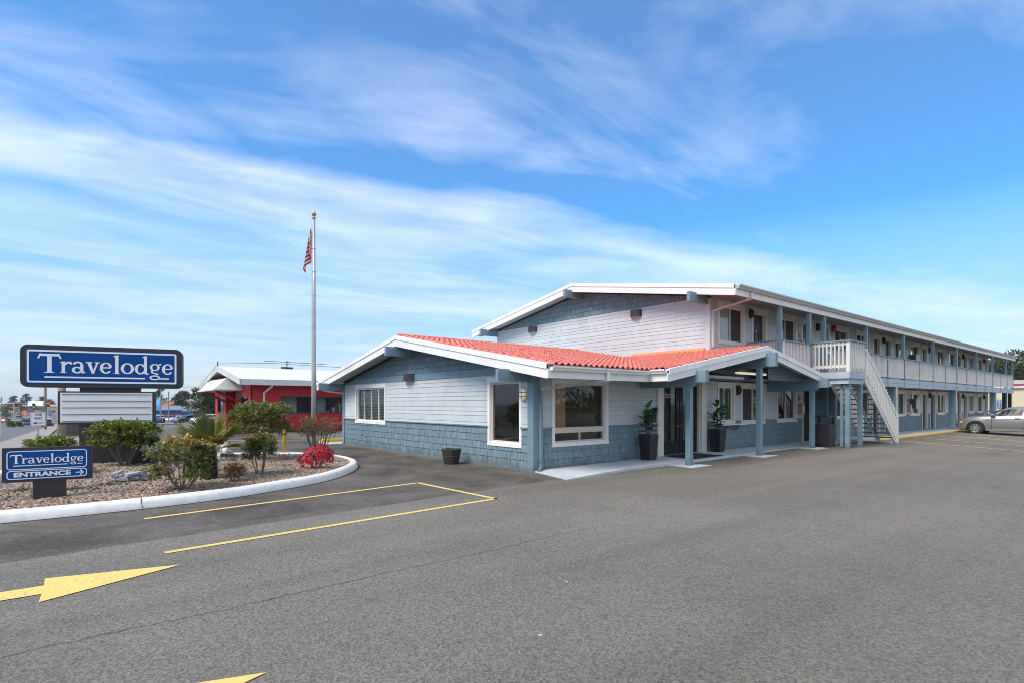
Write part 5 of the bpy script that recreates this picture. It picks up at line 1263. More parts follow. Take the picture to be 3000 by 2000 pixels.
# ---- entrance sign
a_, b_ = Vector((-0.77, 11.29)), Vector((0.31, 11.16)); mid = (a_ + b_) / 2; rz = math.atan2(b_.y - a_.y, b_.x - a_.x); HW = (b_ - a_).length / 2
es = thing('entrance_sign', 'low black framed blue sign reading ENTRANCE with an arrow', 'sign', (mid.x, mid.y, .1), rz)
m = MB(); m.box(-HW, HW, 0, .11, .30, .825); m.build('sign_cabinet', M_SBLK, es)
m = MB(); m.box(-HW + .04, HW - .04, -.006, -.0005, .335, .79); face = m.build('sign_face', M_SBLUE, es)
m = MB()
outline(m, round_rect(-HW + .055, HW - .065, .49, .775, .045), round_rect(-HW + .067, HW - .077, .502, .763, .036), signfn, .010)
outline(m, round_rect(-HW + .055, HW - .065, .345, .478, .045), round_rect(-HW + .067, HW - .077, .357, .466, .036), signfn, .010)
m.build('border_line', M_LET, face)
o_, xe = serif_word('Travelodge', -HW + .095, .583, .086, lambda u, w, d: (u, -d - .005, w), M_LET, face, sx=.99)
m = MB()
for u0, u1 in ((-HW + .13, -HW + .78), (-HW + .90, -HW + .965)): m.quad(signfn(u0, .545, .011), signfn(u1, .545, .011), signfn(u1, .557, .011), signfn(u0, .557, .011))
m.build('underline', M_LET, face)
text_mesh('ENTRANCE', .094, M_LET, face, lambda u, w, d: (-HW + .475 + u, -.010, .411 + w), sx=1.42, bold=.0035)
m = MB(); cx_ = -HW + .93
for kq, q in enumerate((((-.05, -.007), (.028, -.007), (.028, .007), (-.05, .007)), ((.0, .036), (.014, .045), (.052, .006), (.036, .0)), ((.0, -.036), (.036, .0), (.052, -.006), (.014, -.045)))):
    m.add([signfn(cx_ + p[0], .411 + p[1], .0105 + .0004 * kq) for p in q], [(0, 1, 2, 3)])
m.build('arrow', M_LET, face)
m = MB(); m.box(-.19, .21, .01, .10, -.05, .299); m.build('pedestal', M_SBLK, es)

# ---- one-way signs by the street
M_SIGNW = material('sign_sheeting_white', (0.72, 0.73, 0.73), 0.4, 0.03, 3.0)
def one_way(loc, z0, w, h, left, label, face_to, post_top):
    d = Vector((CAM.x - loc[0], CAM.y - loc[1])); rz_ = math.atan2(d.y, d.x) + math.pi / 2 + face_to
    t_ = thing('one_way_sign', label, 'sign', (loc[0], loc[1], TZ(*loc)), rz_)
    k = z0 - TZ(*loc)
    m = MB(); m.box(-w / 2, w / 2, -.004, 0, k, k + h)
    m = MB(); m.prism(round_rect(-w / 2, w / 2, k, k + h, .045), signfn, 0, .004); pl = m.build('plate', M_SIGNW, t_)
    m = MB(); outline(m, round_rect(-w / 2 + .014, w / 2 - .014, k + .014, k + h - .014, .036), round_rect(-w / 2 + .022, w / 2 - .022, k + .022, k + h - .022, .03), signfn, .0055); m.build('border_line', M_DARK, pl)
    text_mesh('ONE', h * .25, M_DARK, pl, lambda u, v_, dd: (u, -.006, k + h * .80 + v_), sx=.74, bold=.003)
    text_mesh('WAY', h * .25, M_DARK, pl, lambda u, v_, dd: (u, -.006, k + h * .54 + v_), sx=.74, bold=.003)
    s_ = -1 if left else 1
    m = MB(); m.add([signfn(s_ * u * w, k + h * (.22 + v_), .006) for u, v_ in ((-.32, -.025), (.12, -.025), (.10, -.09), (.36, 0), (.10, .09), (.12, .025), (-.32, .025))], [tuple(range(7))]); m.build('arrow', M_DARK, pl)
    m = MB(); m.box(-.025, .025, .001, .045, -.2, k + h * post_top); m.build('post', M_METAL, t_)
    return t_
one_way((-0.86, 27.6), .75, .455, .535, True, 'small ONE WAY sign with left arrow on a steel post by the pavement', 0.0, .95)
one_way((-1.40, 16.55), .85, .50, .62, False, 'ONE WAY sign with right arrow cut by the left photo edge', 0.0, .95)

# ---- flagpole and flag
fp = thing('flagpole', 'tall tapered aluminium flagpole with ball finial in front of the office', 'flagpole', (6.62, 19.08, 0))
M_POLE = material('brushed_aluminium', (0.45, 0.44, 0.42), 0.4, 0.1, 3.0, metal=.55, streak=((8, 8, .8), .3, (.28, .27, .25)))
m = MB(); m.tube([(6.62, 19.08, z) for z in (0, 2.5, 5, 7.95)], [.078, .072, .06, .042], 14); m.build('pole', M_POLE, fp, smooth=True)
m = MB(); m.lathe((6.62, 19.08, 7.95), [(.075, .02), (.075, .05), (.02, .06), (.02, .10)], 12); m.build('truck', M_POLE, fp)
m = MB(); m.lathe((6.62, 19.08, 8.11), [(.0, -.08)] + [(.078 * math.sin(R(a)), -.078 * math.cos(R(a))) for a in range(15, 180, 15)] + [(.0, .08)], 14); m.build('finial_ball', material('gold_ball', (.42, .30, .12), .35, .1, 6, metal=.6), fp, smooth=True)
for z in (4.2, 5.3, 6.1, 6.9):
    m = MB(); m.lathe((6.62, 19.08, z), [(.058 + (6.5 - z) * .008, 0), (.062 + (6.5 - z) * .008, .02), (.058 + (6.5 - z) * .008, .04)], 12); m.build('collar', M_METAL, fp)
lh = Vector((-RT.x, -RT.y)) 
m = MB(); m.tube([(6.62 + lh.x * .085, 19.08 + lh.y * .085, z) for z in (.9, 3, 6, 7.95)], .006, 4); m.build('halyard', M_WHITE, fp)
# the flag hangs limp: the cloth falls in folds; colour by stripe row
flag = thing('flag', 'limp stars and stripes flag hanging beside the pole top', 'flag', (6.62, 19.08, 6.3))
M_FR, M_FW, M_FB = material('flag_red', (.62, .02, .035), .8, .1, 5), material('flag_white', (.72, .72, .74), .8, .05, 5), material('flag_navy', (.012, .015, .07), .8, .1, 5)
NI, NJ = 26, 13
def fpt(s_, t_):                          # s along fly, t down the hoist
    top, hoist = 7.72, .98
    drop = s_ * 1.0 * (.45 + .55 * t_) + .10 * s_ * (1 - t_)
    wv = .27 * min(1, s_ * 1.6) * (.35 + .65 * t_)
    lat = .075 + wv * (0.62 + .50 * math.sin(s_ * 7.5 + t_ * 1.2)) * (1 - .35 * max(0, s_ - .6))
    dep = .09 * math.sin(s_ * 11 + t_ * 2.0) * min(1, s_ * 2)
    return (6.62 + lh.x * lat + FW.x * dep, 19.08 + lh.y * lat + FW.y * dep, top - t_ * hoist * .80 - drop * .85)
pts = [fpt(i / NI, j / NJ) for j in range(NJ + 1) for i in range(NI + 1)]
for nm, mt, sel in (('red_stripes', M_FR, lambda i, j: j % 2 == 0 and not (i < 10 and j < 7)), ('white_stripes', M_FW, lambda i, j: j % 2 == 1 and not (i < 10 and j < 7)), ('canton', M_FB, lambda i, j: i < 10 and j < 7)):
    m = MB(); m.v = pts; m.f = [(j * (NI + 1) + i, j * (NI + 1) + i + 1, (j + 1) * (NI + 1) + i + 1, (j + 1) * (NI + 1) + i) for j in range(NJ) for i in range(NI) if sel(i, j)]
    m.lv = [0] * len(m.f); m.mi = [0] * len(m.f); o_ = m.build(nm, mt, flag, smooth=True, fix=False)
    if nm == 'canton':
        st = MB()
        for j in range(1, 7):
            for i in range(1, 10, 2):
                p = Vector(fpt((i + (j % 2) * .5) / NI, j / NJ)); st.add([p + Vector((-FW.x * .012, -FW.y * .012, 0)) + Vector((RT.x * .02 * math.cos(R(90 + 72 * q)), RT.y * .02 * math.cos(R(90 + 72 * q)), .02 * math.sin(R(90 + 72 * q)))) for q in (0, 2, 4, 1, 3)], [(0, 3, 1, 4, 2)])
        st.build('stars', M_FW, o_, fix=False)

# ---- lettering and stickers on the entrance doors
dr = next(o for o in bpy.data.objects if o.name == 'entrance_door'); dr2 = next(o for o in bpy.data.objects if o.name == 'entrance_door.001')
for d_, xc in ((dr, 13.96), (dr2, 14.90)):
    text_mesh('Travelodge', .125, M_LET, d_, lambda u, v_, dd, xc=xc: (xc + u, Y0 + .088, 1.86 + v_), sx=.82)
    m = MB(); m.quad((xc - .26, Y0 + .088, 1.775), (xc + .26, Y0 + .088, 1.775), (xc + .26, Y0 + .088, 1.785), (xc - .26, Y0 + .088, 1.785)); m.build('underline', M_LET, d_)
    hx = 14.35 if d_ is dr else 14.51
    m = MB(); m.quad((hx - .03, Y0 + .0685, 1.42), (hx + .03, Y0 + .0685, 1.42), (hx + .03, Y0 + .0685, 1.66), (hx - .03, Y0 + .0685, 1.66)); so_ = m.build('pull_sticker', M_DARK, d_)
    for i, ch in enumerate('PULL'):
        text_mesh(ch, .06, M_LET, so_, lambda u, v_, dd, hx=hx, i=i: (hx + u, Y0 + .067, 1.63 - i * .06 + v_), name='letter')

# ---- pots, mat, barrel, bin, bollard, path lights
M_MAT = material('rubber_mat', (.022, .02, .02), .9, .2, 20, .4, 80)
mt = MB(); mt.box(13.30, 14.75, 8.55, 9.55, .10, .112); o_ = mt.build('door_mat', M_MAT); tag(o_, 'black rubber door mat in front of the office doors', 'mat')
def scallop_pot_material():
    m = material('ribbed_black_pot', (.028, .026, .03), .45, .2, 5.0)
    return m
M_POT = scallop_pot_material()
M_FIG = leaf_material('rubber_plant_leaf', [(.012, .06, .022), (.025, .11, .035), (.045, .17, .045), (.09, .27, .07)], .28, .12)
M_STEM = material('brown_stem', (.09, .065, .045), .8, .2, 12, .3, 60)
def leaf_pts(p, d, up, L, w, curl=.15):
    d = d.normalized(); s_ = d.cross(up)
    if s_.length < 1e-3: s_ = Vector((1, 0, 0))
    s_.normalize(); n_ = s_.cross(d).normalized()
    q = [p, p + d * L * .3 + s_ * w + n_ * curl * L * .2, p + d * L * .72 + s_ * w * .8 + n_ * curl * L * .1, p + d * L - n_ * curl * L * .3, p + d * L * .72 - s_ * w * .8 + n_ * curl * L * .1, p + d * L * .3 - s_ * w + n_ * curl * L * .2, p + d * L * .5 - n_ * w * .25]
    return q
LEAFF = [(0, 1, 6), (1, 2, 6), (2, 3, 6), (3, 4, 6), (4, 5, 6), (5, 0, 6)]
def pot_plant(x, y, z, label, seed, hh, pn):
    t_ = thing('planter_pot', label + ' office doors', 'planter', (x, y, z), group='tall black planters flanking the office door')
    m = MB(); b0, b1 = .145, .19
    m.hexa([(x - b0, y - b0, z), (x + b0, y - b0, z), (x + b0, y + b0, z), (x - b0, y + b0, z), (x - b1, y - b1, z + .70), (x + b1, y - b1, z + .70), (x + b1, y + b1, z + .70), (x - b1, y + b1, z + .70)]); po = m.build('pot', M_POT, t_)
    m = MB(); rg_ = random.Random(seed)
    for i in range(26):                       # wavy horizontal ribs on the visible faces
        zz = z + .03 + i * .0245; w = lerp(b0, b1, (zz - z) / .7)
        for side in range(2):
            for s_ in range(5):
                a, c = lerp(-w, w, s_ / 5) , lerp(-w, w, (s_ + 1) / 5); j = rg_.uniform(-.005, .005)
                if side == 0: m.box(x + a, x + c, y - w - .012, y - w + .004, zz + j, zz + j + .013)
                else: m.box(x - w - .012, x - w + .004, y + a, y + c, zz + j, zz + j + .013)
    m.build('rib', M_POT, po)
    m = MB(); m.box(x - .17, x + .17, y - .17, y + .17, z + .70, z + .705); m.build('soil', M_SOIL, po)
    rg_ = random.Random(seed)
    p_ = thing('rubber_plant', pn, 'plant', (x, y, z + .705), group='rubber plants in black planters')
    for si, (lx, ly, hs) in enumerate(((.02, .02, 1.0), (.15, -.10, .80), (-.14, -.06, .72), (-.02, .15, .62))):
        base_, top_ = Vector((x + lx * .3, y + ly * .3, z + .69)), Vector((x + lx, y + ly, z + .70 + hh * hs))
        m = MB(); m.tube([base_, base_.lerp(top_, .5) + Vector((.012, .01, 0)), top_], [.013, .011, .006], 5); m.build('stem', M_STEM, p_)
        for i in range(int(12 * hs)):
            t2 = (i + .6) / (12 * hs); pt_ = base_.lerp(top_, lerp(.12, 1.0, t2)); az = i * 2.3 + si * 1.1 + rg_.uniform(-.5, .5)
            d_ = Vector((math.cos(az), math.sin(az), lerp(.05, 1.1, t2 ** 1.3) + rg_.uniform(-.25, .3))); L = rg_.uniform(.21, .29)
            m = MB(); m.add(leaf_pts(pt_, d_, Vector((0, 0, 1)), L, L * rg_.uniform(.24, .30), .3), LEAFF, rg_.random()); m.build('leaf', M_FIG, p_, smooth=True, attr=True, fix=False)
pot_plant(12.30, 9.33, slab_z(12.4), 'black ribbed square planter left of the', 4, .80, 'green rubber plant in the planter left of the office doors')
pot_plant(15.87, 9.40, slab_z(15.9), 'black ribbed square planter right of the', 9, .82, 'green rubber plant in the planter right of the office doors')
br = thing('barrel_planter', 'dark brown half barrel planter against the office gable wall', 'planter', (7.95, 12.42, 0))
M_BAR = material('barrel_plastic', (.035, .030, .028), .55, .25, 8, .2, 50)
m = MB(); m.lathe((7.95, 12.42, 0), [(.19, 0), (.215, .12), (.23, .20), (.235, .205), (.235, .215), (.23, .22), (.255, .36), (.262, .365), (.262, .40), (.24, .40), (.235, .33)], 24); m.build('tub', M_BAR, br, smooth=False)
m = MB(); m.lathe((7.95, 12.42, .32), [(.22, 0), (.22, .02)], 16); m.build('soil', M_SOIL, br)
m = MB(); rg = random.Random(2)
for i in range(26):
    az = rg.uniform(0, 6.28); r_ = rg.uniform(0, .16); m.add(leaf_pts(Vector((7.95 + r_ * math.cos(az), 12.42 + r_ * math.sin(az), .35)), Vector((math.cos(az), math.sin(az), .8)), Vector((0, 0, 1)), .09, .03), LEAFF, rg.random())
m.build('foliage', M_FIG, br, attr=True, fix=False)
bx_, by_ = 20.72, 8.20; bz = TZ(20.7, 8.2)
bn = thing('litter_bin', 'black square litter bin with hooded top beside the stairs', 'bin', (bx_, by_, bz))
M_BIN = material('black_bin_plastic', (.025, .022, .024), .5, .2, 6, .15, 60)
w = .265
m = MB(); m.box(bx_ - w, bx_ + w, by_ - w, by_ + w, bz, bz + .68); m.build('body', M_BIN, bn)
m = MB(); m.box(bx_ - w - .012, bx_ + w + .012, by_ - w - .012, by_ + w + .012, bz + .681, bz + .74); m.build('rim', M_BIN, bn)
for sx_ in (-1, 1):
    for sy_ in (-1, 1):
        m = MB(); m.box(bx_ + sx_ * w - sx_ * .07, bx_ + sx_ * w, by_ + sy_ * w - sy_ * .07, by_ + sy_ * w, bz + .741, bz + 1.03); m.build('hood_corner', M_BIN, bn)
m = MB(); m.hexa([(bx_ - w - .01, by_ - w - .01, bz + 1.03), (bx_ + w + .01, by_ - w - .01, bz + 1.03), (bx_ + w + .01, by_ + w + .01, bz + 1.03), (bx_ - w - .01, by_ + w + .01, bz + 1.03), (bx_ - w + .05, by_ - w + .05, bz + 1.10), (bx_ + w - .05, by_ - w + .05, bz + 1.10), (bx_ + w - .05, by_ + w - .05, bz + 1.10), (bx_ - w + .05, by_ + w - .05, bz + 1.10)]); m.build('hood', M_BIN, bn)
for f_ in ('y', 'x'):
    m = MB()
    if f_ == 'y': m.box(bx_ - w + .06, bx_ + w - .06, by_ - w - .008, by_ - w - .0005, bz + .08, bz + .54)
    else: m.box(bx_ - w - .008, bx_ - w - .0005, by_ - w + .06, by_ + w - .06, bz + .08, bz + .54)
    m.build('side_panel', M_BIN, bn)
m = MB(); m.box(bx_ - w + .03, bx_ + w - .03, by_ - w + .03, by_ + w - .03, bz + .741, bz + .80); m.build('liner', material('bin_liner', (.05, .05, .055), .3), bn)
bo = thing('bollard', 'thin yellow steel bollard at the back of the planting bed', 'bollard', (5.0, 16.95, .1))
m = MB(); m.lathe((5.0, 16.95, .05), [(.045, 0), (.045, .86), (.035, .885), (.012, .895)], 12); m.build('pipe', M_YEL, bo, smooth=True)
m = MB(); m.lathe((5.0, 16.95, .08), [(.10, 0), (.10, .03), (.06, .045)], 12); m.build('base', M_YEL, bo)
for k, (x, y, hgt) in enumerate(((1.22, 12.35, .33), (1.40, 14.2, .36))):
    z = bed_z(x, y)
    t_ = thing('path_light', ('black solar path light beside the grey stone slabs', 'black solar path light behind the front shrub, farther back')[k], 'light', (x, y, z), group='solar path lights in the bed')
    m = MB(); m.tube([(x, y, z - .05), (x, y, z + hgt)], .011, 6); m.build('stake', M_DARK, t_)
    m = MB(); m.lathe((x, y, z + hgt - .05), [(.03, 0), (.045, .02), (.045, .05)], 10); m.build('lens', M_LENS, t_)
    m = MB(); m.box(x - .085, x + .085, y - .06, y + .06, z + hgt + .001, z + hgt + .018); m.build('solar_cap', M_DARK, t_)
# ------------------------------------------------------------------ plants in the bed
GREENS = [(.018, .035, .010), (.035, .065, .014), (.065, .105, .022), (.11, .145, .03), (.17, .17, .04)]
M_LF_RHODO = leaf_material('rhododendron_leaf', [(0.035, 0.062, 0.020), (0.071, 0.114, 0.029), (0.130, 0.177, 0.041), (0.238, 0.243, 0.058), (0.452, 0.320, 0.082), (0.714, 0.376, 0.102)], .4)
M_LF_BRIGHT = leaf_material('pittosporum_leaf', [(0.044, 0.071, 0.017), (0.099, 0.141, 0.028), (0.197, 0.247, 0.044), (0.349, 0.370, 0.068), (0.524, 0.476, 0.120)], .35)
M_LF_OLIVE = leaf_material('olive_shrub_leaf', [(0.065, 0.076, 0.031), (0.130, 0.151, 0.042), (0.238, 0.259, 0.067), (0.367, 0.356, 0.115), (0.497, 0.367, 0.192)], .5)
M_LF_DRY = leaf_material('dry_shrub_leaf', [(0.109, 0.079, 0.042), (0.182, 0.149, 0.059), (0.273, 0.210, 0.084), (0.346, 0.193, 0.084), (0.291, 0.263, 0.101)], .6)
M_FL_RED = leaf_material('azalea_petal', [(0.234, 0.003, 0.011), (0.468, 0.006, 0.023), (0.666, 0.010, 0.041), (0.720, 0.024, 0.072)], .5, .2)
M_LF_HEATH = leaf_material('heath_leaf', [(0.060, 0.049, 0.023), (0.120, 0.091, 0.033), (0.195, 0.112, 0.046), (0.300, 0.098, 0.058), (0.450, 0.070, 0.065)], .6)
M_LF_LITH = leaf_material('groundcover_leaf', [(0.039, 0.078, 0.019), (0.078, 0.156, 0.033), (0.156, 0.260, 0.052)], .5)
M_FL_BLUE = leaf_material('blue_petal', [(.03, .05, .42), (.07, .11, .60), (.16, .20, .70)], .5, .2)
M_LF_PALM = leaf_material('palm_leaf', [(0.068, 0.087, 0.013), (0.137, 0.152, 0.022), (0.233, 0.216, 0.030), (0.355, 0.238, 0.041), (0.438, 0.238, 0.083)], .45)
M_BARK = material('shrub_bark', (.20, .165, .13), .85, .25, 14, .4, 60)
def ell_pt(rg, shape):
    """a point in the crown: mostly near the outside, gathered in clumps"""
    while True:
        v = Vector((rg.gauss(0, 1), rg.gauss(0, 1), rg.gauss(0, 1))).normalized()
        if v.z > shape.get('zmin', -1): break
    return v
def shrub(name, label, cat, x, y, rx, z0, z1, n, mat, seed, leaf=.06, stems=7, bz=None, flat=.6, dens=.35, aspect=.33, group=None, twig=True, top_bias=0.0, gap=.18, ry=None):
    """multi-stemmed shrub: stems rise from one foot and fork into the crown; leaves in whorls at the twig ends"""
    rg = random.Random(seed); bz = bed_z(x, y) if bz is None else bz
    t_ = thing(name, label, cat, (x, y, bz), group=group)
    cz, rz_ = (z0 + z1) / 2, (z1 - z0) / 2; ry = ry or rx
    tips = []
    st = MB(); nt_ = max(18, int(n / 9))
    for i in range(nt_):
        v = ell_pt(rg, {'zmin': -.75})
        f = rg.uniform(.55, 1.0) if rg.random() < .75 else rg.uniform(.2, .6)
        bump_ = 1 + .16 * mnoise.noise(Vector((v.x * 2.2 + seed, v.y * 2.2, v.z * 2.2)))
        p = Vector((x + v.x * rx * f * bump_, y + v.y * ry * f * bump_, cz + (abs(v.z) ** flat) * math.copysign(1, v.z) * rz_ * f * bump_))
        if mnoise.noise(Vector((p.x * 3.1, p.y * 3.1, p.z * 3.1 + seed))) < -gap: continue
        tips.append(p)
    for i in range(stems):
        a = 2 * math.pi * i / stems + rg.uniform(-.4, .4); rr_ = rx * rg.uniform(.35, .7)
        e_ = Vector((x + math.cos(a) * rr_, y + math.sin(a) * rr_ * ry / rx, cz + rz_ * rg.uniform(-.2, .3)))
        b_ = Vector((x + math.cos(a) * .04, y + math.sin(a) * .04, bz - .03)); md = b_.lerp(e_, .5) + Vector((math.cos(a) * rr_ * .12, math.sin(a) * rr_ * .12, -.04 * (z1 - bz)))
        r0 = rg.uniform(.010, .018) * (z1 - bz) ** .5 * 1.2
        st.tube([b_, md, e_], [r0, r0 * .75, r0 * .4], 5)
        if twig:
            near = sorted(tips, key=lambda q: (q - e_).length)[:max(3, len(tips) // (stems * 2))]
            for q in near:
                j = e_.lerp(md, rg.uniform(0, .6)); st.tube([j, j.lerp(q, .5) + Vector((rg.uniform(-.03, .03), rg.uniform(-.03, .03), rg.uniform(-.02, .04))), q], [r0 * .4, r0 * .28, r0 * .12], 3, cap=False)
    st.build('stems', M_BARK, t_)
    lf = MB()
    for p in tips:
        out_ = Vector(((p.x - x) / rx, (p.y - y) / ry, (p.z - cz) / rz_ * .8 + .35)).normalized()
        lvl = (p.z - z0) / (z1 - z0)
        for k in range(rg.randint(12, 20)):
            d_ = (out_ + Vector((rg.gauss(0, .7), rg.gauss(0, .7), rg.gauss(0, .5)))).normalized()
            L = leaf * rg.uniform(.7, 1.3); pp = p + Vector((rg.gauss(0, 1), rg.gauss(0, 1), rg.gauss(0, .8))) * leaf * .55
            lvv = min(1, max(0, rg.gauss(.42, .2) + top_bias * max(0, lvl - .72) * 2.4))
            s_ = d_.cross(Vector((rg.uniform(-.4, .4), rg.uniform(-.4, .4), 1))).normalized(); n_ = s_.cross(d_)
            w_ = L * aspect
            lf.add([pp, pp + d_ * L * .5 + s_ * w_ + n_ * L * .06, pp + d_ * L - n_ * L * .1, pp + d_ * L * .5 - s_ * w_ + n_ * L * .06], [(0, 1, 2), (0, 2, 3)], lvv)
    lf.build('foliage', mat, t_, attr=True, fix=False)
    return t_
shrub('rhododendron', 'leggy shrub with orange tipped leaves in front of the palm', 'shrub', 1.55, 10.92, .55, .22, 1.04, 4600, M_LF_RHODO, 11, .058, 9, flat=.75, top_bias=.8, gap=.10)
shrub('clipped_shrub', 'round clipped green shrub in front of the black sign pedestal', 'shrub', 1.06, 15.75, .74, .52, 1.20, 7000, M_LF_BRIGHT, 13, .058, 9, flat=.7, gap=.34)
shrub('clipped_shrub', 'low green shrub top showing above the entrance sign', 'shrub', -.27, 14.6, .43, .30, .94, 3600, M_LF_BRIGHT, 17, .052, 6, flat=.6, gap=.4)
shrub('rounded_shrub', 'large rounded olive green shrub beside the yellow bollard', 'shrub', 3.95, 15.35, .84, .72, 1.63, 8000, M_LF_OLIVE, 19, .064, 8, flat=.6, gap=.28)
shrub('clipped_shrub', 'small dark shrub with bare forked stems right of the palm', 'shrub', 3.12, 12.2, .37, .42, .98, 3200, M_LF_RHODO, 23, .048, 5, flat=.7, top_bias=.35, gap=.22)
shrub('sparse_shrub', 'nearly bare twiggy shrub in front of the flagpole', 'shrub', 5.55, 15.75, .66, .58, 1.26, 2600, M_LF_DRY, 29, .05, 13, flat=.7, gap=.16, aspect=.3)
# azalea in full bloom: flowers outside, dark leaves and stems inside
az_ = shrub('azalea', 'small azalea covered in bright red blossom', 'shrub', 4.40, 12.55, .36, .20, .58, 500, M_LF_HEATH, 37, .035, 8, flat=.8)
rg = random.Random(41); fl = MB()
for i in range(1000):
    v = Vector((rg.gauss(0, 1), rg.gauss(0, 1), rg.gauss(.35, .6))).normalized()
    if v.z < -.25 or (v.z < .1 and rg.random() < .35) or mnoise.noise(v * 3.4) < -.22: continue
    sq = 1.0 + .22 * mnoise.noise(v * 2.6 + Vector((4, 0, 0))); c = Vector((4.40 + v.x * .37 * sq, 12.55 + v.y * .34 * sq, .30 + v.z * .33 * sq + .07 * v.dot(Vector((RT.x, RT.y, 0)))))
    for k in range(5):
        a = 2 * math.pi * k / 5 + i; s_ = v.orthogonal().normalized(); u_ = v.cross(s_); d_ = (s_ * math.cos(a) + u_ * math.sin(a) + v * .45).normalized(); w_ = d_.cross(v).normalized() * .012
        fl.add([c, c + d_ * .018 + w_, c + d_ * .034, c + d_ * .018 - w_], [(0, 1, 2, 3)], rg.random())
fl.build('blossom', M_FL_RED, az_, attr=True, fix=False)
hs = shrub('heath_shrub', 'low reddish brown heath bush at the foot of the palm', 'shrub', 2.45, 11.35, .23, .16, .47, 1300, M_LF_HEATH, 43, .028, 8, flat=.8)
def groundcover(label, x, y, r, seed, flowers=1.0, grass=False):
    rg_ = random.Random(seed); z = bed_z(x, y); t_ = thing('flower_clump' if flowers else 'grass_tuft', label, 'flowers' if flowers else 'grass', (x, y, z))
    m = MB()
    for i in range(int(r * (900 if not grass else 500))):
        a, q = rg_.uniform(0, 6.28), r * rg_.random() ** .6; p = Vector((x + q * math.cos(a) * 1.3, y + q * math.sin(a) * .8, z)); d_ = Vector((rg_.gauss(0, .5), rg_.gauss(0, .5), 1)).normalized(); L = rg_.uniform(.05, .11) * (1.2 - .6 * q / r)
        s_ = d_.orthogonal().normalized() * .007
        m.add([p - s_, p + s_, p + d_ * L], [(0, 1, 2)], rg_.random())
    m.build('leaves', M_LF_LITH, t_, attr=True, fix=False)
    if flowers:
        m = MB()
        for i in range(int(r * 160 * flowers)):
            a, q = rg_.uniform(0, 6.28), r * rg_.random() ** .5; p = Vector((x + q * math.cos(a) * 1.3, y + q * math.sin(a) * .8, z + .06 + .05 * rg_.random()))
            for k in range(5):
                b_ = 6.283 * k / 5; m.add([p, p + Vector((math.cos(b_ - .4) * .012, math.sin(b_ - .4) * .012, .004)), p + Vector((math.cos(b_) * .017, math.sin(b_) * .017, .002)), p + Vector((math.cos(b_ + .4) * .012, math.sin(b_ + .4) * .012, .004))], [(0, 1, 2, 3)], rg_.random())
        m.build('petals', M_FL_BLUE, t_, attr=True, fix=False)
groundcover('blue flower clump right behind the entrance sign post', .12, 12.0, .17, 1)
groundcover('spreading green clump with few blue flowers left of the stone slabs', .60, 12.15, .24, 2, .25)
groundcover('blue flower clump showing left of the entrance sign post', -.58, 12.35, .20, 3)
groundcover('blue flower clump beside the palm trunk', 2.62, 13.15, .26, 4)
groundcover('green flower clump in front of the white statue', 3.05, 14.3, .24, 5, .2)
groundcover('thin grass tuft left of the red azalea', 3.98, 13.4, .22, 6, 0, True)
groundcover('small grass tuft between front shrub and palm', 1.98, 12.3, .10, 7, 0, True)
# fan palm
px_, py_ = 2.15, 12.05
pm = thing('fan_palm', 'short fan palm with shaggy brown trunk in the planting bed', 'palm', (px_, py_, .13))
M_TRK2 = material('shaggy_palm_trunk', (.055, .042, .034), .95, .3, 18, .5, 50)
rg = random.Random(8); m = MB(); m.tube([(px_, py_, .08), (px_, py_, .3), (px_ + .02, py_, .62), (px_ + .02, py_, .80)], [.14, .135, .11, .05], 12)
m.build('trunk', M_TRK2, pm)
m = MB()
for i in range(420):
    a = rg.uniform(0, 6.28); zz = rg.uniform(.14, .78); r_ = lerp(.14, .10, zz / .8); p = Vector((px_ + r_ * math.cos(a), py_ + r_ * math.sin(a), zz)); d_ = Vector((math.cos(a) * .5, math.sin(a) * .5, rg.uniform(.5, 1.2))).normalized(); L = rg.uniform(.06, .13); s_ = d_.cross(Vector((math.cos(a), math.sin(a), 0))).normalized() * .016
    m.add([p - s_, p + s_, p + d_ * L], [(0, 1, 2)], rg.random())
m.build('husk', M_TRK2, pm, fix=False)
def frond(dirv, L, fanr, spread, seed, lv0):
    rg_ = random.Random(seed); base = Vector((px_ + .02, py_, .74)); d_ = dirv.normalized(); tip = base + d_ * L + Vector((0, 0, -.03))
    s = MB(); s.tube([base, base.lerp(tip, .5) + Vector((0, 0, .03)), tip], [.011, .009, .007], 5); fo = s.build('petiole', M_LF_PETI, pm)
    side = d_.cross(Vector((0, 0, 1))).normalized(); up_ = side.cross(d_).normalized(); lf_ = MB(); nb_ = 58
    for k in range(nb_):
        a = lerp(-spread, spread, k / (nb_ - 1)); dd = (d_ * math.cos(a) + side * math.sin(a) + up_ * (.20 * math.cos(a) - .04)).normalized(); Lk = fanr * (1 - .22 * (abs(a) / spread) ** 2) * rg_.uniform(.9, 1.06); w_ = dd.cross(up_)  .normalized() * .019; kl = up_ * .006 * (1 if k % 2 else -1)
        p0 = tip; p1 = tip + dd * Lk * .5 + kl; p2 = tip + dd * Lk + Vector((0, 0, -.05 * rg_.random() - .03 * abs(a))); g0 = min(1, max(0, lv0 + rg_.gauss(0, .1)))
        lf_.add([p0, p1 + w_, p2, p1 - w_], [(0, 1, 2, 3)], g0)
    lf_.build('fan', M_LF_PALM, fo, attr=True, fix=False)
M_LF_PETI = material('palm_petiole', (.12, .13, .035), .5, .15, 8)
R3v, F3v = Vector((RT.x, RT.y, 0)), Vector((FW.x, FW.y, 0)); UPv = Vector((0, 0, 1))
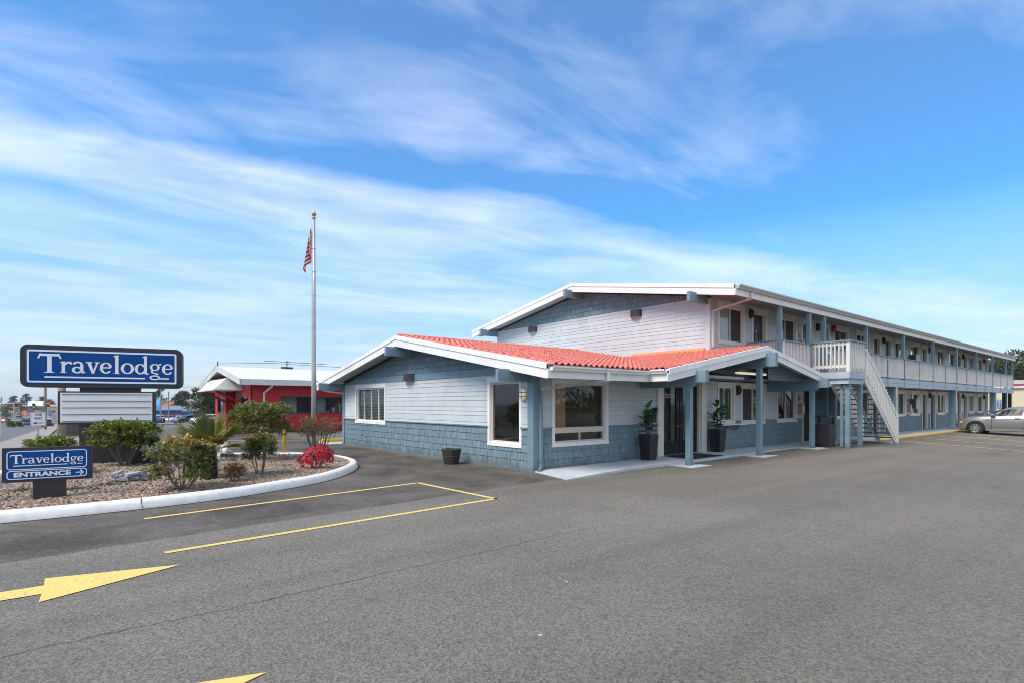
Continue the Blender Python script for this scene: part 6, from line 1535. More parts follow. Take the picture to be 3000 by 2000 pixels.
for k, (r_, f_, u_, L, fan, sp, lv0) in enumerate(((-.35, .1, 1, .26, .58, 1.35, .25), (.25, .3, 1, .26, .58, 1.3, .3), (-.75, -.1, .55, .30, .55, 1.3, .42), (.75, .1, .6, .30, .55, 1.2, .4), (-.95, .3, .25, .34, .5, 1.2, .6), (.95, -.3, .12, .32, .5, 1.15, .78), (0, -.8, .55, .22, .40, 1.2, .5), (.85, -.1, -.25, .26, .36, 1.1, .9), (-.2, .8, .5, .25, .42, 1.2, .3), (.55, -.6, .35, .24, .38, 1.1, .7))):
    frond(R3v * r_ + F3v * f_ + UPv * u_, L, fan, sp, k, lv0)
# stones, driftwood and figure
M_SLAB = material('grey_slate_slab', (.34, .38, .40), .7, .2, 5, .4, 40)
rg = random.Random(6)
sp = thing('slate_slabs', 'heap of broken pale grey slate slabs beside the path light', 'stones', (1.0, 12.6, .12))
for k in range(9):
    x, y = 1.0 + rg.uniform(-.34, .28), 12.65 + rg.uniform(-.2, .3); z = .14 + .03 * k * .6; a = rg.uniform(0, 6); n_ = 6
    poly = [(rg.uniform(.10, .2) * math.cos(6.283 * i / n_), rg.uniform(.07, .14) * math.sin(6.283 * i / n_)) for i in range(n_)]; tx_, ty_ = rg.uniform(-.25, .25), rg.uniform(-.25, .25)
    m = MB(); m.prism(poly, lambda u, v_, d, x=x, y=y, z=z, a=a, tx_=tx_, ty_=ty_: (x + u * math.cos(a) - v_ * math.sin(a), y + u * math.sin(a) + v_ * math.cos(a), z + d + tx_ * u + ty_ * v_), 0, rg.uniform(.03, .055)); m.build('slab', M_SLAB, sp)
def boulder(name, label, cat, x, y, z, sx_, sy_, sz_, mat, seed, sub=2):
    import bmesh
    bm = bmesh.new(); bmesh.ops.create_icosphere(bm, subdivisions=sub, radius=1)
    for v in bm.verts:
        f = 1 + .28 * mnoise.noise(v.co * 1.6 + Vector((seed, 0, 0))) + .10 * mnoise.noise(v.co * 4 + Vector((seed, 3, 0))); v.co = Vector((v.co.x * sx_ * f, v.co.y * sy_ * f, v.co.z * sz_ * f))
    me = bpy.data.meshes.new(name); bm.to_mesh(me); bm.free(); me.materials.append(mat); o = link(name, me, None, (x, y, z)); return tag(o, label, cat)
boulder('boulder', 'pale grey boulder under the small white statue', 'rock', 3.05, 15.45, .22, .30, .26, .22, M_SLAB, 2)
boulder('dark_mound', 'dark brown half buried log behind the front shrub', 'log', 1.62, 16.2, .16, .50, .30, .28, material('dark_log_bark', (.045, .038, .03), .95, .4, 12, .5, 40), 5)
boulder('driftwood_stump', 'small weathered driftwood stump behind the grass tuft', 'stump', 4.40, 14.95, .14, .17, .13, .13, material('driftwood', (.19, .15, .11), .9, .3, 14, .5, 40, streak=((4, 4, 20), .5, (.08, .06, .045))), 9)
boulder('flat_stone', 'flat dark stone lying on the pebbles right of the entrance sign', 'rock', .22, 11.35, .13, .16, .10, .04, M_BARK, 12)
boulder('small_stone', 'black stone lying on the pebbles left of the stone slabs', 'rock', .38, 11.7, .14, .06, .05, .05, M_DARK, 13, 1)
st = thing('garden_statue', 'small white seated animal statue on the grey boulder', 'statue', (3.12, 15.4, .38))
M_STAT = material('white_plaster', (.72, .73, .74), .7, .06, 8, .2, 40)
m = MB(); c = (3.12, 15.4, .38)
m.lathe(c, [(.11, 0), (.115, .03), (.10, .08), (.085, .13), (.06, .18), (.05, .20)], 12); m.build('torso', M_STAT, st, smooth=True)
m = MB(); hx_, hy_ = c[0] + RT.x * .02 - FW.x * .03, c[1] + RT.y * .02 - FW.y * .03
m.lathe((hx_, hy_, .58), [(.0, -.06), (.05, -.045), (.068, 0), (.055, .04), (.0, .065)], 12); m.build('head', M_STAT, st, smooth=True)
for s_ in (-1, 1):
    m = MB(); m.lathe((hx_ + RT.x * .05 * s_, hy_ + RT.y * .05 * s_, .62), [(.022, 0), (.016, .025), (.004, .04)], 8); m.build('ear', M_STAT, st, smooth=True)
    m = MB(); m.tube([(c[0] + RT.x * .06 * s_ - FW.x * .06, c[1] + RT.y * .06 * s_ - FW.y * .06, .55), (c[0] + RT.x * .065 * s_ - FW.x * .11, c[1] + RT.y * .065 * s_ - FW.y * .11, .39)], [.03, .026], 8); m.build('foreleg', M_STAT, st, smooth=True)
m = MB(); m.tube([(c[0] + RT.x * .08, c[1] + RT.y * .08, .41), (c[0] + RT.x * .15, c[1] + RT.y * .15, .40), (c[0] + RT.x * .16 - FW.x * .06, c[1] + RT.y * .16 - FW.y * .06, .40)], [.022, .018, .012], 6); m.build('tail', M_STAT, st, smooth=True)
# grass growing in the pavement joint at the office corner
m = MB(); rg = random.Random(12)
for i in range(700):
    t_ = rg.random(); x = lerp(6.9, 8.35, t_) + rg.gauss(0, .015); y = lerp(8.40, 8.45, t_) + rg.gauss(0, .015)
    if mnoise.noise(Vector((x * 4, y * 4, 0))) < -.05: continue
    d_ = Vector((rg.gauss(0, .5), rg.gauss(0, .5), 1)).normalized() * rg.uniform(.012, .04); s_ = d_.orthogonal().normalized() * .004
    p = Vector((x, y, 0)); m.add([p - s_, p + s_, p + d_], [(0, 1, 2)], rg.random())
tag(m.build('joint_grass', leaf_material('joint_grass_blade', [(.10, .13, .02), (.20, .22, .03), (.30, .27, .05)], .6), attr=True, fix=False), 'yellow green grass growing in the asphalt joint', 'grass', kind='stuff')

# ------------------------------------------------------------------ vehicles
M_TYRE = material('tyre_rubber', (.018, .018, .018), .85, .15, 20)
M_RIM = material('alloy_rim', (.55, .55, .56), .3, .05, 5, metal=.8)
M_ARCH = material('wheel_well', (.008, .008, .008), .9)
M_CGL = material('car_glass', (.010, .016, .015), .12, .05, 2, spec=.22)
M_AMB = material('amber_lens', (.80, .16, .02), .25)
M_TAIL = material('tail_lens', (.45, .01, .012), .25)
M_HEADL = material('head_lens', (.55, .57, .60), .12)
M_CHROME = material('chrome', (.65, .65, .66), .15, metal=1.0)
CARP = {}
def car_paint(name, col, metal=.35): 
    return material(name, col, .32, .03, 2.0, metal=metal, coat=.6)
# body stations: x (nose +), z under, z shoulder, half width sill, half width shoulder ; cabin: x, z roof, half width at roof
KINDS = {
 'sedan': dict(L=4.85, W=.92, body=[(2.30, .33, .60, .40, .40), (2.25, .22, .70, .60, .58), (2.10, .20, .79, .77, .75), (1.75, .19, .89, .895, .86), (1.2, .19, .955, .91, .885), (.7, .19, .985, .915, .90), (0, .19, 1.0, .92, .905), (-.9, .19, 1.03, .92, .905), (-1.5, .20, 1.06, .91, .89), (-2.0, .22, 1.07, .89, .86), (-2.3, .27, 1.05, .82, .80), (-2.42, .38, .96, .70, .70)],
               cab=[(1.02, .985, .80), (.30, 1.36, .64), (-.10, 1.43, .62), (-.8, 1.435, .61), (-1.25, 1.36, .60), (-2.0, 1.08, .66)], pil=(-.42,), wr=.335, wx=(1.42, -1.40)),
 'suv': dict(L=4.7, W=.93, body=[(2.35, .36, .72, .62, .62), (2.27, .27, .92, .80, .78), (1.9, .24, 1.02, .89, .86), (1.2, .24, 1.08, .92, .89), (.2, .24, 1.12, .93, .90), (-1.2, .24, 1.16, .93, .90), (-2.1, .27, 1.18, .91, .88), (-2.32, .36, 1.16, .84, .82)],
             cab=[(1.05, 1.07, .80), (.45, 1.58, .68), (0, 1.68, .66), (-1.4, 1.69, .65), (-2.0, 1.60, .64), (-2.28, 1.18, .72)], pil=(-.30, -1.25), wr=.36, wx=(1.40, -1.38)),
 'pickup': dict(L=5.6, W=.96, body=[(2.8, .46, .85, .70, .70), (2.72, .36, 1.08, .86, .84), (2.3, .33, 1.16, .93, .90), (1.4, .33, 1.18, .95, .92), (.2, .33, 1.20, .96, .93), (-.85, .33, 1.22, .96, .93), (-.9, .33, 1.20, .96, .93), (-2.6, .35, 1.20, .95, .92), (-2.75, .42, 1.18, .90, .88)],
             cab=[(1.35, 1.17, .84), (.80, 1.68, .72), (.45, 1.80, .70), (-.45, 1.80, .69), (-.80, 1.70, .70), (-.95, 1.22, .80)], pil=(-.02,), wr=.40, wx=(1.80, -1.72)),
}
def car_meshes(kind, paint, glassy=True):
    K = KINDS[kind]; res = []
    b = MB(); B = K['body']; rows = []
    for (x, zb, zs, ws, wb) in B:
        zm = lerp(zb, zs, .55); wm = max(ws, wb) * 1.012
        rows.append([(x, -ws * .93, zb), (x, -ws, zb + .05), (x, -wm, zm), (x, -wb * 1.0, zs - .05), (x, -wb * .94, zs), (x, -wb * .5, zs + .022), (x, 0, zs + .03), (x, wb * .5, zs + .022), (x, wb * .94, zs), (x, wb, zs - .05), (x, wm, zm), (x, ws, zb + .05), (x, ws * .93, zb)])
    n_ = len(rows[0]); b.v = [p for r in rows for p in r]
    for i in range(len(rows) - 1):
        for j in range(n_ - 1): b.f.append((i * n_ + j, i * n_ + j + 1, (i + 1) * n_ + j + 1, (i + 1) * n_ + j))
        b.f.append((i * n_ + n_ - 1, i * n_, (i + 1) * n_, (i + 1) * n_ + n_ - 1))
    b.f += [tuple(range(n_)), tuple((len(rows) - 1) * n_ + j for j in reversed(range(n_)))]
    b.lv = [0] * len(b.f); b.mi = [0] * len(b.f); res.append(('body', b, paint, True))
    # cabin
    C = K['cab']; c = MB(); rows = []
    def shoulder(x):
        for p, q in zip(B[:-1], B[1:]):
            if q[0] <= x <= p[0]:
                t_ = (x - q[0]) / (p[0] - q[0] + 1e-9); return lerp(q[2], p[2], t_), lerp(q[4], p[4], t_)
        return B[-1][2], B[-1][4]
    for (x, zr_, wr_) in C:
        zs, wb = shoulder(x); zs -= .02; zr2 = max(zr_, zs + .015); wl = wb * .93
        wr2 = lerp(wl, wr_, min(1, (zr2 - zs) / .35))
        rows.append([(x, -wl, zs), (x, -wr2, zr2 - .035), (x, -wr2 * .9, zr2), (x, 0, zr2 + .025), (x, wr2 * .9, zr2), (x, wr2, zr2 - .035), (x, wl, zs)])
    n_ = 7; c.v = [p for r in rows for p in r]
    for i in range(len(rows) - 1):
        for j in range(n_ - 1): c.f.append((i * n_ + j, i * n_ + j + 1, (i + 1) * n_ + j + 1, (i + 1) * n_ + j))
    c.f += [tuple(range(n_)), tuple((len(rows) - 1) * n_ + j for j in reversed(range(n_)))]
    c.lv = [0] * len(c.f); c.mi = [0] * len(c.f); res.append(('cabin', c, paint, True))
    # glass: windscreen, rear screen, side lights laid just proud of the cabin
    def lat(x):                        # lower and upper side points at x
        for p, q in zip(C[:-1], C[1:]):
            if q[0] <= x <= p[0]:
                t_ = (x - q[0]) / (p[0] - q[0]); zr_ = lerp(q[1], p[1], t_); wr_ = lerp(q[2], p[2], t_); break
        zs, wb = shoulder(x); zs -= .02; wl = wb * .93; wr2 = lerp(wl, wr_, min(1, (zr_ - zs) / .35)); return (wl, zs), (wr2, zr_ - .035)
    a_x, b_x = C[0][0] - .34, C[-1][0] + .30
    cuts = [a_x] + list(K['pil']) + [b_x]
    for s_ in (-1, 1):
        for i in range(len(cuts) - 1):
            g_ = MB(); x0_, x1_ = cuts[i] - (.05 if i else .10), cuts[i + 1] + (.05 if i < len(cuts) - 2 else .10)
            if i == len(cuts) - 2 and kind != 'sedan': x1_ += .06
            q = []; kk = 5
            for t_ in range(kk + 1):
                x = lerp(x0_, x1_, t_ / kk); lo, hi = lat(x); h_ = hi[1] - lo[1]
                q.append(((x, s_ * (lerp(lo[0], hi[0], .10) + .022), lo[1] + .055), (x, s_ * (lerp(lo[0], hi[0], .86) + .022), max(lo[1] + .07, lo[1] + h_ * .88))))
            for p0, p1 in zip(q[:-1], q[1:]): g_.quad(p0[0], p1[0], p1[1], p0[1])
            res.append(('side_window', g_, M_CGL, False))
    for (i0, i1, nm) in ((0, 1, 'windscreen'), (len(C) - 2, len(C) - 1, 'rear_window')):
        g_ = MB(); p, q = rows[i0], rows[i1]; off = Vector((.02 if i0 == 0 else -.02, 0, .022))
        def L3(r, j): return Vector(r[j])
        lo_r, hi_r = (p, q) if i0 == 0 else (q, p)
        for (j0, j1) in ((1, 2), (2, 3), (3, 4), (4, 5)):
            A, Bq = L3(lo_r, j0).lerp(L3(hi_r, j0), .08), L3(lo_r, j1).lerp(L3(hi_r, j1), .08); Cq, D = L3(lo_r, j1).lerp(L3(hi_r, j1), .93), L3(lo_r, j0).lerp(L3(hi_r, j0), .93)
            g_.quad(A + off, Bq + off, Cq + off, D + off)
        res.append((nm, g_, M_CGL, False))
    return K, res
def wheel(parent, x, side, K, detail):
    r = K['wr']; y = side * (K['W'] - .072)
    t_ = MB(); t_.lathe((x, y - .10, r), [(r * .62, 0), (r * .94, .0), (r, .03), (r, .17), (r * .94, .20), (r * .62, .20)], 24 if detail else 12, axis='Y'); wo = t_.build('tyre', M_TYRE, parent, smooth=False)
    m = MB(); yo = y + side * .088
    m.lathe((x, yo - .02, r), [(r * .63, 0), (r * .63, .04), (r * .57, .03)] if side > 0 else [(r * .57, .01), (r * .63, 0), (r * .63, .04)], 20 if detail else 10, axis='Y')
    if detail:
        for k in range(10):
            a = 6.283 * k / 10; c_, s_ = math.cos(a), math.sin(a)
            m.beam((x + c_ * .05, yo + side * .02, r + s_ * .05), (x + c_ * r * .60, yo + side * .02, r + s_ * r * .60), .045, .02, up=(0, 1, 0))
        m.lathe((x, yo + (.02 if side > 0 else -.04), r), [(.07, 0), (.07, .02)], 12, axis='Y')
        d_ = MB(); d_.lathe((x, yo - side * .03, r), [(r * .6, 0), (r * .6, .005)], 16, axis='Y'); d_.build('brake_shadow', M_ARCH, wo)
    else: m.lathe((x, yo - .005, r), [(r * .55, 0), (r * .55, .012)], 10, axis='Y')
    m.build('rim', M_RIM, wo)
    a_ = MB(); n_ = 12; ya = side * (K['W'] * 1.012 + .004)
    a_.add([(x + (r + .055) * math.cos(math.pi * i / n_), ya - side * .006, r + (r + .05) * math.sin(math.pi * i / n_)) for i in range(n_ + 1)] + [(x - r - .07, ya - side * .006, .19), (x + r + .07, ya - side * .006, .19)][::1], [tuple(range(n_ + 3))])
    a_.build('wheel_arch', M_ARCH, parent, fix=False)
def car(label, kind, paint, loc, heading, detail=False, cat='car', z=None, group=None, name='parked_car'):
    z = TZ(*loc) + .012 if z is None else z
    t_ = thing(name, label, cat, (loc[0], loc[1], z), heading if heading else 1e-6, group)
    K, res = car_meshes(kind, paint)
    for nm, b, mt, sm in res:
        if not detail and nm == 'side_window' and False: continue
        b.build(nm, mt, t_, smooth=sm)
    for x in K['wx']:
        for s_ in (-1, 1): wheel(t_, x, s_, K, detail)
    B = K['body']; fx, rx_ = B[1][0], B[-2][0]
    for s_ in (-1, 1):
        m = MB(); zz = B[1][2] - .06; m.hexa([(fx - .02, s_ * .44, zz - .10), (fx + .03, s_ * .44, zz - .10), (fx - .16, s_ * .82, zz - .05), (fx - .30, s_ * .80, zz - .05), (fx - .04, s_ * .44, zz + .03), (fx + .0, s_ * .44, zz + .03), (fx - .22, s_ * .81, zz + .05), (fx - .34, s_ * .79, zz + .05)]); m.build('headlight', M_HEADL, t_)
        m = MB(); zz = B[-2][2] - .12; m.box(rx_ - .06, rx_ + .18, s_ * .62, s_ * (B[-2][4] + .012), zz - .12, zz + .05); m.build('tail_light', M_TAIL, t_)
        if detail:
            m = MB(); m.hexa([(fx - .28, s_ * .805, .68), (fx - .05, s_ * .70, .66), (fx - .07, s_ * .69, .66), (fx - .28, s_ * .79, .68), (fx - .46, s_ * .868, .745), (fx - .20, s_ * .80, .74), (fx - .22, s_ * .78, .745), (fx - .46, s_ * .85, .75)]); m.build('side_marker', M_AMB, t_)
            m = MB(); m.hexa([(.62, s_ * .90, .98), (.82, s_ * .90, .98), (.82, s_ * 1.07, 1.0), (.66, s_ * 1.07, 1.0), (.60, s_ * .92, 1.09), (.80, s_ * .92, 1.09), (.80, s_ * 1.06, 1.11), (.64, s_ * 1.06, 1.11)]); m.build('wing_mirror', paint, t_)
            for xx in (-.33, -1.25):
                m = MB(); m.tube([(xx, s_ * .925, .86), (xx + .04, s_ * .95, .865), (xx + .18, s_ * .95, .865), (xx + .22, s_ * .925, .86)], .013, 5); m.build('door_handle', M_CHROME, t_)
            for xx in (.78, -.42, -1.42):
                m = MB(); m.box(xx - .004, xx + .004, s_ * .90, s_ * .937, .30, .96); m.build('door_gap', M_ARCH, t_)
            m = MB(); m.box(-1.0, 1.0, s_ * .90, s_ * .935, .22, .30); m.build('sill', paint, t_)
            m = MB(); m.beam((1.0, s_ * .935, .78), (-1.7, s_ * .93, .86), .012, .02); m.build('crease', paint, t_)
    m = MB(); m.box(fx - .02, fx + .075, -.42, .42, .36, .52); m.build('grille', M_DARK, t_)
    m = MB(); m.box(rx_ - .10, rx_ - .04, -.22, .22, .62, .74); m.build('number_plate', M_SIGNW, t_)
    return t_
silver = car_paint('silver_car_paint', (.29, .295, .30), .5); cwhite = car_paint('white_car_paint', (.72, .72, .71), 0); cred = car_paint('red_car_paint', (.42, .02, .02), .1)
cblue = car_paint('blue_car_paint', (.05, .10, .20), .3); cblack = car_paint('black_car_paint', (.02, .02, .022), .2); cgreen = car_paint('green_grey_car_paint', (.17, .21, .19), .5); cgrey = car_paint('grey_car_paint', (.28, .28, .29), .5)
car('silver saloon car parked nose in to the yellow kerb', 'sedan', silver, (37.72, 5.75), R(90), True)
# cars at the dealer across the side drive and traffic on the street
def at(px, d): 
    r = FW + RT * ((px - 1500) / 1614); return (r.x * d, r.y * d)
ST = R(-90)
car('white pickup truck facing us beside the blue feather flag', 'pickup', cwhite, at(469, 133), R(-100), cat='truck', group='cars on the dealer forecourt')
car('red car between the white pickup and white saloon', 'suv', cred, at(505, 130), R(-150), group='cars on the dealer forecourt')
car('white saloon in the dealer row next to the red car', 'sedan', cwhite, at(517, 122), R(-155), group='cars on the dealer forecourt')
car('red saloon behind the green grey saloon in the dealer row', 'sedan', cred, at(548, 112), R(-158), group='cars on the dealer forecourt')
car('green grey saloon with amber plate nearest in the dealer row', 'sedan', cgreen, at(548, 94), R(-160), True, group='cars on the dealer forecourt')
car('white saloon partly behind the palm fronds', 'sedan', cwhite, at(606, 84), R(-160), group='cars on the dealer forecourt')
car('dark car behind the white pickup on the forecourt', 'suv', cblack, at(490, 150), R(-120), group='cars on the dealer forecourt')
car('white hatchback waiting at the street junction', 'suv', cwhite, at(48, 128), R(80), group='cars on the street')
car('blue pickup truck on the street left of the ONE WAY sign', 'pickup', cblue, at(76, 140), R(95), cat='truck', group='cars on the street')
car('black car right of the utility pole on the street', 'suv', cblack, at(139, 120), R(88), group='cars on the street')
car('white car following the black car up the street', 'sedan', cwhite, at(145, 165), R(88), group='cars on the street')
car('red car far up the street', 'sedan', cred, at(148, 210), R(88), group='cars on the street')
car('white van far up the street', 'suv', cwhite, at(143, 250), R(88), group='cars on the street')
car('dark parked car under the letter board', 'sedan', cblue, at(424, 88), R(170), group='cars on the dealer forecourt')

for k, (px_, d_, pt_, kd, hd, lab) in enumerate(((22, 215, cgrey, 'suv', 60, 'grey car parked farthest left in the far street lot'), (33, 190, cwhite, 'sedan', 95, 'white saloon in the far lot above the hatchback'), (44, 225, cred, 'sedan', 110, 'red car in the far lot left of the first signal pole'), (58, 200, cwhite, 'suv', 20, 'white van parked in the far lot behind the hatchback'), (70, 235, cblue, 'sedan', 80, 'blue car far behind the blue pickup'), (84, 205, cwhite, 'sedan', 15, 'white saloon far behind, left of the ONE WAY sign'), (14, 260, cred, 'suv', 100, 'dark red car far off at the left photo edge'), (97, 260, cgrey, 'sedan', 10, 'grey saloon far off above the ONE WAY sign'))):
    car(lab, kd, pt_, at(px_, d_), R(hd), group='cars in the far street lots')
# ------------------------------------------------------------------ red restaurant
M_BRICK = material('red_painted_brick', (.52, .016, .026), .55, .12, 4, .5, 30, streak=((8, 8, 1), .25, (.34, .012, .02)))
M_OLDW = material('weathered_white_paint', (.60, .61, .60), .6, .08, 2, streak=((5, 5, .8), .45, (.34, .31, .27)))
M_BRZ = material('bronze_window_frame', (.06, .045, .04), .4)
RX0, RY0, RY1, RXE = 7.75, 32.0, 41.4, 30.0
rb = thing('red_restaurant', 'red brick restaurant with white gabled roof beyond the side drive', 'building', (RX0, RY0, -.05))
EZ, RG_Y, RSL = 2.62, 36.7, .168
def rz_(y): return EZ + .28 + RSL * (min(y, 2 * RG_Y - y) - (RY0 - .8))
fo_ = [(9.25, 14.25, 1.02, 2.03), (14.55, 20.5, 1.02, 2.03)]
m = MB(); wall_cells(m, 'Y', RY0, RX0, RXE, -.3, EZ + .2, fo_, .2); m.build('front_wall', M_BRICK, rb)
m = MB(); wall_cells(m, 'X', RX0, RY0 + .001, 34.9, -.3, EZ + .2, [(32.75, 34.45, .95, 2.02)], .2); m.build('side_wall', M_BRICK, rb)
m = MB(); wall_cells(m, 'X', RX0, 38.3, RY1, -.3, EZ + .2, [(38.9, 40.7, .95, 2.02)], .2); m.build('side_wall', M_BRICK, rb)
m = MB(); m.box(RX0 + 1.2, RX0 + 1.4, 34.7, 38.5, -.3, EZ + .4); m.box(RX0 + .2, RX0 + 1.2, 34.7, 34.9, -.3, EZ + .3); m.box(RX0 + .2, RX0 + 1.2, 38.3, 38.5, -.3, EZ + .4); m.build('entry_recess', M_BRICK, rb)
m = MB(); m.box(RX0 + .21, RXE, 41.2, 41.4, -.3, EZ); m.box(RX0 + .2, RXE, 36.4, 36.5, -.3, EZ); m.build('inner_wall', M_INT, rb)
m = MB(); m.box(RX0 - .001, RXE, RY0 - .03, RY0 - .001, -.3, .13); m.build('plinth', M_BRZ, rb)
for a, b_, z0, z1 in fo_:
    m = MB(); pbox(m, 'Y', RY0, a, b_, -.12, .01, z0, z0 + .06); pbox(m, 'Y', RY0, a, b_, -.12, .01, z1 - .06, z1); pbox(m, 'Y', RY0, a, a + .06, -.12, .01, z0 + .06, z1 - .06); pbox(m, 'Y', RY0, b_ - .06, b_, -.12, .01, z0 + .06, z1 - .06); wf = m.build('window', M_BRZ, rb)
    k = 3
    for i in range(k):
        p = MB(); pbox(p, 'Y', RY0, lerp(a + .06, b_ - .06, i / k) + .01, lerp(a + .06, b_ - .06, (i + 1) / k) - .01, -.08, -.074, z0 + .06, z1 - .06); p.build('pane', M_GLASS, wf)
        if i:
            p = MB(); u = lerp(a + .06, b_ - .06, i / k); pbox(p, 'Y', RY0, u - .02, u + .02, -.1, -.05, z0 + .06, z1 - .06); p.build('mullion', M_BRZ, wf)
for a, b_ in ((32.75, 34.45), (38.9, 40.7)):
    m = MB(); pbox(m, 'X', RX0, a, a + .06, -.12, .008, .95, 2.02); pbox(m, 'X', RX0, b_ - .06, b_, -.12, .008, .95, 2.02); pbox(m, 'X', RX0, a + .06, b_ - .06, -.12, .008, 1.96, 2.02); pbox(m, 'X', RX0, a + .06, b_ - .06, -.12, .008, .95, 1.0); wf = m.build('window', M_BRZ, rb)
    p = MB(); pbox(p, 'X', RX0, a + .06, b_ - .06, -.09, -.084, 1.0, 1.96); p.build('pane', M_GLASS, wf)
for k, (a, b_) in enumerate(((9.5, 10.4), (11.6, 12.1), (15.0, 15.8), (17.5, 18.4))):
    m = MB(); m.box(a, b_, RY0 + .9, RY0 + 1.0, .2, 2.2); m.build('interior_screen', M_CURT, rb)
# pyramid of red and white cartons stacked in the shop window
M_CART = material('carton_red', (.42, .05, .06), .6); M_CARTW = material('carton_white', (.62, .60, .62), .6)
pyr = thing('carton_pyramid', 'pyramid of red and white cartons behind the restaurant window', 'cartons', (12.9, RY0 + .5, 1.05))
for r_ in range(6):
    for i in range(11 - 2 * r_):
        x = 12.9 + (i - (10 - 2 * r_) / 2) * .17; m = MB(); m.box(x - .08, x + .08, RY0 + .35, RY0 + .55, 1.05 + r_ * .115, 1.05 + r_ * .115 + .108); m.build('carton', M_CART if (i + r_) % 2 else M_CARTW, pyr)
m = MB(); m.box(12.0, 13.8, RY0 + .3, RY0 + .7, .95, 1.049); m.build('shelf', M_BRZ, pyr)
RK2 = 7.0
m = MB()
for f in ((lambda y: y), (lambda y: 2 * RG_Y - y)):
    y0_, y1_ = RY0 - .8, RG_Y
    m.hexa([(RK2, f(y0_), rz_(y0_) - .10), (RXE + .5, f(y0_), rz_(y0_) - .10), (RXE + .5, f(y1_), rz_(y1_) - .10), (RK2, f(y1_), rz_(y1_) - .10), (RK2, f(y0_), rz_(y0_)), (RXE + .5, f(y0_), rz_(y0_)), (RXE + .5, f(y1_), rz_(y1_)), (RK2, f(y1_), rz_(y1_))])
m.build('roof', material('white_metal_roof', (.74, .74, .71), .5, .04, 1, streak=((1, 3, 1), .12, (.5, .48, .44))), rb)
m = MB(); m.box(RK2 + .05, RXE, RY0 - .86, RY0 - .801, EZ - .03, EZ + .27); m.build('eave_board', M_OLDW, rb)
m = MB(); m.box(RX0, RXE, RY0 - .8, RY0 - .001, EZ + .02, EZ + .05); m.build('soffit', M_OLDW, rb)
for f in ((lambda y: y), (lambda y: 2 * RG_Y - y)):
    y0_, y1_ = RY0 - .86, RG_Y; m = MB(); za, zb = rz_(y0_) - .30, rz_(y1_) - .30
    m.hexa([(RK2 - .05, f(y0_), za), (RK2 + .01, f(y0_), za), (RK2 + .01, f(y1_), zb), (RK2 - .05, f(y1_), zb), (RK2 - .05, f(y0_), za + .33), (RK2 + .01, f(y0_), za + .33), (RK2 + .01, f(y1_), zb + .33), (RK2 - .05, f(y1_), zb + .33)]); m.build('rake_board', M_OLDW, rb)
m = MB(); m.prism([(RY0 + .2, EZ + .2), (2 * RG_Y - RY0 - .2, EZ + .2), (RG_Y, rz_(RG_Y) - .2)], lambda u, v_, d: (d, u, v_), RX0 + .05, RX0 + .2); m.build('gable_panel', M_OLDW, rb)
# hipped porch canopy on red struts
cy = 37.0
m = MB(); zb, zt = 2.40, 3.05
m.hexa([(6.30, 34.0, zb), (RX0 + .05, 34.0, zb), (RX0 + .05, 41.0, zb), (6.55, 40.4, zb), (7.0, 34.3, zt), (RX0 + .05, 34.3, zt), (RX0 + .05, 40.0, zt), (7.05, 39.8, zt)]); m.build('canopy', M_OLDW, rb)
m = MB(); m.hexa([(6.27, 33.96, zb - .06), (RX0, 33.96, zb - .06), (RX0, 41.0, zb - .06), (6.52, 40.44, zb - .06), (6.27, 33.96, zb - .002), (RX0, 33.96, zb - .002), (RX0, 41.0, zb - .002), (6.52, 40.44, zb - .002)]); m.build('canopy_edge', M_OLDW, rb)
for yy in (34.95, 38.25):
    m = MB(); m.beam((6.6, yy + .1, zb - .08), (RX0 - .02, yy, 1.72), .12, .14); m.build('strut', M_BRICK, rb)
m = MB(); m.beam((8.6, RY0 - .7, EZ + .02), (8.6, RY0 - .7, EZ - .12), .08, .08, up=(0, 1, 0)); m.beam((8.6, RY0 - .7, EZ - .1), (8.35, RY0 - .08, EZ - .45), .08, .08); m.beam((8.35, RY0 - .08, EZ - .42), (8.35, RY0 - .08, .1), .08, .08, up=(0, 1, 0)); m.build('downspout', M_WHITE, rb)
m = MB(); x, y = 19.6, RG_Y; m.lathe((x, y, rz_(y) - .05), [(.35, 0), (.35, .35), (.45, .38), (.45, .5), (.2, .55)], 12); m.build('roof_vent', M_OLDW, rb)
for xx in (19.0, 20.3):
    m = MB(); m.lathe((xx, RG_Y, rz_(RG_Y) + .05), [(.08, 0), (.2, .1), (.2, .3), (.08, .36)], 8); m.build('flood_lamp', M_DARK, rb)
m = MB(); x = 11.0; m.tube([(x, RG_Y, rz_(RG_Y) - .05), (x, RG_Y, rz_(RG_Y) + .55)], .03, 5); m.tube([(x - 1.4, RG_Y, rz_(RG_Y) + .45), (x + 2.6, RG_Y, rz_(RG_Y) + .40)], .015, 4)
for i in range(9): m.tube([(x - 1.2 + i * .42, RG_Y - .25, rz_(RG_Y) + .44), (x - 1.2 + i * .42, RG_Y + .25, rz_(RG_Y) + .44)], .01, 4)
m.box(x - .35, x + .35, RG_Y - .1, RG_Y + .1, rz_(RG_Y) + .02, rz_(RG_Y) + .12)
m.build('aerial', M_DARK, rb)
m = MB(); m.tube([(RK2, RG_Y, rz_(RG_Y) + .15), (10, RG_Y, rz_(RG_Y) + .33), (16, RG_Y, rz_(RG_Y) + .22), (26, RG_Y, rz_(RG_Y) + .25)], .012, 4); m.tube([(RK2, RG_Y, rz_(RG_Y) + .15), (6.5, 40.4, 2.5)], .012, 4); m.tube([(RK2, RG_Y, rz_(RG_Y)), (RK2, RG_Y, rz_(RG_Y) + .3)], .03, 5); m.build('service_cable', M_DARK, rb)
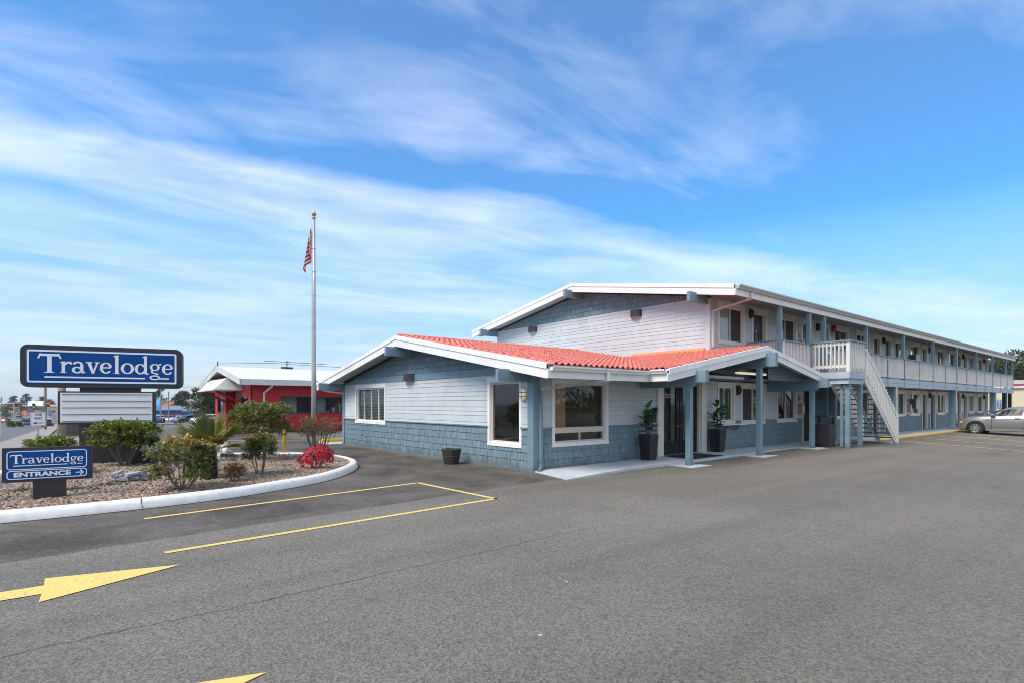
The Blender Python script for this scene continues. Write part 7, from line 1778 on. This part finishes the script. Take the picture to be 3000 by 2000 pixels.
# low block wall and posts of the side drive
bw = thing('block_wall', 'low dark concrete wall with white post below the letter board', 'wall', (3.6, 50, TZ(3.6, 50)))
z = TZ(3.6, 50)
m = MB(); m.box(-.3, 3.4, 49.8, 50.1, z - .3, z + .75); m.build('wall_panel', material('dark_block_wall', (.09, .08, .07), .9, .2, 3, .3, 20), bw)
m = MB(); m.box(3.42, 3.75, 49.7, 50.1, z - .3, z + 1.0); m.build('end_post', M_OLDW, bw)

# ------------------------------------------------------------------ car dealer building and houses behind
def simple_building(name, label, x0, y0, w, dpt, h, zg, wall, roof=None, rh=0, wins=(), heading=0.0, door=None, trim=None, gableaxis='x', cat='building', over=.4):
    """block with window openings set into the wall; local x along the front (towards -y)"""
    t_ = thing(name, label, cat, (x0, y0, zg), heading if heading else 1e-6)
    m = MB(); holes = [(a, b_, c, d) for a, b_, c, d in wins]
    wall_cells(m, 'Y', 0, -w / 2, w / 2, -2, h, holes, .2); m.box(-w / 2, -w / 2 + .2, .2, dpt, -2, h); m.box(w / 2 - .2, w / 2, .2, dpt, -2, h); m.box(-w / 2, w / 2, dpt - .2, dpt, -2, h); m.box(-w / 2 + .2, w / 2 - .2, .9, 1.0, 0, h - .1); m.build('wall', wall, t_)
    for a, b_, c, d in holes:
        f = MB(); pbox(f, 'Y', 0, a, b_, -.12, .02, c, c + .08); pbox(f, 'Y', 0, a, b_, -.12, .02, d - .08, d); pbox(f, 'Y', 0, a, a + .08, -.12, .02, c + .08, d - .08); pbox(f, 'Y', 0, b_ - .08, b_, -.12, .02, c + .08, d - .08); fo = f.build('window', M_OLDW, t_)
        p = MB(); pbox(p, 'Y', 0, a + .08, b_ - .08, -.1, -.09, c + .08, d - .08); p.build('pane', M_GLASS, fo)
    m = MB()
    if rh:
        if gableaxis == 'x': m.prism([(-over, h - .02), (dpt + over, h - .02), (dpt / 2, h + rh)], lambda u, v_, d: (d, u, v_), -w / 2 - over, w / 2 + over)
        else: m.prism([(-w / 2 - over, h - .02), (w / 2 + over, h - .02), (0, h + rh)], lambda u, v_, d: (u, d, v_), -over, dpt + over)
    else: m.box(-w / 2 - .05, w / 2 + .05, -.05, dpt + .05, h, h + .12)
    m.build('roof', roof or wall, t_)
    return t_
M_PALEB = material('pale_blue_stucco', (.44, .52, .58), .8, .06, .3); M_DBLUE = material('dealer_blue_band', (.03, .07, .27), .5); M_GREYB = material('grey_cladding', (.33, .38, .41), .8, .08, .3)
M_BRNR = material('brown_shingle_roof', (.14, .10, .095), .9, .15, .4); M_REDR = material('rust_roof', (.30, .10, .07), .8, .1, .5); M_CRM = material('cream_wall', (.55, .50, .42), .8, .06, .4); M_WALLG = material('weathered_grey_wall', (.30, .28, .27), .85, .12, .4)
def gz_at(px, d): return TZ(*at(px, d))
x, y = at(575, 150); db = simple_building('dealer_showroom', 'long pale blue dealer showroom with dark blue stripe', x, y, 26, 12, 4.0, gz_at(575, 150) - .5, M_GREYB, None, 0, [(-11 + i * 3.2, -8.6 + i * 3.2, 1.0, 2.2) for i in range(6)], R(-12))
m = MB(); m.box(-13.3, 13.1, -.75, .0, 3.2, 4.5); m.build('parapet', M_PALEB, db)
m = MB(); m.box(-13.32, 13.12, -.80, -.751, 2.85, 3.25); m.build('blue_stripe', M_DBLUE, db)
m = MB()
for i in range(14): m.box(-11.8 + i * .72, -11.35 + i * .72, -.06, -.01, 2.30, 2.60)
m.build('wall_lettering_band', M_DBLUE, db)
x, y = at(488, 147); d2 = simple_building('dealer_office', 'taller pale blue dealer office block beside the showroom', x, y, 6.5, 8, 4.2, gz_at(488, 147) - .5, M_GREYB, None, 0, [(-2.4, -.4, .9, 2.1), (.4, 2.4, .9, 2.1)], R(-12))
m = MB(); m.box(-3.6, 3.4, -1.2, .0, 3.6, 4.8); m.build('parapet', M_PALEB, d2)
m = MB(); m.box(-3.62, 3.42, -1.25, -1.201, 3.28, 3.65); m.build('blue_stripe', M_DBLUE, d2)
x, y = at(500, 230); simple_building('brown_roofed_hall', 'long brown roofed hall behind the dealer building', x, y, 30, 14, 4.8, -5.0, M_WALLG, M_BRNR, 3.2, [(-10, -8, 3, 4.6), (-3, -1, 3, 4.6)], R(-15))
x, y = at(528, 205); simple_building('rust_roofed_house', 'small house with rust red gable roof behind the dealer', x, y, 8, 8, 5.2, -4.6, M_CRM, M_REDR, 2.2, [(-1, 1, 3.4, 4.6)], R(10), gableaxis='y')
# town down the street
twn = [(18, 330, 10, 4, M_WALLG, M_BRNR, 2.0, 'low brown shop on the left of the far street'), (60, 300, 6, 3.5, M_CRM, M_WHITE, 0, 'flat cream shop left of the first traffic light pole'), (88, 280, 6, 3.2, M_CRM, M_REDR, 2.0, 'cream shop with rust roof under the middle signal'),
       (102, 420, 7.5, 7.0, M_WALLG, M_WHITE, 3.5, 'big white roofed store behind the middle traffic signal'), (124, 330, 6, 4, M_GREYB, M_DBLUE, 0, 'grey shop left of the utility pole far off'), (35, 420, 12, 6, M_GREYB, M_BRNR, 3, 'grey brown roofed block far down the street'), (150, 420, 8, 6, M_CRM, M_REDR, 2, 'cream block with rust roof right of the far street'), (-30, 300, 25, 6, M_CRM, M_BRNR, 2, 'cream shop partly outside the left photo edge')]
for px_, d_, w_, h_, wl, rf, rh_, lab in twn:
    x, y = at(px_, d_); simple_building('far_shop', lab, x, y, w_, 10, h_, -7.0, wl, rf, rh_, [(-w_ / 2 + 1.2 + i * 3.2, -w_ / 2 + 3.4 + i * 3.2, h_ * .25, h_ * .6) for i in range(int(w_ / 3.6))], R(-8), over=.6)
M_SBLU2 = material('far_sign_blue', (.03, .05, .30), .5); M_SORG = material('far_sign_orange', (.62, .22, .05), .5)
for px_, d_, z_, w_, h_, mt_, lab in ((89, 240, -2.2, 2.6, .9, M_SBLU2, 'blue roadside sign far down the street'), (35, 220, -1.9, 2.4, .7, M_SORG, 'orange roadside sign far down the street on the left'), (75, 230, -3.9, 1.0, 1.8, M_SORG, 'tall orange banner sign beside the blue pickup'), (140, 300, 1.8, 3.0, 1.2, M_RED, 'red roadside sign right of the utility pole')):
    x, y = at(px_, d_); t_ = thing('far_sign', lab, 'sign', (x, y, -5.5), R(-35))
    m = MB(); m.box(-w_ / 2, w_ / 2, -.12, .12, z_ + 5.5, z_ + 5.5 + h_); m.build('panel', mt_, t_)
    m = MB(); m.box(-.12, .12, -.1, .1, 0, z_ + 5.499); m.build('post', M_METAL, t_)
# street poles, wires, traffic lights
M_POLEW = material('weathered_timber_pole', (.27, .225, .18), .9, .2, 4, .3, 20, streak=((6, 6, .6), .5, (.16, .13, .10)))
for px_, d_, top, r_, lab in ((181, 27, 3.05, .19, 'thick dark timber pole just behind the letter board'), (133, 78, 8.6, .17, 'tall grey timber utility pole on the pavement behind the ONE WAY sign')):
    x, y = at(px_, d_); zg = TZ(x, y); t_ = thing('utility_pole', lab, 'pole', (x, y, zg))
    m = MB(); m.tube([(x, y, zg - .3), (x, y, (zg + top) / 2), (x, y, top)], [r_, r_ * .93, r_ * .85], 12); m.build('shaft', M_POLEW, t_, smooth=True)
    m = MB(); m.lathe((x, y, zg + 1.2), [(r_ + .004, 0), (r_ + .004, .12)], 12); m.build('band', M_METAL, t_)
def mast(px0, px1, d_, zarm, pole_px, heads, lab):
    x, y = at(pole_px, d_); zg = -5.2; t_ = thing('traffic_signal', lab, 'traffic light', (x, y, zg))
    m = MB(); m.tube([(x, y, zg), (x, y, zarm + .3)], [.16, .11], 8); m.build('pole', M_METAL, t_)
    a, b_ = at(px0, d_), at(px1, d_); m = MB(); m.tube([(a[0], a[1], zarm), (b_[0], b_[1], zarm)], .08, 6); m.build('arm', M_METAL, t_)
    for hp, z_, lit in heads:
        hx, hy = at(hp, d_ - .4); n_ = Vector((CAM.x - hx, CAM.y - hy, 0)).normalized(); s_ = Vector((-n_.y, n_.x, 0))
        def bx(u0, u1, z0, z1, o0, o1):
            c = Vector((hx, hy, 0)); return [c + s_ * u0 + n_ * o0 + UPv * z0, c + s_ * u1 + n_ * o0 + UPv * z0, c + s_ * u1 + n_ * o1 + UPv * z0, c + s_ * u0 + n_ * o1 + UPv * z0, c + s_ * u0 + n_ * o0 + UPv * z1, c + s_ * u1 + n_ * o0 + UPv * z1, c + s_ * u1 + n_ * o1 + UPv * z1, c + s_ * u0 + n_ * o1 + UPv * z1]
        m = MB(); m.hexa(bx(-.36, .36, z_ - .62, z_ + .62, -.04, 0)); ho = m.build('backplate', M_YELB, t_)
        m = MB(); m.hexa(bx(-.26, .26, z_ - .54, z_ + .54, .001, .15)); m.build('head', M_DARK, ho)
        for k, col in enumerate(('red', 'amber', 'green')):
            c = Vector((hx, hy, z_ + .34 - .34 * k)) + n_ * .16; m = MB(); m.add([c + s_ * .15 * math.cos(R(q * 45)) + UPv * .15 * math.sin(R(q * 45)) for q in range(8)], [tuple(range(8))]); m.build('lens', M_SIG[col] if lit == col else M_ARCH, ho, fix=False)
M_YELB = material('signal_yellow', (.55, .30, .03), .5)
M_SIG = {'red': material('signal_red_lit', (.6, .01, .02), .4, emit=((1, .02, .03), .55)), 'green': material('signal_green_lit', (.01, .6, .3), .4, emit=((.02, 1, .45), .5)), 'amber': M_AMB}
mast(-30, 44, 150, 1.75, 41, ((48, 1.35, 'red'),), 'traffic signal showing red on a mast arm from the left')
mast(68, 172, 158, .95, 172, ((99, 1.05, 'green'), (141, .85, 'green')), 'mast arm with two green traffic signals over the street')
def wire(p, q, sag, n_=14):
    return [Vector(p).lerp(Vector(q), i / n_) - UPv * sag * 4 * (i / n_) * (1 - i / n_) for i in range(n_ + 1)]
x, y = at(181, 27); x2, y2 = at(133, 78); xr, yr = at(660, 60)
wt = thing('overhead_wires', 'thin overhead wires strung between the street poles', 'wires', (x2, y2, 5))
for k, (p, q, s_) in enumerate((((x2, y2, 8.0), (*at(40, 150), 7.5), .5), ((*at(400, 120), 5.8), (*at(640, 120), 5.2), .3), ((*at(455, 200), 7.0), (*at(700, 200), 6.0), .3))):
    m = MB(); m.tube(wire(p, q, s_), .022, 4, cap=False); m.build('wire', M_DARK, wt)
for px_, d_, lab in ((494, 118, 'slim grey lamp post behind the dealer office'), (559, 150, 'grey timber post behind the showroom roof')):
    x, y = at(px_, d_); zg = TZ(x, y); t_ = thing('lamp_post', lab, 'pole', (x, y, zg)); m = MB(); m.tube([(x, y, zg), (x, y, 4.2)], .12, 6); m.build('shaft', M_POLEW, t_)
# floodlight pole with blue feather flag
x, y = at(471, 112); zg = TZ(x, y); t_ = thing('floodlight_pole', 'tall brown pole with two floodlights on the forecourt', 'pole', (x, y, zg))
m = MB(); m.tube([(x, y, zg), (x, y, 4.9)], [.13, .09], 8); m.build('shaft', M_POLEW, t_)
m = MB(); m.lathe((x, y, zg), [(.75, 0), (.75, .9), (.6, .95)], 12); m.build('tyre_base', M_TYRE, t_)
for s_ in (-1, 1): 
    m = MB(); m.box(x + RT.x * .55 * s_ - .28, x + RT.x * .55 * s_ + .28, y + RT.y * .55 * s_ - .2, y + RT.y * .55 * s_ + .2, 4.65, 5.15); m.build('floodlight', M_DARK, t_)
ff = thing('feather_flag', 'light blue feather flag hanging on the floodlight pole', 'flag', (x, y, zg))
m = MB(); q = []
for i in range(13):
    t2 = i / 12; wv = .15 * math.sin(t2 * 7); w_ = .95 * math.sin(min(1, t2 * 1.6) * math.pi / 2) * (1 - .75 * max(0, t2 - .75) / .25)
    z_ = 3.6 - 3.3 * t2; q.append((Vector((x - RT.x * .14, y - RT.y * .14, z_)) + Vector((FW.x * wv * .5, FW.y * wv * .5, 0)), Vector((x - RT.x * (.14 + w_), y - RT.y * (.14 + w_), z_ - .25)) + Vector((FW.x * wv, FW.y * wv, 0))))
for a, b_ in zip(q[:-1], q[1:]): m.quad(a[0], a[1], b_[1], b_[0])
m.build('cloth', material('sky_blue_cloth', (.10, .38, .72), .7, .15, 1.5), ff, fix=False)

# ------------------------------------------------------------------ trees
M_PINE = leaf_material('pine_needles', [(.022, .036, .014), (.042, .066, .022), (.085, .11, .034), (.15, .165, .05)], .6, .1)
M_TRUNK = material('tree_bark', (.10, .08, .065), .9, .25, 3, .4, 20)
def tree(name, label, x, y, zg, h, cw, seed, n=1500, leaf=.5, kind='layered', mat=None, group=None, cb=.3, clumps=26):
    """tapered trunk, limbs running out to separate leaf clumps, gaps between the clumps"""
    rg_ = random.Random(seed); t_ = thing(name, label, 'tree', (x, y, zg), group=group); tr_ = MB(); lf_ = MB()
    lean = Vector((rg_.uniform(-.05, .05), rg_.uniform(-.05, .05), 0)) * h
    tr_.tube([(x, y, zg - .3), Vector((x, y, zg + h * .4)) + lean * .4, Vector((x, y, zg + h * .93)) + lean], [h * .022 + .05, h * .016 + .03, .03], 8)
    for c in range(clumps):
        t2 = (c + rg_.random()) / clumps
        if kind == 'cone': zz = lerp(cb, 1.0, t2); rad = cw * (1 - t2) ** .8 * rg_.uniform(.55, 1.05) + .03 * cw
        elif kind == 'umbrella': zz = lerp(cb, 1.0, t2 ** .7); rad = cw * math.sqrt(max(.02, 1 - ((zz - (cb + 1) / 2) / ((1 - cb) / 2 * 1.05)) ** 2)) * rg_.uniform(.35, 1.0)
        else: zz = lerp(cb, .98, t2); rad = cw * (math.sin(math.pi * lerp(.18, .93, t2)) ** .7) * rg_.uniform(.35, 1.05)
        a = rg_.uniform(0, 6.283); cpt = Vector((x + math.cos(a) * rad, y + math.sin(a) * rad, zg + h * zz)) + lean * zz
        root = Vector((x, y, zg + h * max(cb * .7, zz - .12))) + lean * zz
        tr_.tube([root, root.lerp(cpt, .55) + Vector((0, 0, h * .01)), cpt], [h * .007 + .01, h * .004 + .008, .01], 4, cap=False)
        cr = cw * rg_.uniform(.24, .42) * (1 - .45 * t2 if kind == 'cone' else 1)
        for k in range(int(n / clumps)):
            v = Vector((rg_.gauss(0, 1), rg_.gauss(0, 1), rg_.gauss(0, 1))).normalized() * cr * rg_.random() ** .4; v.z *= .42 if kind != 'round' else .7
            p = cpt + v; d_ = (v.normalized() + Vector((rg_.gauss(0, .5), rg_.gauss(0, .5), rg_.gauss(.15, .4)))).normalized(); L = leaf * rg_.uniform(.6, 1.3); s_ = d_.orthogonal().normalized(); s_ = Matrix.Rotation(rg_.uniform(0, 6.28), 3, d_) @ s_ * L * .22
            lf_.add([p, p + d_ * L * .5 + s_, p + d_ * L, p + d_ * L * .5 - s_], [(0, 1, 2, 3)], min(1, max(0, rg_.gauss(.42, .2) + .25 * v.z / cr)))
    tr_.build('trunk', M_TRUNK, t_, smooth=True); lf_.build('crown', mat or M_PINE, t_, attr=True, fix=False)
    return t_
GT = 'trees beyond the dealer building'
x, y = at(537, 165); tree('pine_tree', 'umbrella shaped pine standing behind the dealer showroom', x, y, TZ(x, y), 8.7, 2.5, 3, 4200, .42, 'umbrella', group=GT, cb=.50, clumps=34)
x, y = at(602, 92); tree('pine_tree', 'broad dense pine directly left of the red restaurant', x, y, TZ(x, y), 6.0, 2.2, 4, 6000, .34, 'layered', group=GT, cb=.12, clumps=46)
x, y = at(626, 95); tree('pine_tree', 'second dense pine half hidden by the red restaurant wall', x, y, TZ(x, y), 5.8, 1.9, 14, 4000, .34, 'layered', group=GT, cb=.1, clumps=40)
x, y = at(470, 260); tree('pine_tree', 'thin dark fir behind the floodlight pole', x, y, -4.5, 14.5, 3.0, 5, 1200, .8, 'cone', group=GT, clumps=24)
for k, (px_, d_, h_, cw_, lab) in enumerate(((41, 420, 13.6, 6, 'dark spreading fir above the red traffic signal'), (79, 450, 15.5, 7, 'tallest dark fir behind the white roofed store'), (121, 480, 14.0, 6, 'dark fir touching the utility pole on its left'), (3, 330, 12, 1.4, 'narrow dark cypress at the left photo edge'), (146, 520, 12, 6, 'far fir right of the utility pole'), (62, 300, 8, 3.0, 'round dark tree left of the middle traffic signal'), (20, 300, 7.5, 3.6, 'round dark tree left of the red traffic signal'), (104, 330, 7, 3.2, 'dark bushy tree under the right green signals'))):
    x, y = at(px_, d_); tree('far_tree', lab, x, y, -6.5, h_, cw_, 50 + k, 1500, cw_ * .16, 'cone' if h_ > 11.5 and cw_ > 2 else ('cone' if cw_ < 2 else 'layered'), group='trees along the far street', cb=.18, clumps=26)
for k, (px_, d_, r_, lab) in enumerate(((31, 118, .65, 'small green bush on the street verge left of the hatchback'), (55, 126, .5, 'small green bush between hatchback and blue pickup'))):
    x, y = at(px_, d_); zg = TZ(x, y); shrub('verge_bush', lab, 'bush', x, y, r_, zg + .2, zg + 2.2 * r_, 500, M_LF_OLIVE, 80 + k, .3, 4, bz=zg)
GR = 'trees behind the far end of the wing'
for k, (px_, d_, h_, cw_, lab) in enumerate(((2990, 100, 10.9, 5.2, 'tall dark pine at the right photo edge'), (2930, 112, 10.2, 5.0, 'pine showing between the last walkway posts'), (2890, 104, 7.6, 4.5, 'lower pine behind the upper walkway end'), (3050, 110, 10.5, 5.5, 'pine crown partly outside the right photo edge'))):
    x, y = at(px_, d_); tree('pine_tree', lab, x, y, 0, h_, cw_, 90 + k, 6500, .55, 'layered', group=GR, cb=.10, clumps=44)
GB = 'trees across the lot seen in the office windows'
for k, (x, y, h_, cw_) in enumerate(((22, -16, 8.5, 4.2), (30, -19, 10, 4.8), (38, -15, 9, 4.4), (15, -22, 9.5, 4.6), (47, -18, 9, 4.5))):
    tree('lot_tree', ['lowest leafy tree across the lot, reflected in the office window', 'tallest leafy tree across the lot, reflected in the office window', 'leafy tree across the lot opposite the stairs', 'leafy tree across the lot nearest the street', 'leafy tree across the lot opposite the far wing'][k], x, y, -.4, h_, cw_, 120 + k, 3000, .5, 'layered', mat=M_LF_OLIVE, group=GB, cb=.15, clumps=30)
# ------------------------------------------------------------------ outlet store beyond the wing
ST_X = 93.0
os_ = thing('outlet_store', 'cream metal clad outlet store with red band beyond the wing', 'building', (ST_X, 10, 0))
M_CLAD = material('cream_metal_cladding', (.62, .55, .38), .6, .05, .5)
for i in range(40):
    y = 27 - i * .9
    m = MB(); m.box(ST_X - .03 * (i % 2), ST_X + .3, y - .895, y, -1, 3.55); m.build('cladding_sheet', M_CLAD, os_)
m = MB(); m.box(ST_X - .25, ST_X + .3, -9, 27, 4.02, 4.55); m.build('parapet', M_CRM, os_)
m = MB(); m.box(ST_X - .30, ST_X - .02, -9, 27, 3.83, 4.018); m.build('red_band', material('store_red_band', (.55, .03, .06), .5), os_)
m = MB(); m.box(ST_X - .28, ST_X - .04, -9, 27, 3.551, 3.828); m.build('sign_board', M_WHITE, os_)
m = MB(); m.box(ST_X - .32, ST_X - .301, -9, 27, 4.02, 4.06); m.build('dark_line', M_DBLUE, os_)
text_mesh('OUTLET', .36, material('grey_sign_letter', (.42, .46, .50), .5), os_, lambda u, v_, dd: (ST_X - .30, 13.2 - u, 3.69 + v_), sx=1.7)
m = MB(); m.box(ST_X + .3, ST_X + 25, -9, 27, -1, 4.3); m.build('store_body', M_CRM, os_)
m = MB(); m.box(ST_X - .08, ST_X - .02, -9, 27, .55, .70); m.build('blue_rail', M_DBLUE, os_)
ck = thing('folded_racks', 'row of blue and white folded racks with brown braces by the store', 'racks', (80, 13.2, 0))
for i in range(3):
    x, y = at(2917 + i * 8, 60); m = MB(); m.beam((x, y, 1.1), (x, y, 2.05), .30, .06, up=(1, 0, 0)); m.build('rack_panel', material('rack_blue_white', (.28, .30, .45), .5, .3, 4), ck)
    x2, y2 = at(2930 + i * 12, 60); m = MB(); m.beam((x, y, 1.75), (x2, y2, 1.05), .04, .04); m.build('brace', M_BRZ, ck)
a, b_ = at(2912, 60), at(2972, 60); m = MB(); m.beam((a[0], a[1], 1.04), (b_[0], b_[1], 1.10), .06, .06); m.beam((a[0], a[1], .78), (b_[0], b_[1], .80), .08, .10); m.build('base_rail', M_BRZ, ck)
for px_ in (2914, 2970):
    x, y = at(px_, 60); m = MB(); m.tube([(x, y, -.1), (x, y, 1.04)], .04, 5); m.build('leg', M_BRZ, ck)
# hedge line and hills that close the horizon
M_HILL = material('wooded_hill', (.075, .10, .095), .95, .25, .02, detail=8)
def hill(name, px0, px1, d_, hf, seed):
    m = MB(); n_ = 60; prev = None
    for i in range(n_ + 1):
        px_ = lerp(px0, px1, i / n_); x, y = at(px_, d_); x2, y2 = at(px_, d_ * 1.25); h_ = hf(i / n_) * (1 + .25 * mnoise.noise(Vector((i * .21, seed, 0))) + .12 * mnoise.noise(Vector((i * .9, seed, 4))))
        m.v += [(x, y, -9), (x, y, h_ * .55), (x2, y2, h_), (x2, y2, -9)]
        if prev is not None:
            b_ = 4 * i
            for k in range(3): m.f.append((b_ - 4 + k, b_ + k, b_ + k + 1, b_ - 3 + k)); m.lv.append(0); m.mi.append(0)
    o = m.build(name, M_HILL, smooth=True); tag(o, kind='structure')
hill('hills', -1200, 700, 1500, lambda t: 15 + 10 * math.sin(t * 5 + .4) ** 2, 1)
hill('hills', 500, 3600, 1900, lambda t: 9 + 6 * math.sin(t * 7) ** 2, 5)

# ------------------------------------------------------------------ sea-side haze
hb = MB(); hb.box(-4200, 4200, -720, 5200, -11, 40)
hz_ = hb.build('haze', M_DARK); hz_.data.materials.clear()
hm = bpy.data.materials.new('haze_air'); hm.use_nodes = True; hm.node_tree.nodes.clear(); q = G(hm.node_tree)
ho = q.n('ShaderNodeOutputMaterial'); hv = q.n('ShaderNodeVolumePrincipled', i_Density=0.00016, i_Anisotropy=0.2); hv.inputs['Color'].default_value = (.80, .88, .96, 1)
q.link(hv.outputs[0], ho.inputs['Volume']); hz_.data.materials.append(hm)
tag(hz_, 'thin bluish haze in the distance', 'haze', kind='stuff')
